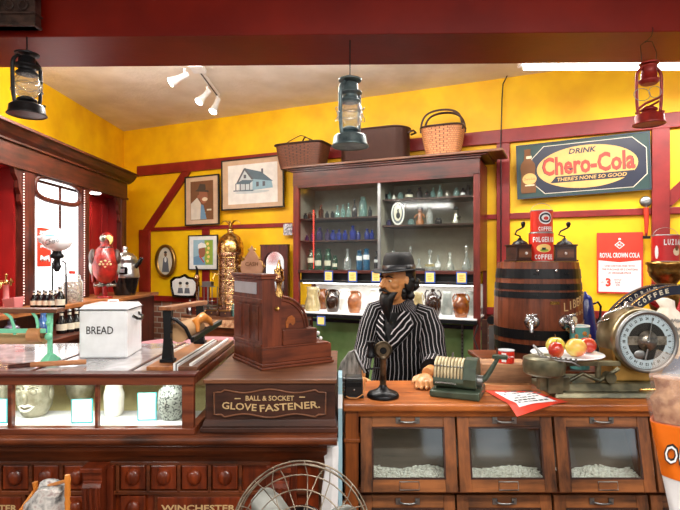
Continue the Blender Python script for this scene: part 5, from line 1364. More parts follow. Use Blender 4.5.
m = MB('pewter'); m.lathe([(.040, 0), (.042, .02), (.024, .05), (.026, .075), (.012, .09)], 16); m.ball((0, 0, .102), .018, 12, 8); m.tube([(.02, 0, .07), (.038, -.02, .05), (.02, -.035, .045)], .008, 6); obj('body', m, t)
m = MB('iron_black'); m.lathe([(.030, .112), (.028, .116), (.016, .118), (.016, .134), (.01, .138)], 16); obj('hat', m, t)
# LED string hanging in front of the left pane
t = in_cab('red_light_string', 'short string of glowing red beads hanging in the left of the bottle cabinet', 'light string', 313.5, 1.44, .36)
m = MB('bead_red')
zt = W(313.5, 211, .36)[1]; zb = W(313.5, 251, .36)[1]
for k_ in range(18): m.ball((0, 0, zb-1.44+(zt-zb)*k_/17), .0062, 6, 5)
m.cyl((0, 0.003, 0), (0, .003, zt-1.44), .0015, n=5); obj('beads', m, t)

# jugs on the lower shelf
def jug(px, d, r, h, mat, label, handles=1, style=0, name='jug'):
    t = in_cab(name, label, 'jug', px, ZJ, d, 'stoneware jugs on the cabinet shelf')
    pr = {0: [(r*.72, 0), (r*.92, h*.2), (r, h*.48), (r*.9, h*.68), (r*.62, h*.82), (r*.52, h*.9), (r*.62, h*.97), (r*.64, h), (r*.5, h*.99), (r*.45, h*.9)],
          1: [(r*.8, 0), (r, h*.12), (r*.95, h*.3), (r*.72, h*.6), (r*.66, h*.85), (r*.76, h), (r*.64, h), (r*.6, h*.85)],
          2: [(r*.7, 0), (r*.95, h*.22), (r, h*.5), (r*.85, h*.72), (r*.45, h*.86), (r*.26, h*.9), (r*.24, h*.97), (r*.3, h), (r*.18, h)]}[style]
    m = MB(mat); m.lathe(pr, 24); obj('pot', m, t)
    for q in range(handles):
        sx = 1 if q == 0 else -1
        m = MB(mat); m.tube([(sx*r*.52, 0, h*.93), (sx*r*.78, 0, h*.95), (sx*r*.98, 0, h*.82), (sx*r*.93, 0, h*.62)], r*.09, 8); obj('handle', m, t)
    return t
jug(312.5, .33, .072, .21, 'jug_olive', 'tall tan and olive glazed pitcher, leftmost on the jug shelf', 1, 1, 'pitcher')
jug(332.5, .33, .064, .195, 'jug_black', 'black brown glazed jug between the olive pitcher and terracotta jar', 2, 0)
jug(354.5, .33, .060, .185, 'jug_terracotta', 'terracotta brown jar with a narrow neck on the jug shelf', 1, 0)
jug(375, .26, .058, .20, 'jug_white', 'white handled pitcher just left of the mannequin', 2, 0, 'pitcher')
jug(345, .14, .058, .19, 'jug_white', 'white pitcher in the back row behind the terracotta jar', 2, 0, 'pitcher')
jug(322, .13, .055, .185, 'jug_brown', 'brown jug in the back row behind the black jug', 1, 0)
jug(406, .16, .055, .20, 'jug_tan', 'tan jug behind the mannequin in the back row of jug shelf', 1, 1)
jug(418, .22, .050, .18, 'jug_olive', 'olive tan jug at the mannequin shoulder on the jug shelf', 1, 1)
jug(433, .33, .066, .215, 'jug_black', 'dark brown round jug with two handles right of mannequin', 2, 2)
jug(447, .16, .050, .19, 'jug_grey', 'grey green jug in the back row, right of mannequin', 0, 1)
jug(461, .33, .064, .185, 'jug_brown', 'glossy brown jar at the right end of the jug shelf', 2, 0)
jug(470, .15, .048, .19, 'jug_grey', 'grey jug in the back row at the far right end', 1, 0)

# ------------------------------------------------ on top of the cabinet
ZTOP = 2.335
def on_top(name, label, cat, px, d=.27):
    s_, _ = W(px, 262, d); return thing(name, label, cat, wall_loc(s_, d, ZTOP+.001), WR)
def rrect(w_, d_, z, p=4, n=40, cx=0): # superellipse ring
    return [(cx+w_*math.copysign(abs(math.cos(a))**(2/p), math.cos(a)), d_*math.copysign(abs(math.sin(a))**(2/p), math.sin(a)), z) for a in [2*PI*i/n for i in range(n)]]
t = on_top('wicker_basket', 'dark brown rectangular woven basket with two handles, left on cabinet top', 'basket', 303)
m = MB('basket_weave_dark'); m.loft([rrect(.195, .10, 0, 6), rrect(.215, .115, .09, 6), rrect(.235, .13, .215, 6)], caps=False); m.mat('brown_box_wood').loft([rrect(.195, .10, .0, 6), rrect(.190, .095, .004, 6)]); m.loft([rrect(.22, .115, .19, 6), rrect(.19, .095, .006, 6)], caps=False); b_ = obj('basket', m, t)
m = MB('brown_box_wood'); m.tube([tuple(p) for p in rrect(.240, .134, .213, 6)], .009, 6, closed=True); obj('rim', m, t)
for sy in (-1, 1):
    m = MB('brown_box_wood'); m.tube(ch([(-.13, sy*.12, .20), (-.10, sy*.10, .235), (-.02, sy*.05, .29 if sy < 0 else .28), (.0, sy*.03, .30), (.06, sy*.05, .275), (.12, sy*.10, .235), (.15, sy*.12, .20)]), .008, 8, flat=.5); obj('handle', m, t)
t = on_top('wash_boiler', 'oval dark brown metal wash boiler on the cabinet behind the middle lantern', 'boiler', 375)
def oval(w_, d_, z): return [(w_*math.cos(a), d_*math.sin(a), z) for a in [2*PI*i/36 for i in range(36)]]
m = MB('carved_dark'); plain('boiler_brown', S(72, 46, 38), .35, .3); m = MB('boiler_brown'); 
def stad(w_, d_, z, n=36):
    out = []
    for i in range(n):
        a = 2*PI*i/n; out.append(((w_-d_)*(1 if math.cos(a) > 0 else -1)*min(1, abs(math.cos(a))*4)+d_*math.cos(a), d_*math.sin(a), z))
    return out
m.loft([stad(.29, .13, 0), stad(.30, .14, .02), stad(.30, .14, .25), stad(.306, .146, .262)], caps=False); m.loft([stad(.29, .13, 0), stad(.28, .12, .002)]); m.loft([stad(.30, .14, .262), stad(.285, .125, .255), stad(.28, .12, .05)], caps=False)
obj('tub', m, t)
m = MB('boiler_brown'); m.tube([tuple(p) for p in stad(.304, .144, .265)], .007, 6, closed=True); obj('rolled_rim', m, t)
for sx in (-1, 1):
    m = MB('brown_box_wood'); m.tube([(sx*.30, -.04, .22), (sx*.345, -.04, .235), (sx*.345, .04, .235), (sx*.30, .04, .22)], .009, 8); obj('handle', m, t)
t = on_top('wicker_basket', 'light tan tapered woven basket with tall hoop handles, right on cabinet top', 'basket', 443)
m = MB('basket_weave_light'); m.loft([rrect(.125, .10, 0, 4), rrect(.150, .118, .12, 4), rrect(.168, .13, .235, 4)], caps=False); m.mat('brown_box_wood').loft([rrect(.125, .10, .0, 4), rrect(.12, .095, .004, 4)]); m.mat('basket_weave_light').loft([rrect(.160, .122, .235, 4), rrect(.118, .093, .006, 4)], caps=False); obj('basket', m, t)
m = MB('brown_box_wood'); m.tube([tuple(p) for p in rrect(.170, .132, .232, 4)], .008, 6, closed=True); obj('rim', m, t)
for sy in (-1, 1):
    m = MB('brown_box_wood'); m.tube(ch([(-.165, sy*.06, .20), (-.163, sy*.055, .28), (-.13, sy*.05, .345), (-.06, sy*.045, .372), (.04, sy*.045, .372), (.12, sy*.05, .345), (.16, sy*.055, .28), (.165, sy*.06, .20)]), .009, 8, flat=.5); obj('handle', m, t)

# ================================================================== PICTURES
def frame_box(t, w_, h_, fw, mat, matte, mat_w, dep=.02):
    m = MB(mat); m.box(-w_, w_, -dep, 0, h_-fw, h_); m.box(-w_, w_, -dep, 0, -h_, -h_+fw); m.box(-w_, -w_+fw, -dep, 0, -h_+fw, h_-fw); m.box(w_-fw, w_, -dep, 0, -h_+fw, h_-fw); obj('frame', m, t, .002)
    m = MB(matte); m.box(-w_+fw, w_-fw, -.010, 0, -h_+fw, h_-fw); obj('mat_board', m, t)
def ell(m, c, rx, rz, y, mat, n=24, rot=0):
    m.mat(mat); m.prism([(c[0]+rx*math.cos(a)*math.cos(rot)-rz*math.sin(a)*math.sin(rot), c[1]+rx*math.cos(a)*math.sin(rot)+rz*math.sin(a)*math.cos(rot)) for a in [2*PI*i/n for i in range(n)]], y, -.0102)
def poly(m, pts, y, mat): m.mat(mat); m.prism(pts, y, -.0102)
def dims(px0, px1, py0, py1, d=.03):
    a = W(px0, (py0+py1)/2, d); b_ = W(px1, (py0+py1)/2, d); c = W((px0+px1)/2, py0, d)[1]; e = W((px0+px1)/2, py1, d)[1]
    return (b_[0]-a[0])/2, (c-e)/2
# man with a hat
w_, h_ = dims(185.5, 219.5, 175.5, 225)
t = wthing('framed_picture', 'framed portrait of a man in a dark hat, brown background, beside the house drawing', 'picture', 202.5, 200.5, .055)
t.rotation_euler = (0, -.01, WR)
frame_box(t, w_, h_, .014, 'black', 'mat_tan', 0)
m = MB('brown_print'); m.box(-w_*.66, w_*.66, -.0115, -.009, -h_*.78, h_*.78)
ell(m, (.02, .05), .055, .085, -.0122, 'face_print', rot=.15); poly(m, [(-w_*.64, -h_*.76), (-w_*.64, -.03), (-.06, .03), (-.02, -.02), (.045, -h_*.5), (.04, -h_*.76)], -.0130, 'shirt_print'); poly(m, [(-.02, -h_*.76), (-.01, -.04), (.02, -.05), (.06, -h_*.76)], -.0138, 'denim_print')
poly(m, [(-.085, .10), (.09, .08), (.085, .10), (.05, .105), (.045, .165), (-.02, .175), (-.05, .12)], -.0142, 'hat_print'); ell(m, (.04, .01), .035, .02, -.0139, 'cream'); ell(m, (-.045, .04), .012, .02, -.0139, 'face_print')
m.mat('label_cream').box(w_*.3, w_*.55, -.0150, -.010, -h_*.42, -h_*.36)
obj('print', m, t)
# house
w_, h_ = dims(221.5, 283.5, 158, 209)
t = wthing('framed_picture', 'framed blue-grey drawing of a small gabled house with a porch', 'picture', 252.5, 183.5, .055)
t.rotation_euler = (0, -.008, WR)
frame_box(t, w_, h_, .013, 'black', 'mat_tan', 0)
m = MB('mat_white'); m.box(-w_*.78, w_*.80, -.0115, -.009, -h_*.78, h_*.76)
A = lambda u, v: (w_*u, h_*v)
poly(m, [A(-.42, -.25), A(-.42, .15), A(-.22, .58), A(.02, .2), A(.02, -.27)], -.0122, 'pale_print')
poly(m, [A(.02, -.27), A(.02, .2), A(.62, .06), A(.66, -.22)], -.0122, 'sky_print')
poly(m, [A(-.24, .62), A(.30, .42), A(.66, .03), A(.02, .17)], -.0128, 'line_print')
poly(m, [A(-.26, .6), A(-.5, .06), A(-.44, .06), A(-.23, .53), A(.0, .14), A(.05, .16), A(-.2, .62)], -.0133, 'ink_grey')
poly(m, [A(-.55, .02), A(-.3, .16), A(.06, .12), A(-.1, -.02)], -.0136, 'line_print')
for u in (-.53, -.38, -.22, -.08): poly(m, [A(u, -.26), A(u, .02), A(u+.025, .02), A(u+.025, -.26)], -.0138, 'ink_grey')
poly(m, [A(-.6, -.27), A(-.6, -.23), A(.05, -.25), A(.05, -.30)], -.0139, 'line_print')
for u in (.14, .34): poly(m, [A(u, -.14), A(u, .05), A(u+.08, .04), A(u+.08, -.13)], -.0134, 'ink_grey')
poly(m, [A(-.26, .22), A(-.26, .36), A(-.18, .36), A(-.18, .22)], -.0134, 'ink_grey'); poly(m, [A(.30, .38), A(.30, .54), A(.36, .54), A(.36, .34)], -.0134, 'ink_grey')
ell(m, A(.0, -.33), w_*.55, h_*.06, -.0118, 'pale_print')
obj('print', m, t)
# man with a white cap
w_, h_ = dims(189, 218.5, 235, 270)
t = wthing('framed_picture', 'black framed photo of a man in a white cap on a green background', 'picture', 203.7, 252.5, .03)
frame_box(t, w_, h_, .011, 'black', 'mat_white', 0)
m = MB('sky_print'); m.box(-w_*.66, w_*.68, -.0115, -.009, -h_*.72, h_*.72); poly(m, [A2 for A2 in [(0.02, -h_*.7), (0.02, h_*.7), (w_*.66, h_*.7), (w_*.66, -h_*.7)]], -.012, 'grass_print')
for k_ in range(5): ell(m, (.06+.012*(k_ % 2), -.09+.045*k_), .018, .016, -.0126, 'tag_yellow', 10)
ell(m, (-.012, .01), .045, .062, -.0130, 'face_print'); poly(m, [(-w_*.64, -h_*.70), (-w_*.64, -.05), (-.05, -.03), (.03, -.10), (.03, -h_*.70)], -.0134, 'denim_print'); poly(m, [(-.065, .04), (-.06, .085), (-.02, .105), (.03, .09), (.045, .055), (.0, .05)], -.0138, 'mat_white'); poly(m, [(-.05, -.04), (.01, -.11), (.02, -.10), (-.04, -.03)], -.0139, 'sign_letter_red'); obj('print', m, t)
# oval frame
w_, h_ = dims(156, 176.5, 244.5, 277.5)
t = wthing('framed_picture', 'oval bronze framed old portrait on the yellow wall at the left', 'picture', 166.2, 261, .03)
m = MB('bronze_gold'); n_ = 40
m.loft([[(a_*math.cos(q), y_, b_*math.sin(q)) for q in [2*PI*i/n_ for i in range(n_)]] for a_, b_, y_ in ((w_, h_, 0), (w_, h_, -.02), (w_*.92, h_*.95, -.032), (w_*.82, h_*.89, -.024), (w_*.76, h_*.86, -.03), (w_*.70, h_*.82, -.012))], caps=False); obj('frame', m, t)
m = MB('label_cream'); m.prism([(w_*.74*math.cos(q), h_*.84*math.sin(q)) for q in [2*PI*i/n_ for i in range(n_)]], -.009, 0); ell(m, (0, .07), .018, .024, -.0115, 'brown_print'); poly(m, [(-.05, -.12), (-.03, .03), (0, .05), (.03, .03), (.05, -.12)], -.0115, 'ink_grey'); ell(m, (0, .015), .016, .03, -.0125, 'mat_white'); ell(m, (0, .095), .022, .012, -.0122, 'ink_black'); obj('portrait', m, t)
# black shaped frame with two men
w_, h_ = dims(170.5, 199.5, 274, 298)
t = wthing('framed_picture', 'black shield shaped frame with an old photo of two men', 'picture', 185, 286, .05)
sh_ = [(-.95, -.1), (-.8, -.95), (-.3, -1), (.3, -1), (.8, -.95), (1, -.3), (.97, .35), (.75, .7), (.3, .78), (.05, 1), (-.3, .8), (-.7, .75), (-.97, .45)]
m = MB('black_gloss'); m.prism([(a*w_, b_*h_) for a, b_ in sh_], -.018, 0); m.tube([(a*w_*.93, -.018, b_*h_*.92) for a, b_ in sh_], .008, 6, closed=True); obj('frame', m, t)
m = MB('mat_white'); m.prism([(a*w_*.82, b_*h_*.78) for a, b_ in sh_], -.0195, -.018)
for sx in (-.045, .045):
    m.mat('ink_grey').prism([(sx-.038, -h_*.6), (sx-.028, -.02), (sx+.028, -.02), (sx+.038, -h_*.6)], -.0205, -.018); m.mat('label_cream').prism([(sx+.020*math.cos(q), .012+.028*math.sin(q)) for q in [2*PI*i/16 for i in range(16)]], -.0215, -.018); m.mat('ink_black').prism([(sx+.021*math.cos(q), .03+.016*math.sin(q)) for q in [2*PI*i/16 for i in range(16)]], -.0222, -.018)
obj('portrait', m, t)
t = wthing('wall_plate', 'square crinkled silver foil plate at the left edge of bottle cabinet', 'plate', 288, 229.5, .06)
sp, zp_ = W(288, 229.5, .06)
m = MB('foil_plate'); m.box(-.048, .048, -.006, .0, -.055, .055); m.mat('steel').ball((0, -.006, .0), .004, 6, 5); obj('plate', m, t, .002)
m = MB('trim_red'); m.box(-.01, .06, .0, .06, -.03, .03); obj('backing_block', m, t)

# ================================================================== BACK TABLE with brass urn etc.
TZ = 1.0
def wl2(px, d): s_, _ = W(px, 262, d); return s_
sTa, sTb = W(186, 262, .45)[0], sA-.03
TL = wall_loc((sTa+sTb)/2, 0.0, 0); tw = (sTb-sTa)/2
t = thing('back_table', 'brown wooden table along the wall carrying the brass urn', 'table', TL, WR)
m = MB('lid_wood'); m.box(-tw, tw, -.52, -.05, TZ-.03, TZ); m.mat('chip_fill').box(-tw, tw, -.525, -.50, TZ-.10, TZ-.03); obj('table_top', m, t, .004)
m = MB('cherry_x'); m.box(-tw+.02, tw-.02, -.50, -.07, TZ-.35, TZ-.10); obj('body', m, t)
for sx in (-1, 1):
    for y in (-.47, -.1):
        m = MB('cherry_z'); m.box(sx*(tw-.05)-.025, sx*(tw-.05)+.025, y-.025, y+.025, 0, TZ-.35); obj('leg', m, t)
def on_table(name, label, cat, px, d=.3, rz=0, group=None):
    s_, _ = W(px, 262, d); return thing(name, label, cat, wall_loc(s_, d, TZ+.001), WR+rz, group)
t = on_table('eagle_urn', 'tall ornate copper and brass coffee urn topped by an eagle', 'urn', 230.5, .26)
u = 4.9/510
m = MB('urn_copper'); m.lathe([(.10, 0), (.13, .02), (.115, .06), (.112, .08), (.112, .54), (.118, .56), (.128, .58), (.118, .60)], 40); obj('cylinder', m, t)
m = MB('brass'); m.lathe([(.126, .59), (.128, .60), (.126, .64), (.118, .69), (.095, .735), (.06, .765), (.03, .78), (.026, .80), (.036, .81), (.02, .82)], 40); obj('dome', m, t)
m = MB('brass_old')
m.ball((0, 0, .85), (.018, .018, .035), 10, 8); m.ball((0, -.012, .888), .013, 8, 6)
for sx in (-1, 1):
    m.tube([(sx*.01, 0, .86), (sx*.045, 0, .895), (sx*.085, 0, .895), (sx*.12, 0, .865)], [.012, .016, .012, .003], 8, flat=.4)
m.tube([(0, .0, .83), (0, .02, .82), (0, .03, .815)], [.01, .014, .016], 8, flat=.4)
obj('eagle', m, t)
m = MB('brass')
for z_ in (.10, .20, .32, .44, .54): m.lathe([(.115, z_-.006), (.118, z_), (.115, z_+.006)], 36, caps=False)
for q in range(8):
    a = 2*PI*q/8+.2; m.cyl((.115*math.cos(a), .115*math.sin(a), .08), (.115*math.cos(a), .115*math.sin(a), .56), .006, n=6)
m.tube([(.1, -.05, .5), (.13, -.07, .5), (.15, -.09, .52)], .007, 8); m.tube([(-.1, -.05, .38), (-.13, -.08, .38), (-.13, -.10, .33)], .01, 8); m.cyl((-.15, -.08, .40), (-.11, -.08, .40), .006, n=6)
obj('fittings', m, t)
t = on_table('arched_mirror', 'dark wooden framed mirror with an arched top behind the cash register', 'mirror', 276, .10)
zz_ = W(276, 245.5, .1)[1]-TZ; w_ = (W(289.5, 262, .1)[0]-W(262.5, 262, .1)[0])/2
m = MB('mahogany_z')
ar = [(-w_+.04+0, .05)]+[(-(w_-.04)*math.cos(a), zz_-.16+(.10)*math.sin(a)) for a in [PI*i/16 for i in range(17)]]+[(w_-.04, .05)]
left = [(-w_, 0), (-w_, zz_), (0, zz_), (0, ar[9][1])]+ar[:9][::-1]+[(0, .05), (0, 0)]
right = [(w_, 0), (0, 0), (0, .05)]+ar[9:][::-1]+[(0, ar[9][1]), (0, zz_), (w_, zz_)]
m.prism([(-w_, 0), (-w_, zz_), (0, zz_)]+ar[:9][::-1]+[], -.04, 0); m.prism([(w_, 0)]+ar[9:][::-1]+[ar[8]]+[(0, zz_), (w_, zz_)], -.04, 0); m.box(-w_, w_, -.04, 0, 0, .05); m.box(-w_-.004, w_+.004, -.045, .0, zz_-.004, zz_+.008); obj('frame', m, t)
m = MB('mirror_grey'); MATS['mirror_grey'].node_tree.nodes['Principled BSDF'].inputs['Metallic'].default_value = 1; MATS['mirror_grey'].node_tree.nodes['Principled BSDF'].inputs['Roughness'].default_value = .12
m.box(-w_+.03, w_-.03, -.02, -.012, .04, zz_-.05); obj('mirror_glass', m, t)
t = on_table('gilt_ornament', 'gold and copper ornament standing in front of the arched mirror', 'ornament', 279, .26)
m = MB('brass'); m.lathe([(.04, 0), (.05, .02), (.02, .06), (.035, .12), (.04, .2), (.02, .26), (.03, .32), (.045, .40), (.02, .46), (.008, .52)], 20); m.mat('urn_copper').ball((0, 0, .35), .05, 14, 10)
for q in range(6): m.mat('brass').ball((.035*math.cos(q), .035*math.sin(q)-.0, .42), .016, 8, 6)
obj('body', m, t)
t = on_table('balance_scale', 'clear and steel apothecary scale standing left of the urn', 'scale', 208, .34)
m = MB('steel_dull'); m.box(-.09, .09, -.05, .05, 0, .02); m.box(-.095, .095, -.055, .055, .07, .08); m.cyl((0, 0, .02), (0, 0, .28), .009, n=10); m.box(-.05, .05, -.025, .025, .26, .31)
for sx in (-.08, .08): m.cyl((sx, -.04, .02), (sx, -.04, .26), .004, n=6); m.cyl((sx, .04, .02), (sx, .04, .26), .004, n=6)
m.cyl((-.085, 0, .262), (.085, 0, .262), .005, n=6); obj('stand', m, t)
m = MB('steel'); m.lathe([(.04, .12), (.045, .125), (.01, .11)], 16, (-.046, 0, 0)); m.lathe([(.04, .12), (.045, .125), (.01, .11)], 16, (.046, 0, 0)); obj('pan', m, t)
t = on_table('glass_bottle', 'pale blue-grey glass bottle on the back table beside the cash register', 'bottle', 235.5, .44)
m = MB('glass_aqua'); m.lathe(bottle_prof('med', .034, .17), 18); obj('glass', m, t); m = MB('steel'); m.lathe([(.012, .165), (.018, .18), (.012, .20), (.006, .21)], 12); obj('stopper', m, t)
for i_, (px, d, w1, h1, mt_, lab) in enumerate(((198, .46, .05, .075, 'mahogany_x', 'small dark wooden box at the left end of the back table'), (213, .47, .055, .045, 'brown_box_wood', 'low dark brown box on the back table in front of scale'), (226, .49, .05, .05, 'brown_box_wood', 'small brown box on the back table in front of the urn'))):
    t = on_table('small_box', lab, 'box', px, d, .2*i_)
    m = MB(mt_); m.box(-w1, w1, -.03, .03, 0, h1); obj('box', m, t, .003); m = MB('brass_old'); m.box(-w1-.002, w1+.002, -.033, .033, h1, h1+.008); m.ball((0, -.032, h1*.6), .007, 8, 6); obj('lid', m, t)
t = on_table('oil_lamp_base', 'copper coloured lamp with a thin pole at the left end of the back table', 'lamp', 197, .33)
m = MB('urn_copper'); m.lathe([(.045, 0), (.05, .01), (.02, .04), (.012, .08), (.012, .30), (.022, .31), (.03, .34), (.022, .37), (.008, .40)], 18); m.mat('iron_black').tube([(0, 0, .36), (.02, -.02, .42), (.01, -.03, .46)], [.014, .012, .008], 8); obj('body', m, t)
t = on_table('brass_bell', 'small silver topped bell jar beside the shield shaped picture', 'bell', 190, .46)
m = MB('steel'); m.lathe([(.03, 0), (.035, .03), (.03, .07), (.012, .10), (.008, .12), (.012, .13), (.002, .14)], 18); obj('body', m, t)

t = on_table('brown_bottle', 'small dark brown bottle at the middle of the back table', 'bottle', 221, .42)
m = MB('glass_brown'); m.lathe(bottle_prof('med', .022, .10), 16); obj('glass', m, t); m = MB('brass_old'); m.cyl((0, 0, .098), (0, 0, .108), .010, n=10); obj('cap', m, t)
t = on_table('round_tin', 'short brass coloured tin beside the small brown bottle', 'tin', 205, .47)
m = MB('brass'); m.lathe([(.026, 0), (.028, .004), (.028, .04), (.026, .044)], 20); obj('body', m, t); m = MB('mahogany_x'); m.lathe([(.029, .044), (.029, .052), (.02, .056)], 20); obj('lid', m, t)
for i_, (px, d, r_, h_) in enumerate(((192, .40, .02, .09), (203, .45, .014, .11), (218, .50, .017, .06), (224.5, .42, .016, .12))):
    t = on_table('amber_bottle', 'small amber glass bottle among the clutter on the back table, %s from left' % ORD[i_], 'bottle', px, d, group='amber bottles on the back table')
    m = MB('glass_brown'); m.lathe(bottle_prof('wide', r_, h_), 14); obj('glass', m, t); m = MB('brass'); m.cyl((0, 0, h_*.98), (0, 0, h_*1.08), r_*.6, n=10); obj('cap', m, t)
# mauve round table between the showcase and the back
t = thing('round_table', 'mauve covered round table behind the display case', 'table', (-.86, 2.96, 0))
m = MB('mauve'); m.lathe([(.40, .96), (.42, .975), (.42, .995), (.40, 1.01)], 48); obj('table_top', m, t)
m = MB('cherry_z'); m.lathe([(.22, 0), (.22, .03), (.05, .08), (.04, .5), (.06, .90), (.12, .96)], 20); obj('pedestal', m, t)
# posts standing under the right end of the bottle cabinet
t = thing('dark_post', 'dark metal and reddish post standing below the right end of the bottle cabinet', 'post', (X(489, 3.62), 3.62, 0), WR)
m = MB('brown_box_wood'); m.box(-.05, -.01, -.02, .02, 0, 1.09); m.mat('steel_dull').box(.0, .035, -.015, .02, 0, 1.05); m.mat('iron_black').box(.04, .055, -.02, .02, 0, 1.07); m.lathe([(.03, -.02), (.03, .02)], 16, (.02, -.01, 1.09), 'y'); obj('post', m, t)
t_ = MB('black'); t_.tube([(X(478, 3.5), 3.5, Z(325, 3.5)), (X(474, 3.5), 3.5, Z(338, 3.5)), (X(479, 3.45), 3.45, Z(352, 3.5)), (X(484, 3.4), 3.42, Z(372, 3.4)), (X(488, 3.4), 3.42, .5), (X(489, 3.4), 3.45, .006)], .006, 6)
tag(obj('black_cable', t_), 'black cord hanging down in front of the green panel right of mannequin', 'cable')

# white sack and blue stuff in the gap between the counters
t = thing('paper_sheet', 'white paper sack standing in the gap between the two counters', 'sack', (-.041, 1.80, 0))
m = MB('paper_white'); m.loft([[(x_*w_+cx2, y_, z) for x_, y_ in ((-1, -.03), (.2, -.05), (1, -.03), (1, .05), (-.1, .06), (-1, .05))] for z, w_, cx2 in ((0, .030, .002), (.45, .028, .001), (.60, .027, .004), (.70, .029, .006), (.78, .022, .012), (.84, .026, .010), (.862, .024, .010))], smooth=False); obj('sack', m, t)
# ================================================================== LEFT BACK BAR
t = thing('back_bar', 'tall dark mahogany back bar with red alcoves and cornice along the left wall', 'back bar', (0, 0, 0))
XF, XW = -2.15, -2.478
Y0b, Y1b = 2.72, 5.16
m = MB('mahogany'); m.prism([(XF+.075, 2.375), (XF+.055, 2.345), (XF+.04, 2.325), (XF+.02, 2.31), (XF+.01, 2.30), (XF, 2.30), (XW, 2.30), (XW, 2.375)], Y0b, Y1b+.06, 'xz'); m.box(XW, XF+.09, Y0b, Y1b+.075, 2.372, 2.392); obj('cornice', m, t, .002)
m = MB('mahogany'); m.box(XF-.04, XF, Y0b, Y1b, 2.13, 2.30); m.box(XF-.01, XF+.012, Y0b, Y1b, 2.125, 2.145); m.box(XF-.01, XF+.018, Y0b, Y1b+.012, 2.285, 2.30); m.box(XW, XF-.04, Y1b-.02, Y1b, 2.13, 2.30); obj('frieze', m, t, .002)
def colm(ya, yb):
    m = MB('mahogany_z'); m.box(XF-.05, XF, ya, yb, 1.2, 2.13); obj('column', m, t, .004)
YWa, YWb = 3.60, 4.28
colm(3.47, YWa); colm(YWb, 4.37); colm(5.02, 5.14)
boxes('side_panel', 'mahogany_z', t, [(XW, XF-.05, 5.12, 5.14, 0, 2.13), (XW, XF-.05, 3.46, 3.5, 1.2, 2.13), (XW, XF-.05, 4.455, 4.475, 1.2, 2.13)])
def bracket(y, s):
    m = MB('mahogany_z'); m.prism([(y, 2.13), (y, 1.90), (y+s*.012, 1.885), (y+s*.03, 1.91), (y+s*.028, 1.96), (y+s*.05, 2.0), (y+s*.055, 2.05), (y+s*.09, 2.09), (y+s*.10, 2.13)], XF-.035, XF-.005, 'yz'); obj('bracket', m, t)
bracket(3.47, -1); bracket(5.02, -1)
XK = -2.34
def ared(ya, yb):
    m = MB('alcove_red'); m.box(XK, XK+.02, ya, yb, 1.2, 2.13); m.box(XK, XF-.04, ya, yb, 2.13, 2.14)
    for q in range(3):
        a = ya+(yb-ya)*(q+.5)/3; m.box(XK+.02, XK+.03, a-.06, a+.06, 1.3, 2.06)
    obj('alcove_panel', m, t, .002)
ared(Y0b, 3.46); ared(4.48, 5.12)
boxes('alcove_side', 'alcove_red', t, [(XK+.02, XF-.052, 5.10, 5.12, 1.2, 2.13), (XK+.02, XF-.052, 4.475, 4.485, 1.2, 2.13), (XK+.02, XF-.052, 3.44, 3.46, 1.2, 2.13)])
# window tracery
m = MB('mahogany_z')
yc, zc = (YWa+YWb)/2, 2.045; ry, rz_ = (YWb-YWa)/2-.012, .09
se = lambda a, k_=1: (yc+ry*k_*math.copysign(abs(math.cos(a))**.6, math.cos(a)), zc+rz_*k_*math.copysign(abs(math.sin(a))**.6, math.sin(a)))
m.tube([(XF-.02,)+se(a, .97) for a in [2*PI*i/48 for i in range(48)]], .020, 8, closed=True)
for q in (0, 1):
    pts_ = [se(q*PI/2+PI/2*i/10) for i in range(11)]
    m.prism(pts_+[(YWb if q == 0 else YWa, 2.13)] if q == 0 else pts_+[(YWa, 2.13)], XF-.032, XF-.008, 'yz')
obj('oval_tracery', m, t)
m = MB('mahogany_z'); m.box(-2.219, -2.21, 4.02, 4.045, 1.75, 2.10); m.box(-2.219, -2.21, 3.60, 4.45, 2.085, 2.105)
obj('window_bar', m, t)
m = MB('lamp_white'); m.lathe([(.045, 2.122), (.045, 2.13)], 20, (-2.235, 4.66, 0)); obj('downlight', m, t)
spot('back_bar_spot', (-2.235, 4.66, 2.10), (-2.235, 4.66, 1.2), 4, 2.2, .8)
spot('back_bar_spot', (XF-.15, 3.1, 2.10), (XF-.15, 3.1, 1.2), 4, 2.2, .8)
m = MB('lamp_white'); m.lathe([(.045, 2.122), (.045, 2.13)], 20, (XF-.15, 3.1, 0)); obj('downlight', m, t)
for y_ in (3.462, 4.29+.0):
    m = MB('bead_glow')
    for q in range(46): m.ball((XF+.004, y_ if y_ < 4 else 4.283, 1.22+q*.0195), .0058, 6, 4)
    o_ = obj('bead_string', m, t)
# counter, its projecting end and the lower ledge
m = MB('cutter_wood'); m.box(XW, -1.9, Y0b, 4.05, 1.17, 1.2); m.box(XW, -1.82, 4.05, 5.12, 1.17, 1.2); obj('counter_top', m, t, .004)
m = MB('mahogany_z'); m.box(XW, -2.05, Y0b, 4.05, 1.04, 1.17); m.box(XW, -1.86, 4.05, 5.10, 0, 1.17); obj('upper_body', m, t)
m = MB('mahogany'); m.box(XW, -1.68, Y0b, 4.04, 1.005, 1.04); obj('ledge', m, t, .004)
m = MB('mahogany_z'); m.box(XW, -1.73, Y0b, 4.04, 0, 1.005); obj('lower_body', m, t)

ZK = 1.2005
# poster in the window
tp = thing('poster', 'red and white poster in the bright window behind the white globe', 'poster', (-2.211, 3.815, 1.465), PI/2)
m = MB('sign_red'); m.box(-.085, .085, -.002, .006, .0, .29); b_ = obj('board', m, tp)
m = MB('paper_white'); scribble(m, .13, .04, (0, -.004, .25), 11); scribble(m, .11, .03, (0, -.004, .15), 12); scribble(m, .11, .05, (0, -.004, .06), 13); m.box(-.06, .04, -.004, -.002, .19, .20); obj('lettering', m, b_)
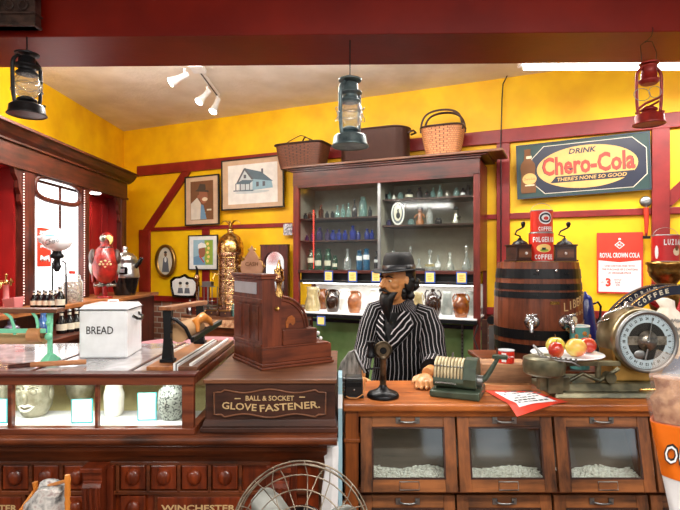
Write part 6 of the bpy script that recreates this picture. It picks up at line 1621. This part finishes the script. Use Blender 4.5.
# white globe dispenser
gx, gy = X(57, 3.6), 3.6
t = thing('globe_dispenser', 'white egg shaped globe on a dark metal stand in the bright window', 'dispenser', (gx, gy, ZK))
gz = Z(240, 3.6)-ZK
m = MB('enamel_white'); rg = []
for k_ in range(17):
    a = PI*k_/16
    rg.append((max(.0005, .100*math.sin(a)*(1+.0)), -.082*math.cos(a)+gz))
m.lathe(rg, 28); m.ball((-.10, 0, gz-.0), (.035, .02, .025), 10, 8); m.tube([(-.08, -.02, gz+.01), (-.125, -.02, gz+.02)], [.03, .008], 8); obj('globe', m, t)
m = MB('iron_black'); z1 = Z(252, 3.6)-ZK; m.lathe([(.03, z1+.01), (.032, z1-.01), (.045, z1-.02), (.045, z1-.04), (.02, z1-.05), (.022, z1-.09), (.03, z1-.10), (.012, z1-.14)], 20)
for a in (.5, 2.6, 4.7): m.tube([(.03*math.cos(a), .03*math.sin(a), z1-.06), (.055*math.cos(a), .055*math.sin(a), z1-.08), (.058*math.cos(a), .058*math.sin(a), .0)], .006, 8)
m.lathe([(.062, 0), (.062, .008), (.05, .01)], 24); obj('stand', m, t)
m = MB('ink_black'); m.M = Matrix.Translation((.022, -.103, gz-.012)) @ Matrix.Rotation(.30, 4, 'Z'); text(m, 'Chero', .085, .036, (0, 0, 0), 'ink_black', shear=.35, rot=.3); m.mat('turquoise').box(-.04, .02, -.006, 0, .036, .042); m.M = Matrix(); obj('lettering', m, t)
# candy jar
t = thing('candy_jar', 'glass jar of wrapped candy with a red lid knob on the left back bar', 'jar', (X(72, 3.78), 3.78, ZK))
m = MB('glass_clear'); m.lathe([(.070, 0), (.075, .01), (.075, .15), (.06, .18), (.055, .19)], 24, caps=False); obj('jar', m, t)
m = MB('candy_mix'); m.lathe([(.066, .004), (.070, .02), (.070, .13), (.05, .15), (.001, .155)], 24); f_ = obj('candy', m, t)
m = MB('glass_clear'); m.lathe([(.058, .19), (.055, .205), (.02, .215)], 20); m.mat('can_red').lathe([(.02, .213), (.024, .22), (.022, .232), (.01, .236)], 14); obj('lid', m, t)
# dark bottles in a row on the counter, and three below
def beer(px, Y, z, label, s=1.0, group='dark soda bottles on the back bar'):
    t = thing('soda_bottle', label, 'bottle', (X(px, Y), Y, z), 0, group)
    m = MB('black_gloss'); m.lathe([(.021*s, 0), (.023*s, .004*s), (.023*s, .055*s), (.016*s, .07*s), (.008*s, .085*s), (.008*s, .104*s)], 14); obj('glass', m, t)
    m = MB('label_cream'); m.lathe([(.0235*s, .016*s), (.0236*s, .046*s)], 14, caps=False); obj('paper_label', m, t)
    m = MB('label_cream'); m.lathe([(.0085*s, .085*s), (.0088*s, .096*s)], 10, caps=False); obj('neck_label', m, t)
    m = MB('steel_dull'); m.lathe([(.0105*s, .102*s), (.0105*s, .108*s), (.006*s, .111*s)], 10); obj('cap', m, t)
for i_, px in enumerate((34, 40, 46, 52)): beer(px, 3.36, ZK, 'small dark soda bottle in front row on the left back bar, %s from left' % ORD[i_])
for i_, px in enumerate((38, 44, 50, 55.5)): beer(px, 3.47, ZK, 'small dark soda bottle in the rear row on the left back bar, %s from left' % ORD[i_])
beer(60, 3.30, ZK, 'larger labelled dark bottle at the right end of the back bar row', 1.3)
for i_, (px, w) in enumerate(((61.5, 'left'), (69.5, 'middle'), (76.5, 'right'))): beer(px, 3.28+.06*i_, 1.0405, 'large dark bottle with cream label on the lower ledge, %s of three' % w, 1.36, 'three large bottles on the lower ledge')
# red parrot
px_, py_ = X(105, 4.25), 4.25
t = thing('parrot_statue', 'red parrot statue with grey face and yellow beak on a perch', 'statue', (px_, py_, ZK), .45)
m = MB('parrot_red'); m.loft(blob_rings([(.125, .035, .035, .005), (.15, .07, .06, .005), (.20, .092, .082, 0), (.27, .104, .094, 0), (.34, .098, .086, -.005), (.40, .072, .062, .0), (.44, .045, .045, .01), (.475, .052, .05, .015), (.51, .050, .048, .018), (.535, .034, .034, .015), (.545, .01, .01, .012)], wob=.01)); m.tube([(-.03, .05, .22), (-.05, .08, .12), (-.06, .10, .02)], [.06, .045, .02], 10, flat=.5); obj('body', m, t)
m = MB('pewter'); m.ball((-.012, -.030, .495), (.030, .024, .032), 12, 8); m.ball((.048, -.020, .49), (.014, .022, .028), 10, 8); obj('face', m, t)
m = MB('tag_yellow'); m.tube([(.026, -.040, .505), (.040, -.068, .495), (.044, -.074, .465), (.038, -.064, .445)], [.020, .020, .012, .003], 10); obj('beak', m, t)
m = MB('ink_black'); m.ball((-.012, -.054, .503), .005, 8, 6); m.lathe([(.050, .428), (.058, .424), (.058, .418), (.052, .414)], 20, (.005, 0, 0), caps=False); obj('collar', m, t)
for sx in (-1, 1):
    m = MB('carved_dark'); m.ball((sx*.092, .008, .335), (.032, .060, .075), 14, 10); m.mat('jug_grey').ball((sx*.098, .018, .27), (.024, .050, .075), 12, 8); m.mat('parrot_red').ball((sx*.088, .045, .20), (.018, .036, .08), 12, 8); obj('wing', m, t)
m = MB('letter_gold')
for a, b_ in ((-.03, .30), (0, .31), (.03, .30), (-.015, .28), (.015, .28), (0, .26), (-.04, .28), (.04, .28)): m.ball((a, -.090, b_), (.010, .006, .009), 8, 6)
obj('chest_emblem', m, t)
m = MB('alcove_red'); m.cyl((0, 0, .004), (0, 0, .10), .020, .020, n=16); m.lathe([(.06, 0), (.06, .012), (.03, .02)], 20); m.mat('pewter').cyl((-.085, 0, .105), (.085, 0, .105), .012, n=12)
for sx in (-1, 1):
    for q in (-1, 0, 1): m.tube([(sx*.03+q*.009, .0, .135), (sx*.03+q*.012, -.022, .118), (sx*.03+q*.012, -.018, .095)], .006, 6); obj('perch', m, t)
# silver urn
ux, uy = X(125, 4.64), 4.64
t = thing('coffee_urn', 'silver coffee urn with black base and spout beside the red parrot', 'urn', (ux, uy, ZK))
m = MB('black_gloss'); m.lathe([(.088, 0), (.09, .01), (.118, .14), (.122, .16)], 32); obj('base', m, t)
m = MB('aluminium'); m.lathe([(.122, .158), (.126, .17), (.122, .20), (.112, .28), (.105, .30), (.11, .305), (.098, .345), (.07, .375), (.03, .39), (.018, .40), (.024, .415), (.026, .43), (.01, .445)], 32); obj('body', m, t)
m = MB('black_gloss'); m.box(-.085, .07, -.128, -.108, .19, .255); m.mat('aluminium').box(-.07, .05, -.131, -.128, .205, .24); obj('dial_plate', m, t, .006)
m = MB('black_gloss'); m.tube([(.10, -.02, .25), (.14, -.03, .29), (.16, -.03, .33), (.175, -.03, .335)], [.018, .02, .018, .012], 10); obj('spout', m, t)
# soda fountain bits at far left
t = thing('soda_fountain', 'red soda fountain draft arm with brass tap at the far left', 'soda fountain', (X(6, 3.1), 3.1, ZK))
m = MB('pink_bin'); m.lathe([(.035, 0), (.035, .02), (.017, .03), (.016, .15), (.022, .16)], 16); obj('pillar', m, t)
m = MB('brass'); m.ball((0, 0, .175), .018, 10, 8); m.cyl((-.05, -.0, .18), (.045, 0, .18), .006, n=8); m.cyl((0, 0, .18), (0, 0, .215), .006, n=8); m.ball((0, 0, .22), .010, 8, 6); m.cyl((.03, -.0, .155), (.03, -.0, .20), .006, n=6); m.tube([(.0, -.02, .17), (0, -.05, .17), (0, -.055, .14)], .008, 8); obj('tap', m, t)
t = thing('pink_bin', 'pink tapered tray beside the soda fountain tap at the far left', 'tray', (X(13.5, 3.0), 3.0, ZK))
m = MB('pink_bin'); m.hexa([(-.02, -.03, 0), (.03, -.03, 0), (.03, .03, 0), (-.02, .03, 0), (-.04, -.05, .085), (.035, -.05, .095), (.035, .05, .095), (-.04, .05, .085)]); obj('tray', m, t, .004)
t = thing('glass_vase', 'dark blue patterned glass vase on the lower ledge at the far left', 'vase', (X(10, 2.95), 2.96, 1.0405))
m = MB('speckle_glass'); m.lathe([(.04, 0), (.05, .01), (.052, .06), (.040, .085), (.02, .095), (.02, .115), (.026, .12)], 24); obj('body', m, t)
t = thing('blue_bottle', 'blue glass bottle on the lower ledge behind the green paper cutter', 'bottle', (X(43, 3.1), 3.1, 1.0405))
m = MB('lettuce_blue'); m.lathe([(.03, 0), (.032, .01), (.032, .10), (.015, .125), (.015, .15)], 20); obj('body', m, t)

# ================================================================== FAN (front, centre)
FY = 1.47; fx, fz = X(301, FY), Z(536, FY)
t = thing('electric_fan', 'antique electric fan with wire cage standing in front of the counters', 'fan', (fx, FY, 0))
R_ = .203
def tilt(mb):
    c, s_ = math.cos(-.26), math.sin(-.26)
    mb.v = [(x_, y_*c-(z_-fz)*s_, y_*s_+(z_-fz)*c+fz) for x_, y_, z_ in mb.v]
    return mb
m = MB('fan_wire')
for r_, y_ in ((R_, 0), (R_-.008, -.022), (R_-.012, .02), (R_*.84, -.045), (R_*.66, -.062), (R_*.46, -.075)): m.tube([(r_*math.cos(2*PI*i/64), y_, fz+r_*math.sin(2*PI*i/64)) for i in range(64)], .0028 if r_ > R_*.9 else .002, 6, closed=True)
m.tube([(.035*math.cos(2*PI*i/24), -.082, fz+.035*math.sin(2*PI*i/24)) for i in range(24)], .004, 6, closed=True)
for k_ in range(16):
    a = 2*PI*k_/16
    p = lambda r_, y_, da: (r_*math.cos(a+da), y_, fz+r_*math.sin(a+da))
    m.tube([p(.035, -.082, 0), p(R_*.46, -.075, .16), p(R_*.84, -.047, .28), p(R_, -.01, .36)], .0017, 5)
    if k_ % 2 == 0: m.tube([p(.035, -.082, 0), p(R_*.46, -.075, -.16), p(R_*.84, -.047, -.28), p(R_, -.01, -.36)], .0017, 5)
    m.tube([p(R_-.008, -.022, .36), p(R_-.012, .022, .36)], .0017, 5)
obj('cage', tilt(m), t)
for k_ in range(3):
    a = PI*.78+k_*2*PI/3
    m = MB('fan_blade'); rg = []
    for q, (r_, w_) in enumerate(((.03, .014), (.07, .030), (.12, .040), (.155, .036), (.175, .018))):
        rg.append([(r_*math.cos(a)-s_*w_*math.sin(a), .0-s_*.018*(1 if True else 0), fz+r_*math.sin(a)+s_*w_*math.cos(a)) for s_ in (-1, -.5, 0, .5, 1)])
    back = [[(x_, y_+.002, z_) for x_, y_, z_ in r2] for r2 in rg]
    m.loft([r2+r3[::-1] for r2, r3 in zip(rg, back)]); obj('blade', tilt(m), t)
m = MB('brass_old'); m.lathe([(.036, -.02), (.03, -.055), (.018, -.072), (.004, -.075)], 24, (0, 0, fz), 'y'); obj('hub', tilt(m), t)
m = MB('iron_black'); m.lathe([(.05, .035), (.062, .05), (.062, .12), (.04, .15), (.01, .155)], 24, (0, 0, fz), 'y'); m.cyl((0, 0, fz), (0, .04, fz), .012, n=10)
obj('motor', tilt(m), t)
m = MB('iron_black'); m.tube([(0, .09, fz-.05), (0, .09, fz-.18), (0, .08, fz-.25)], [.022, .018, .03], 12); m.lathe([(.10, fz-.29), (.10, fz-.275), (.04, fz-.25), (.03, fz-.24)], 28, (0, .08, 0)); obj('fan_stand', m, t)
m = MB('oak_z'); m.lathe([(.13, 0), (.14, .02), (.04, .05), (.03, .2), (.03, fz-.36), (.12, fz-.31), (.13, fz-.29)], 24, (0, .08, 0)); obj('pedestal', m, t)

# ================================================================== WOODEN STAND WITH CLOTH BAG (bottom left)
t = thing('sewing_stand', 'small orange wooden folding frame holding a floral cloth bag at lower left', 'stand', (0, 0, 0))
Yd = 1.44
q = lambda px, py, dy=0: tuple(P(px, py, Yd+dy))
def dn(px, z, dy=0): return (X(px, Yd+dy), Yd+dy, z)
m = MB('pine'); m.tube([q(67.5, 475), q(67.5, 480), q(67.5, 484), q(67.5, 495), q(67.5, 499), q(67.5, 503), q(67.5, 506), dn(67.5, .45), dn(67.5, 0)], [.007, .009, .0075, .0085, .006, .0085, .007, .0085, .008], 10); obj('post', m, t)
m = MB('pine'); m.tube([q(35, 482, .1), q(35.5, 488, .1), dn(37, .45, .1), dn(37, 0, .1)], [.0085, .007, .008, .007], 10); obj('post', m, t)
m = MB('pine'); m.tube([q(37, 489, .1), q(66, 481)], .005, 8); m.tube([q(35, 490, .1), q(18, 514, .0)], .005, 8); m.tube([q(18, 514), dn(10, .3)], .005, 8); m.tube([dn(10, .3), dn(67.5, .3)], .005, 8); m.tube([dn(10, .3), dn(8, 0)], .006, 8); obj('cross_bar', m, t)
m = MB('flower_cloth'); rg = []
for k_, (py, a_, b_) in enumerate(((486, 38, 67), (492, 35, 66), (500, 29, 66), (510, 22, 66), (540, 18, 64), (570, 26, 58))):
    ring = []
    xa, xb = X(a_, Yd+.04), X(b_, Yd+.04); zc = Z(py, Yd+.04); cx2, rx = (xa+xb)/2, (xb-xa)/2
    for i in range(36):
        a = 2*PI*i/36; wv = 1+.07*math.sin(7*a+k_)
        ring.append((cx2+rx*math.cos(a)*wv, Yd+.045+.05*math.sin(a)*wv, zc+.008*math.sin(3*a+k_)))
    rg.append(ring)
m.loft(rg); obj('cloth_bag', m, t)

# ================================================================== MANNEQUIN
MX, MY = .345, 2.86
t = thing('mannequin', 'male mannequin with black goatee in black pinstripe suit and black fedora behind the counter', 'mannequin', (MX, MY, 0))
L = lambda px, py, Y: Vector((X(px, Y)-MX, Y-MY, Z(py, Y)))
th = math.radians(-38)
fwd = Vector((math.sin(th), -math.cos(th), 0)); rgt = Vector((math.cos(th), math.sin(th), 0))
def ringe(c, rx, ry, ang=th, n=32, z=None, wob=0):
    out = []
    for i in range(n):
        a = 2*PI*i/n; x_, y_ = rx*math.cos(a), ry*math.sin(a)
        k_ = 1+wob*math.sin(a*9+c[2]*25)
        out.append((c[0]+(x_*math.cos(ang)-y_*math.sin(ang))*k_, c[1]+(x_*math.sin(ang)+y_*math.cos(ang))*k_, c[2]))
    return out
HC_ = L(396.5, 280.5, 2.80)        # head centre
ha = math.radians(-52)           # the head is turned further left
hf = Vector((math.sin(ha), -math.cos(ha), 0)); hr = Vector((math.cos(ha), math.sin(ha), 0)); up = Vector((0, 0, 1))
H = lambda a, b_, c: HC_+hr*a+hf*b_+up*c
sh_r = L(427, 317, 2.80); sh_l = L(374, 312, 2.90)
el_r = L(435, 362, 2.66); wr_r = L(431, 370, 2.36); hd_r = L(427, 373, 2.30)
el_l = L(363, 352, 2.80); wr_l = L(360, 376, 2.46)
body = MB('skin')
# torso, neck, head as overlapping forms fused by a voxel remesh into one surface
body.loft([ringe((.0, 0, .70), .15, .11), ringe((0, 0, .80), .15, .11), ringe((0.01, 0, .92), .135, .095), ringe((.01, -.0, 1.05), .155, .105), ringe((.005, -.0, 1.14), .165, .10), ringe((0, -.0, 1.19), .12, .075), ringe((-.01, -.01, 1.23), .06, .055), ringe((-.02, -.02, 1.27), .052, .052), tuple(map(tuple, [v for v in ringe((HC_.x+.01, HC_.y+.01, 1.33), .05, .05)]))])
body.M = Matrix.Translation(HC_) @ Matrix.Rotation(ha, 4, 'Z')
body.ball((0, .01, .025), (.074, .092, .092), 20, 14); body.ball((0, -.028, -.035), (.056, .062, .075), 18, 12); body.ball((0, -.055, -.088), (.030, .026, .024), 12, 8)
body.tube([(0, -.084, .02), (0, -.100, -.005), (0, -.114, -.026), (0, -.104, -.034)], [.009, .012, .015, .010], 10); body.ball((-.013, -.094, -.030), .010, 8, 6); body.ball((.013, -.094, -.030), .010, 8, 6)
for sx in (-1, 1):
    body.ball((sx*.030, -.070, .022), (.024, .016, .010), 10, 8); body.ball((sx*.042, -.055, -.022), (.022, .026, .022), 10, 8)
    body.ball((sx*.074, .012, -.005), (.010, .018, .030), 10, 8)
body.ball((0, -.085, -.062), (.022, .012, .007), 10, 8)
body.M = Matrix()
def limb(pts, rs): body.tube([tuple(p) for p in pts], rs, 14)
limb([sh_r+Vector((-.04, 0, 0)), sh_r, (sh_r+el_r)/2, el_r], [.055, .052, .045, .038]); limb([el_r, (el_r+wr_r)/2, wr_r, hd_r], [.038, .036, .026, .026])
limb([sh_l+Vector((.04, 0, 0)), sh_l, (sh_l+el_l)/2, el_l], [.055, .052, .045, .038]); limb([el_l, (el_l+wr_l)/2, wr_l], [.038, .036, .026])
# right-of-picture hand resting on the counter
def hand(w_, d, side, z_rest, thumb):
    """w_ wrist, d pointing along the hand; fingers bend down to z_rest"""
    d = Vector(d).normalized(); s_ = Vector((-d.y, d.x, 0)).normalized()*side
    palm = w_+d*.045
    body.ball(tuple(w_+d*.03), (.030, .034, .018), 12, 8); body.ball(tuple(palm+up*.0), (.036, .036, .016), 12, 8)
    for k_, (o_, ln) in enumerate(((-.028, .052), (-.0095, .062), (.0095, .058), (.028, .046))):
        b0 = palm+s_*o_+d*.012+up*.002; b1 = b0+d*ln*.50+up*.004+s_*o_*.15; b2 = b1+d*ln*.30-up*.016; b3 = b2+d*ln*.14-up*.016
        b3.z = max(b3.z, z_rest+.008)
        body.tube([tuple(b0), tuple(b1), tuple(b2), tuple(b3)], [.0095, .0092, .0082, .007], 8); body.ball(tuple(b3), .007, 8, 6)
    q0 = w_+d*.022-s_*thumb*.022; q1 = q0-s_*thumb*.024+d*.022; q2 = q1-s_*thumb*.006+d*.026-up*.006
    body.tube([tuple(q0), tuple(q1), tuple(q2)], [.012, .0105, .008], 8); body.ball(tuple(q2), .008, 8, 6)
hand(L(426, 374, 2.285), (-.25, -1, -.30), 1, .952, 1)
hand(wr_l+Vector((0, -.02, 0)), (-.1, -1, -.3), 1, .952, -1)
# legs: seated on a tall stool
hip = Vector((0, 0, .76))
for sx in (-1, 1):
    a_ = hip+rgt*sx*.085; kn = a_+fwd*.34+Vector((0, .0, -.03))+rgt*(-.02); ft = kn+Vector((0.0, .03, -.40)); toe = ft+fwd*.10-up*.02
    limb([a_, (a_+kn)/2, kn], [.085, .072, .055]); limb([kn, kn*.6+ft*.4, ft], [.055, .052, .036]); limb([ft, toe], [.036, .025])
bo_ = obj('body', body, t)
md = bo_.modifiers.new('Remesh', 'REMESH'); md.mode = 'VOXEL'; md.voxel_size = .0042; md.use_smooth_shade = True
md = bo_.modifiers.new('Smooth', 'SMOOTH'); md.factor = .5; md.iterations = 2
# hand colour is the same plaster skin; face details
m = MB('white'); 
for sx in (-1, 1):
    m.mat('cream'); p = H(sx*.029, .0750, .000); m.ball(tuple(p), .0080, 12, 8); m.mat('ink_black'); p = H(sx*.029, .0805, -.001); m.ball(tuple(p), .0045, 8, 6)
obj('eye', m, bo_)
m = MB('hair_black')
for sx in (-1, 1): m = MB('hair_black'); m.tube([tuple(H(sx*.010, .092, .020)), tuple(H(sx*.03, .092, .026)), tuple(H(sx*.050, .076, .018))], [.004, .006, .003], 8); obj('eyebrow', m, bo_)
m = MB('hair_black')
m.tube([tuple(H(-.036, .088, -.062)), tuple(H(-.018, .104, -.050)), tuple(H(0, .110, -.046)), tuple(H(.018, .104, -.050)), tuple(H(.036, .088, -.062))], [.004, .009, .009, .009, .004], 8)
obj('moustache', m, bo_)
m = MB('hair_black'); rg = []
for a_, b_, c_, rx, ry in ((0, .045, -.060, .055, .040), (0, .066, -.078, .050, .038), (0, .076, -.10, .043, .036), (0, .078, -.13, .034, .032), (0, .075, -.165, .022, .022), (0, .065, -.20, .012, .012), (0, .06, -.225, .003, .003)):
    rg.append(ringe(H(a_, b_, c_), rx, ry, ha, 24, wob=.05))
m.loft(rg); obj('goatee', m, bo_)
m = MB('hair_black'); m.M = Matrix.Translation(HC_) @ Matrix.Rotation(ha, 4, 'Z')
m.ball((0, .035, .030), (.082, .080, .088), 22, 14); m.ball((0, .058, -.035), (.068, .052, .065), 18, 12); 
for q in range(16):
    a = q*.8; m.ball((math.copysign(.066, math.sin(q*2.1))*(.8+.3*math.cos(a)), .045+.035*math.sin(a*1.7), -.04+.045*math.cos(q*1.3)), (.022, .024, .022), 10, 7)
m.ball((.070, .030, -.015), (.018, .036, .05), 12, 8); m.ball((-.070, .030, -.015), (.018, .036, .05), 12, 8)
obj('hair', m, bo_)
# fedora
m = MB('felt_black')
hz_ = Z(271.5, 2.80)-HC_.z
ft_ = Matrix.Translation(HC_+Vector((.012, 0, hz_))) @ Matrix.Rotation(math.radians(-2), 4, 'Y')
m.M = ft_
def brim(r, z, n=40): return [(r*1.0*math.cos(a), r*1.02*math.sin(a), z+.012*abs(math.cos(a-ha))**2*(r/.14)+(-.006 if math.sin(a) < 0 else .004)) for a in [2*PI*i/n for i in range(n)]]
m.loft([brim(.085, .004), brim(.115, .002), brim(.142, .0), brim(.143, .005), brim(.115, .008), brim(.085, .012)], caps=False)
m.loft([[(r*math.cos(a), r*1.08*math.sin(a), z-(dip*math.exp(-((math.cos(a-PI/2-ha))**2)*6)) ) for a in [2*PI*i/40 for i in range(40)]] for r, z, dip in ((.090, .0, 0), (.089, .03, 0), (.084, .06, 0), (.078, .085, .004), (.066, .104, .008), (.045, .106, .016), (.02, .092, .01), (.002, .088, 0))])
hat = obj('fedora', m, t)
m = MB('band_black'); m.M = ft_; m.lathe([(.0925, .010), (.0925, .034), (.089, .036)], 40, sy=1.07, caps=False); m.ball((.04, -.088, .022), (.018, .008, .014), 10, 8); obj('hat_band', m, hat)
# jacket
m = MB('pinstripe')
def jr(z, rx, ry, cx2=0.0, cy2=0.0): return ringe((cx2, cy2, z), rx, ry, th, 48, wob=.012)
m.loft([jr(.62, .20, .155, .01), jr(.72, .205, .155, .01), jr(.84, .195, .145, .012), jr(.94, .178, .138, .012), jr(1.03, .182, .138, .010), jr(1.11, .190, .135, .006), jr(1.175, .190, .120, .004), jr(1.212, .160, .102, .0), jr(1.240, .118, .086, -.004), jr(1.265, .084, .074, -.008), jr(1.305, .070, .068, -.01)], caps=False)
jk = obj('jacket', m, t)
def sleeve(pts, rs):
    m = MB('pinstripe_sleeve'); m.tube([tuple(p) for p in pts], rs, 20); return m
m = sleeve([sh_r+Vector((-.07, 0, .03)), sh_r+Vector((-.015, 0, .0)), (sh_r*2+el_r)/3+Vector((.005, 0, 0)), (sh_r+el_r*2)/3, el_r+Vector((0, 0, -.012)), el_r*.62+wr_r*.38, wr_r+Vector((0, .0, 0))], [.052, .074, .074, .070, .066, .058, .052]); obj('sleeve', m, jk)
m = sleeve([sh_l+Vector((.07, 0, .03)), sh_l+Vector((.015, 0, .0)), (sh_l*2+el_l)/3, (sh_l+el_l*2)/3, el_l+Vector((0, 0, -.012)), el_l*.62+wr_l*.38, wr_l+Vector((0, .02, 0))], [.050, .068, .064, .058, .055, .050, .046]); obj('sleeve', m, jk)
# lapels and V opening laid on the chest
def chest(u, z, off_=.004):  # u across the chest in metres
    rx, ry = (.184, .136)
    if z > 1.175: k_ = (z-1.175)/.1; rx, ry = .184-.10*k_, .120-.045*k_
    u_ = max(-.98, min(.98, u/rx)); y_ = -math.sqrt(1-u_*u_)*ry-off_
    return (.006+u*math.cos(th)-y_*math.sin(th), u*math.sin(th)+y_*math.cos(th), z)
def patch(mat, left, right, nm, off_, par, th_=.004):
    mm = MB(mat); n = len(left); nu = 6
    fr = [[chest(l[0]+(r[0]-l[0])*k_/nu, l[1]+(r[1]-l[1])*k_/nu, off_) for k_ in range(nu+1)] for l, r in zip(left, right)]
    bk = [[chest(l[0]+(r[0]-l[0])*k_/nu, l[1]+(r[1]-l[1])*k_/nu, off_-th_) for k_ in range(nu+1)] for l, r in zip(left, right)]
    mm.loft([a+b_[::-1] for a, b_ in zip(fr, bk)]); return obj(nm, mm, par)
patch('felt_black', [(-.062, 1.225), (-.055, 1.18), (-.04, 1.12), (-.02, 1.06), (-.006, 1.01)], [(.062, 1.225), (.055, 1.18), (.04, 1.12), (.014, 1.06), (-.004, 1.01)], 'shirt_front', .006, jk)
patch('pinstripe_lapel', [(-.085, 1.235), (-.105, 1.19), (-.125, 1.15), (-.085, 1.09), (-.04, 1.04), (-.008, 1.0)], [(-.045, 1.235), (-.045, 1.19), (-.035, 1.15), (-.020, 1.09), (-.008, 1.04), (-.002, 1.0)], 'lapel', .016, jk, .010)
patch('pinstripe_lapel_b', [(.045, 1.235), (.042, 1.19), (.030, 1.15), (.012, 1.09), (-.002, 1.04), (-.006, 1.0)], [(.085, 1.235), (.110, 1.19), (.130, 1.15), (.090, 1.09), (.042, 1.04), (.004, 1.0)], 'lapel', .018, jk, .012)
m = MB('trouser')
for sx in (-1, 1):
    a_ = hip+rgt*sx*.085; kn = a_+fwd*.34+Vector((0, .0, -.03))+rgt*(-.02); ft = kn+Vector((0.0, .03, -.36))
    m.tube([tuple(a_), tuple((a_+kn)/2), tuple(kn+up*.0), tuple(kn*.6+ft*.4), tuple(ft)], [.10, .088, .072, .068, .062], 18)
obj('trousers', m, t)
m = MB('black_gloss')
for sx in (-1, 1):
    a_ = hip+rgt*sx*.085; kn = a_+fwd*.34+Vector((0, .0, -.03))+rgt*(-.02); ft = kn+Vector((0.0, .03, -.40)); m.tube([tuple(ft-fwd*.03-up*.01), tuple(ft+fwd*.06-up*.015), tuple(ft+fwd*.14-up*.03)], [.045, .042, .03], 14)
obj('shoes', m, t)
# bentwood stool with a curved back
t = thing('bentwood_chair', 'tall bentwood chair with curved light wooden back behind the mannequin', 'chair', (MX, MY, 0))
m = MB('seat_cane'); m.lathe([(.19, .63), (.20, .64), (.20, .665), (.19, .672)], 36); obj('seat', m, t)
for k_ in range(4):
    a = th+PI/4+k_*PI/2; m = MB('pine'); m.cyl((.16*math.cos(a), .16*math.sin(a), .635), (.24*math.cos(a), .24*math.sin(a), .0), .015, .013, n=10); obj('leg', m, t)
m = MB('pine'); m.tube([(.205*math.cos(a), .205*math.sin(a), .28) for a in [2*PI*i/32 for i in range(32)]], .009, 8, closed=True); obj('foot_ring', m, t)
m = MB('oak_z'); b0 = L(444, 362, 3.02); pp_ = []
for i in range(17):
    a = PI*i/16; u = -math.cos(a); pp_.append(tuple(-fwd*.19*1.0+rgt*(.20*u)+up*(.66+.40*math.sin(a)**.7)+fwd*(.08*u*u)))
m.tube(pp_, .013, 10); obj('back_hoop', m, t)
t = thing('blue_card', 'small blue and white card standing behind the mannequin sleeve', 'card', CLOC, WR)
m = MB('tag_blue'); xx = cx_(440, .42); m.box(xx-.03, xx+.03, D0-.045, D0-.043, .90, 1.0); m.mat('paper_white').box(xx-.022, xx+.022, D0-.047, D0-.045, .91, .965); m.mat('steel_dull').box(xx-.003, xx+.003, D0-.043, D0-.0355, .95, 1.04); obj('card', m, t)
t = thing('blue_white_tag', 'yellow and blue card on the green panel right of the cash register', 'card', CLOC, WR)
m = MB('tag_blue'); xx = cx_(322, .42); m.box(xx-.04, xx+.04, D0-.040, D0-.0355, .96, 1.04); m.mat('tag_yellow').box(xx-.03, xx+.03, D0-.042, D0-.040, .97, 1.03); obj('card', m, t)
t = thing('blue_board', 'narrow pale blue board standing in the gap right of the advertising box', 'board', (.0, 1.83, 0))
m = MB('sky_print'); m.box(-.006, .008, -.02, .10, 0, 1.09); m.mat('paper_white').box(-.0065, .0085, -.0205, .02, .98, 1.03); obj('board', m, t)
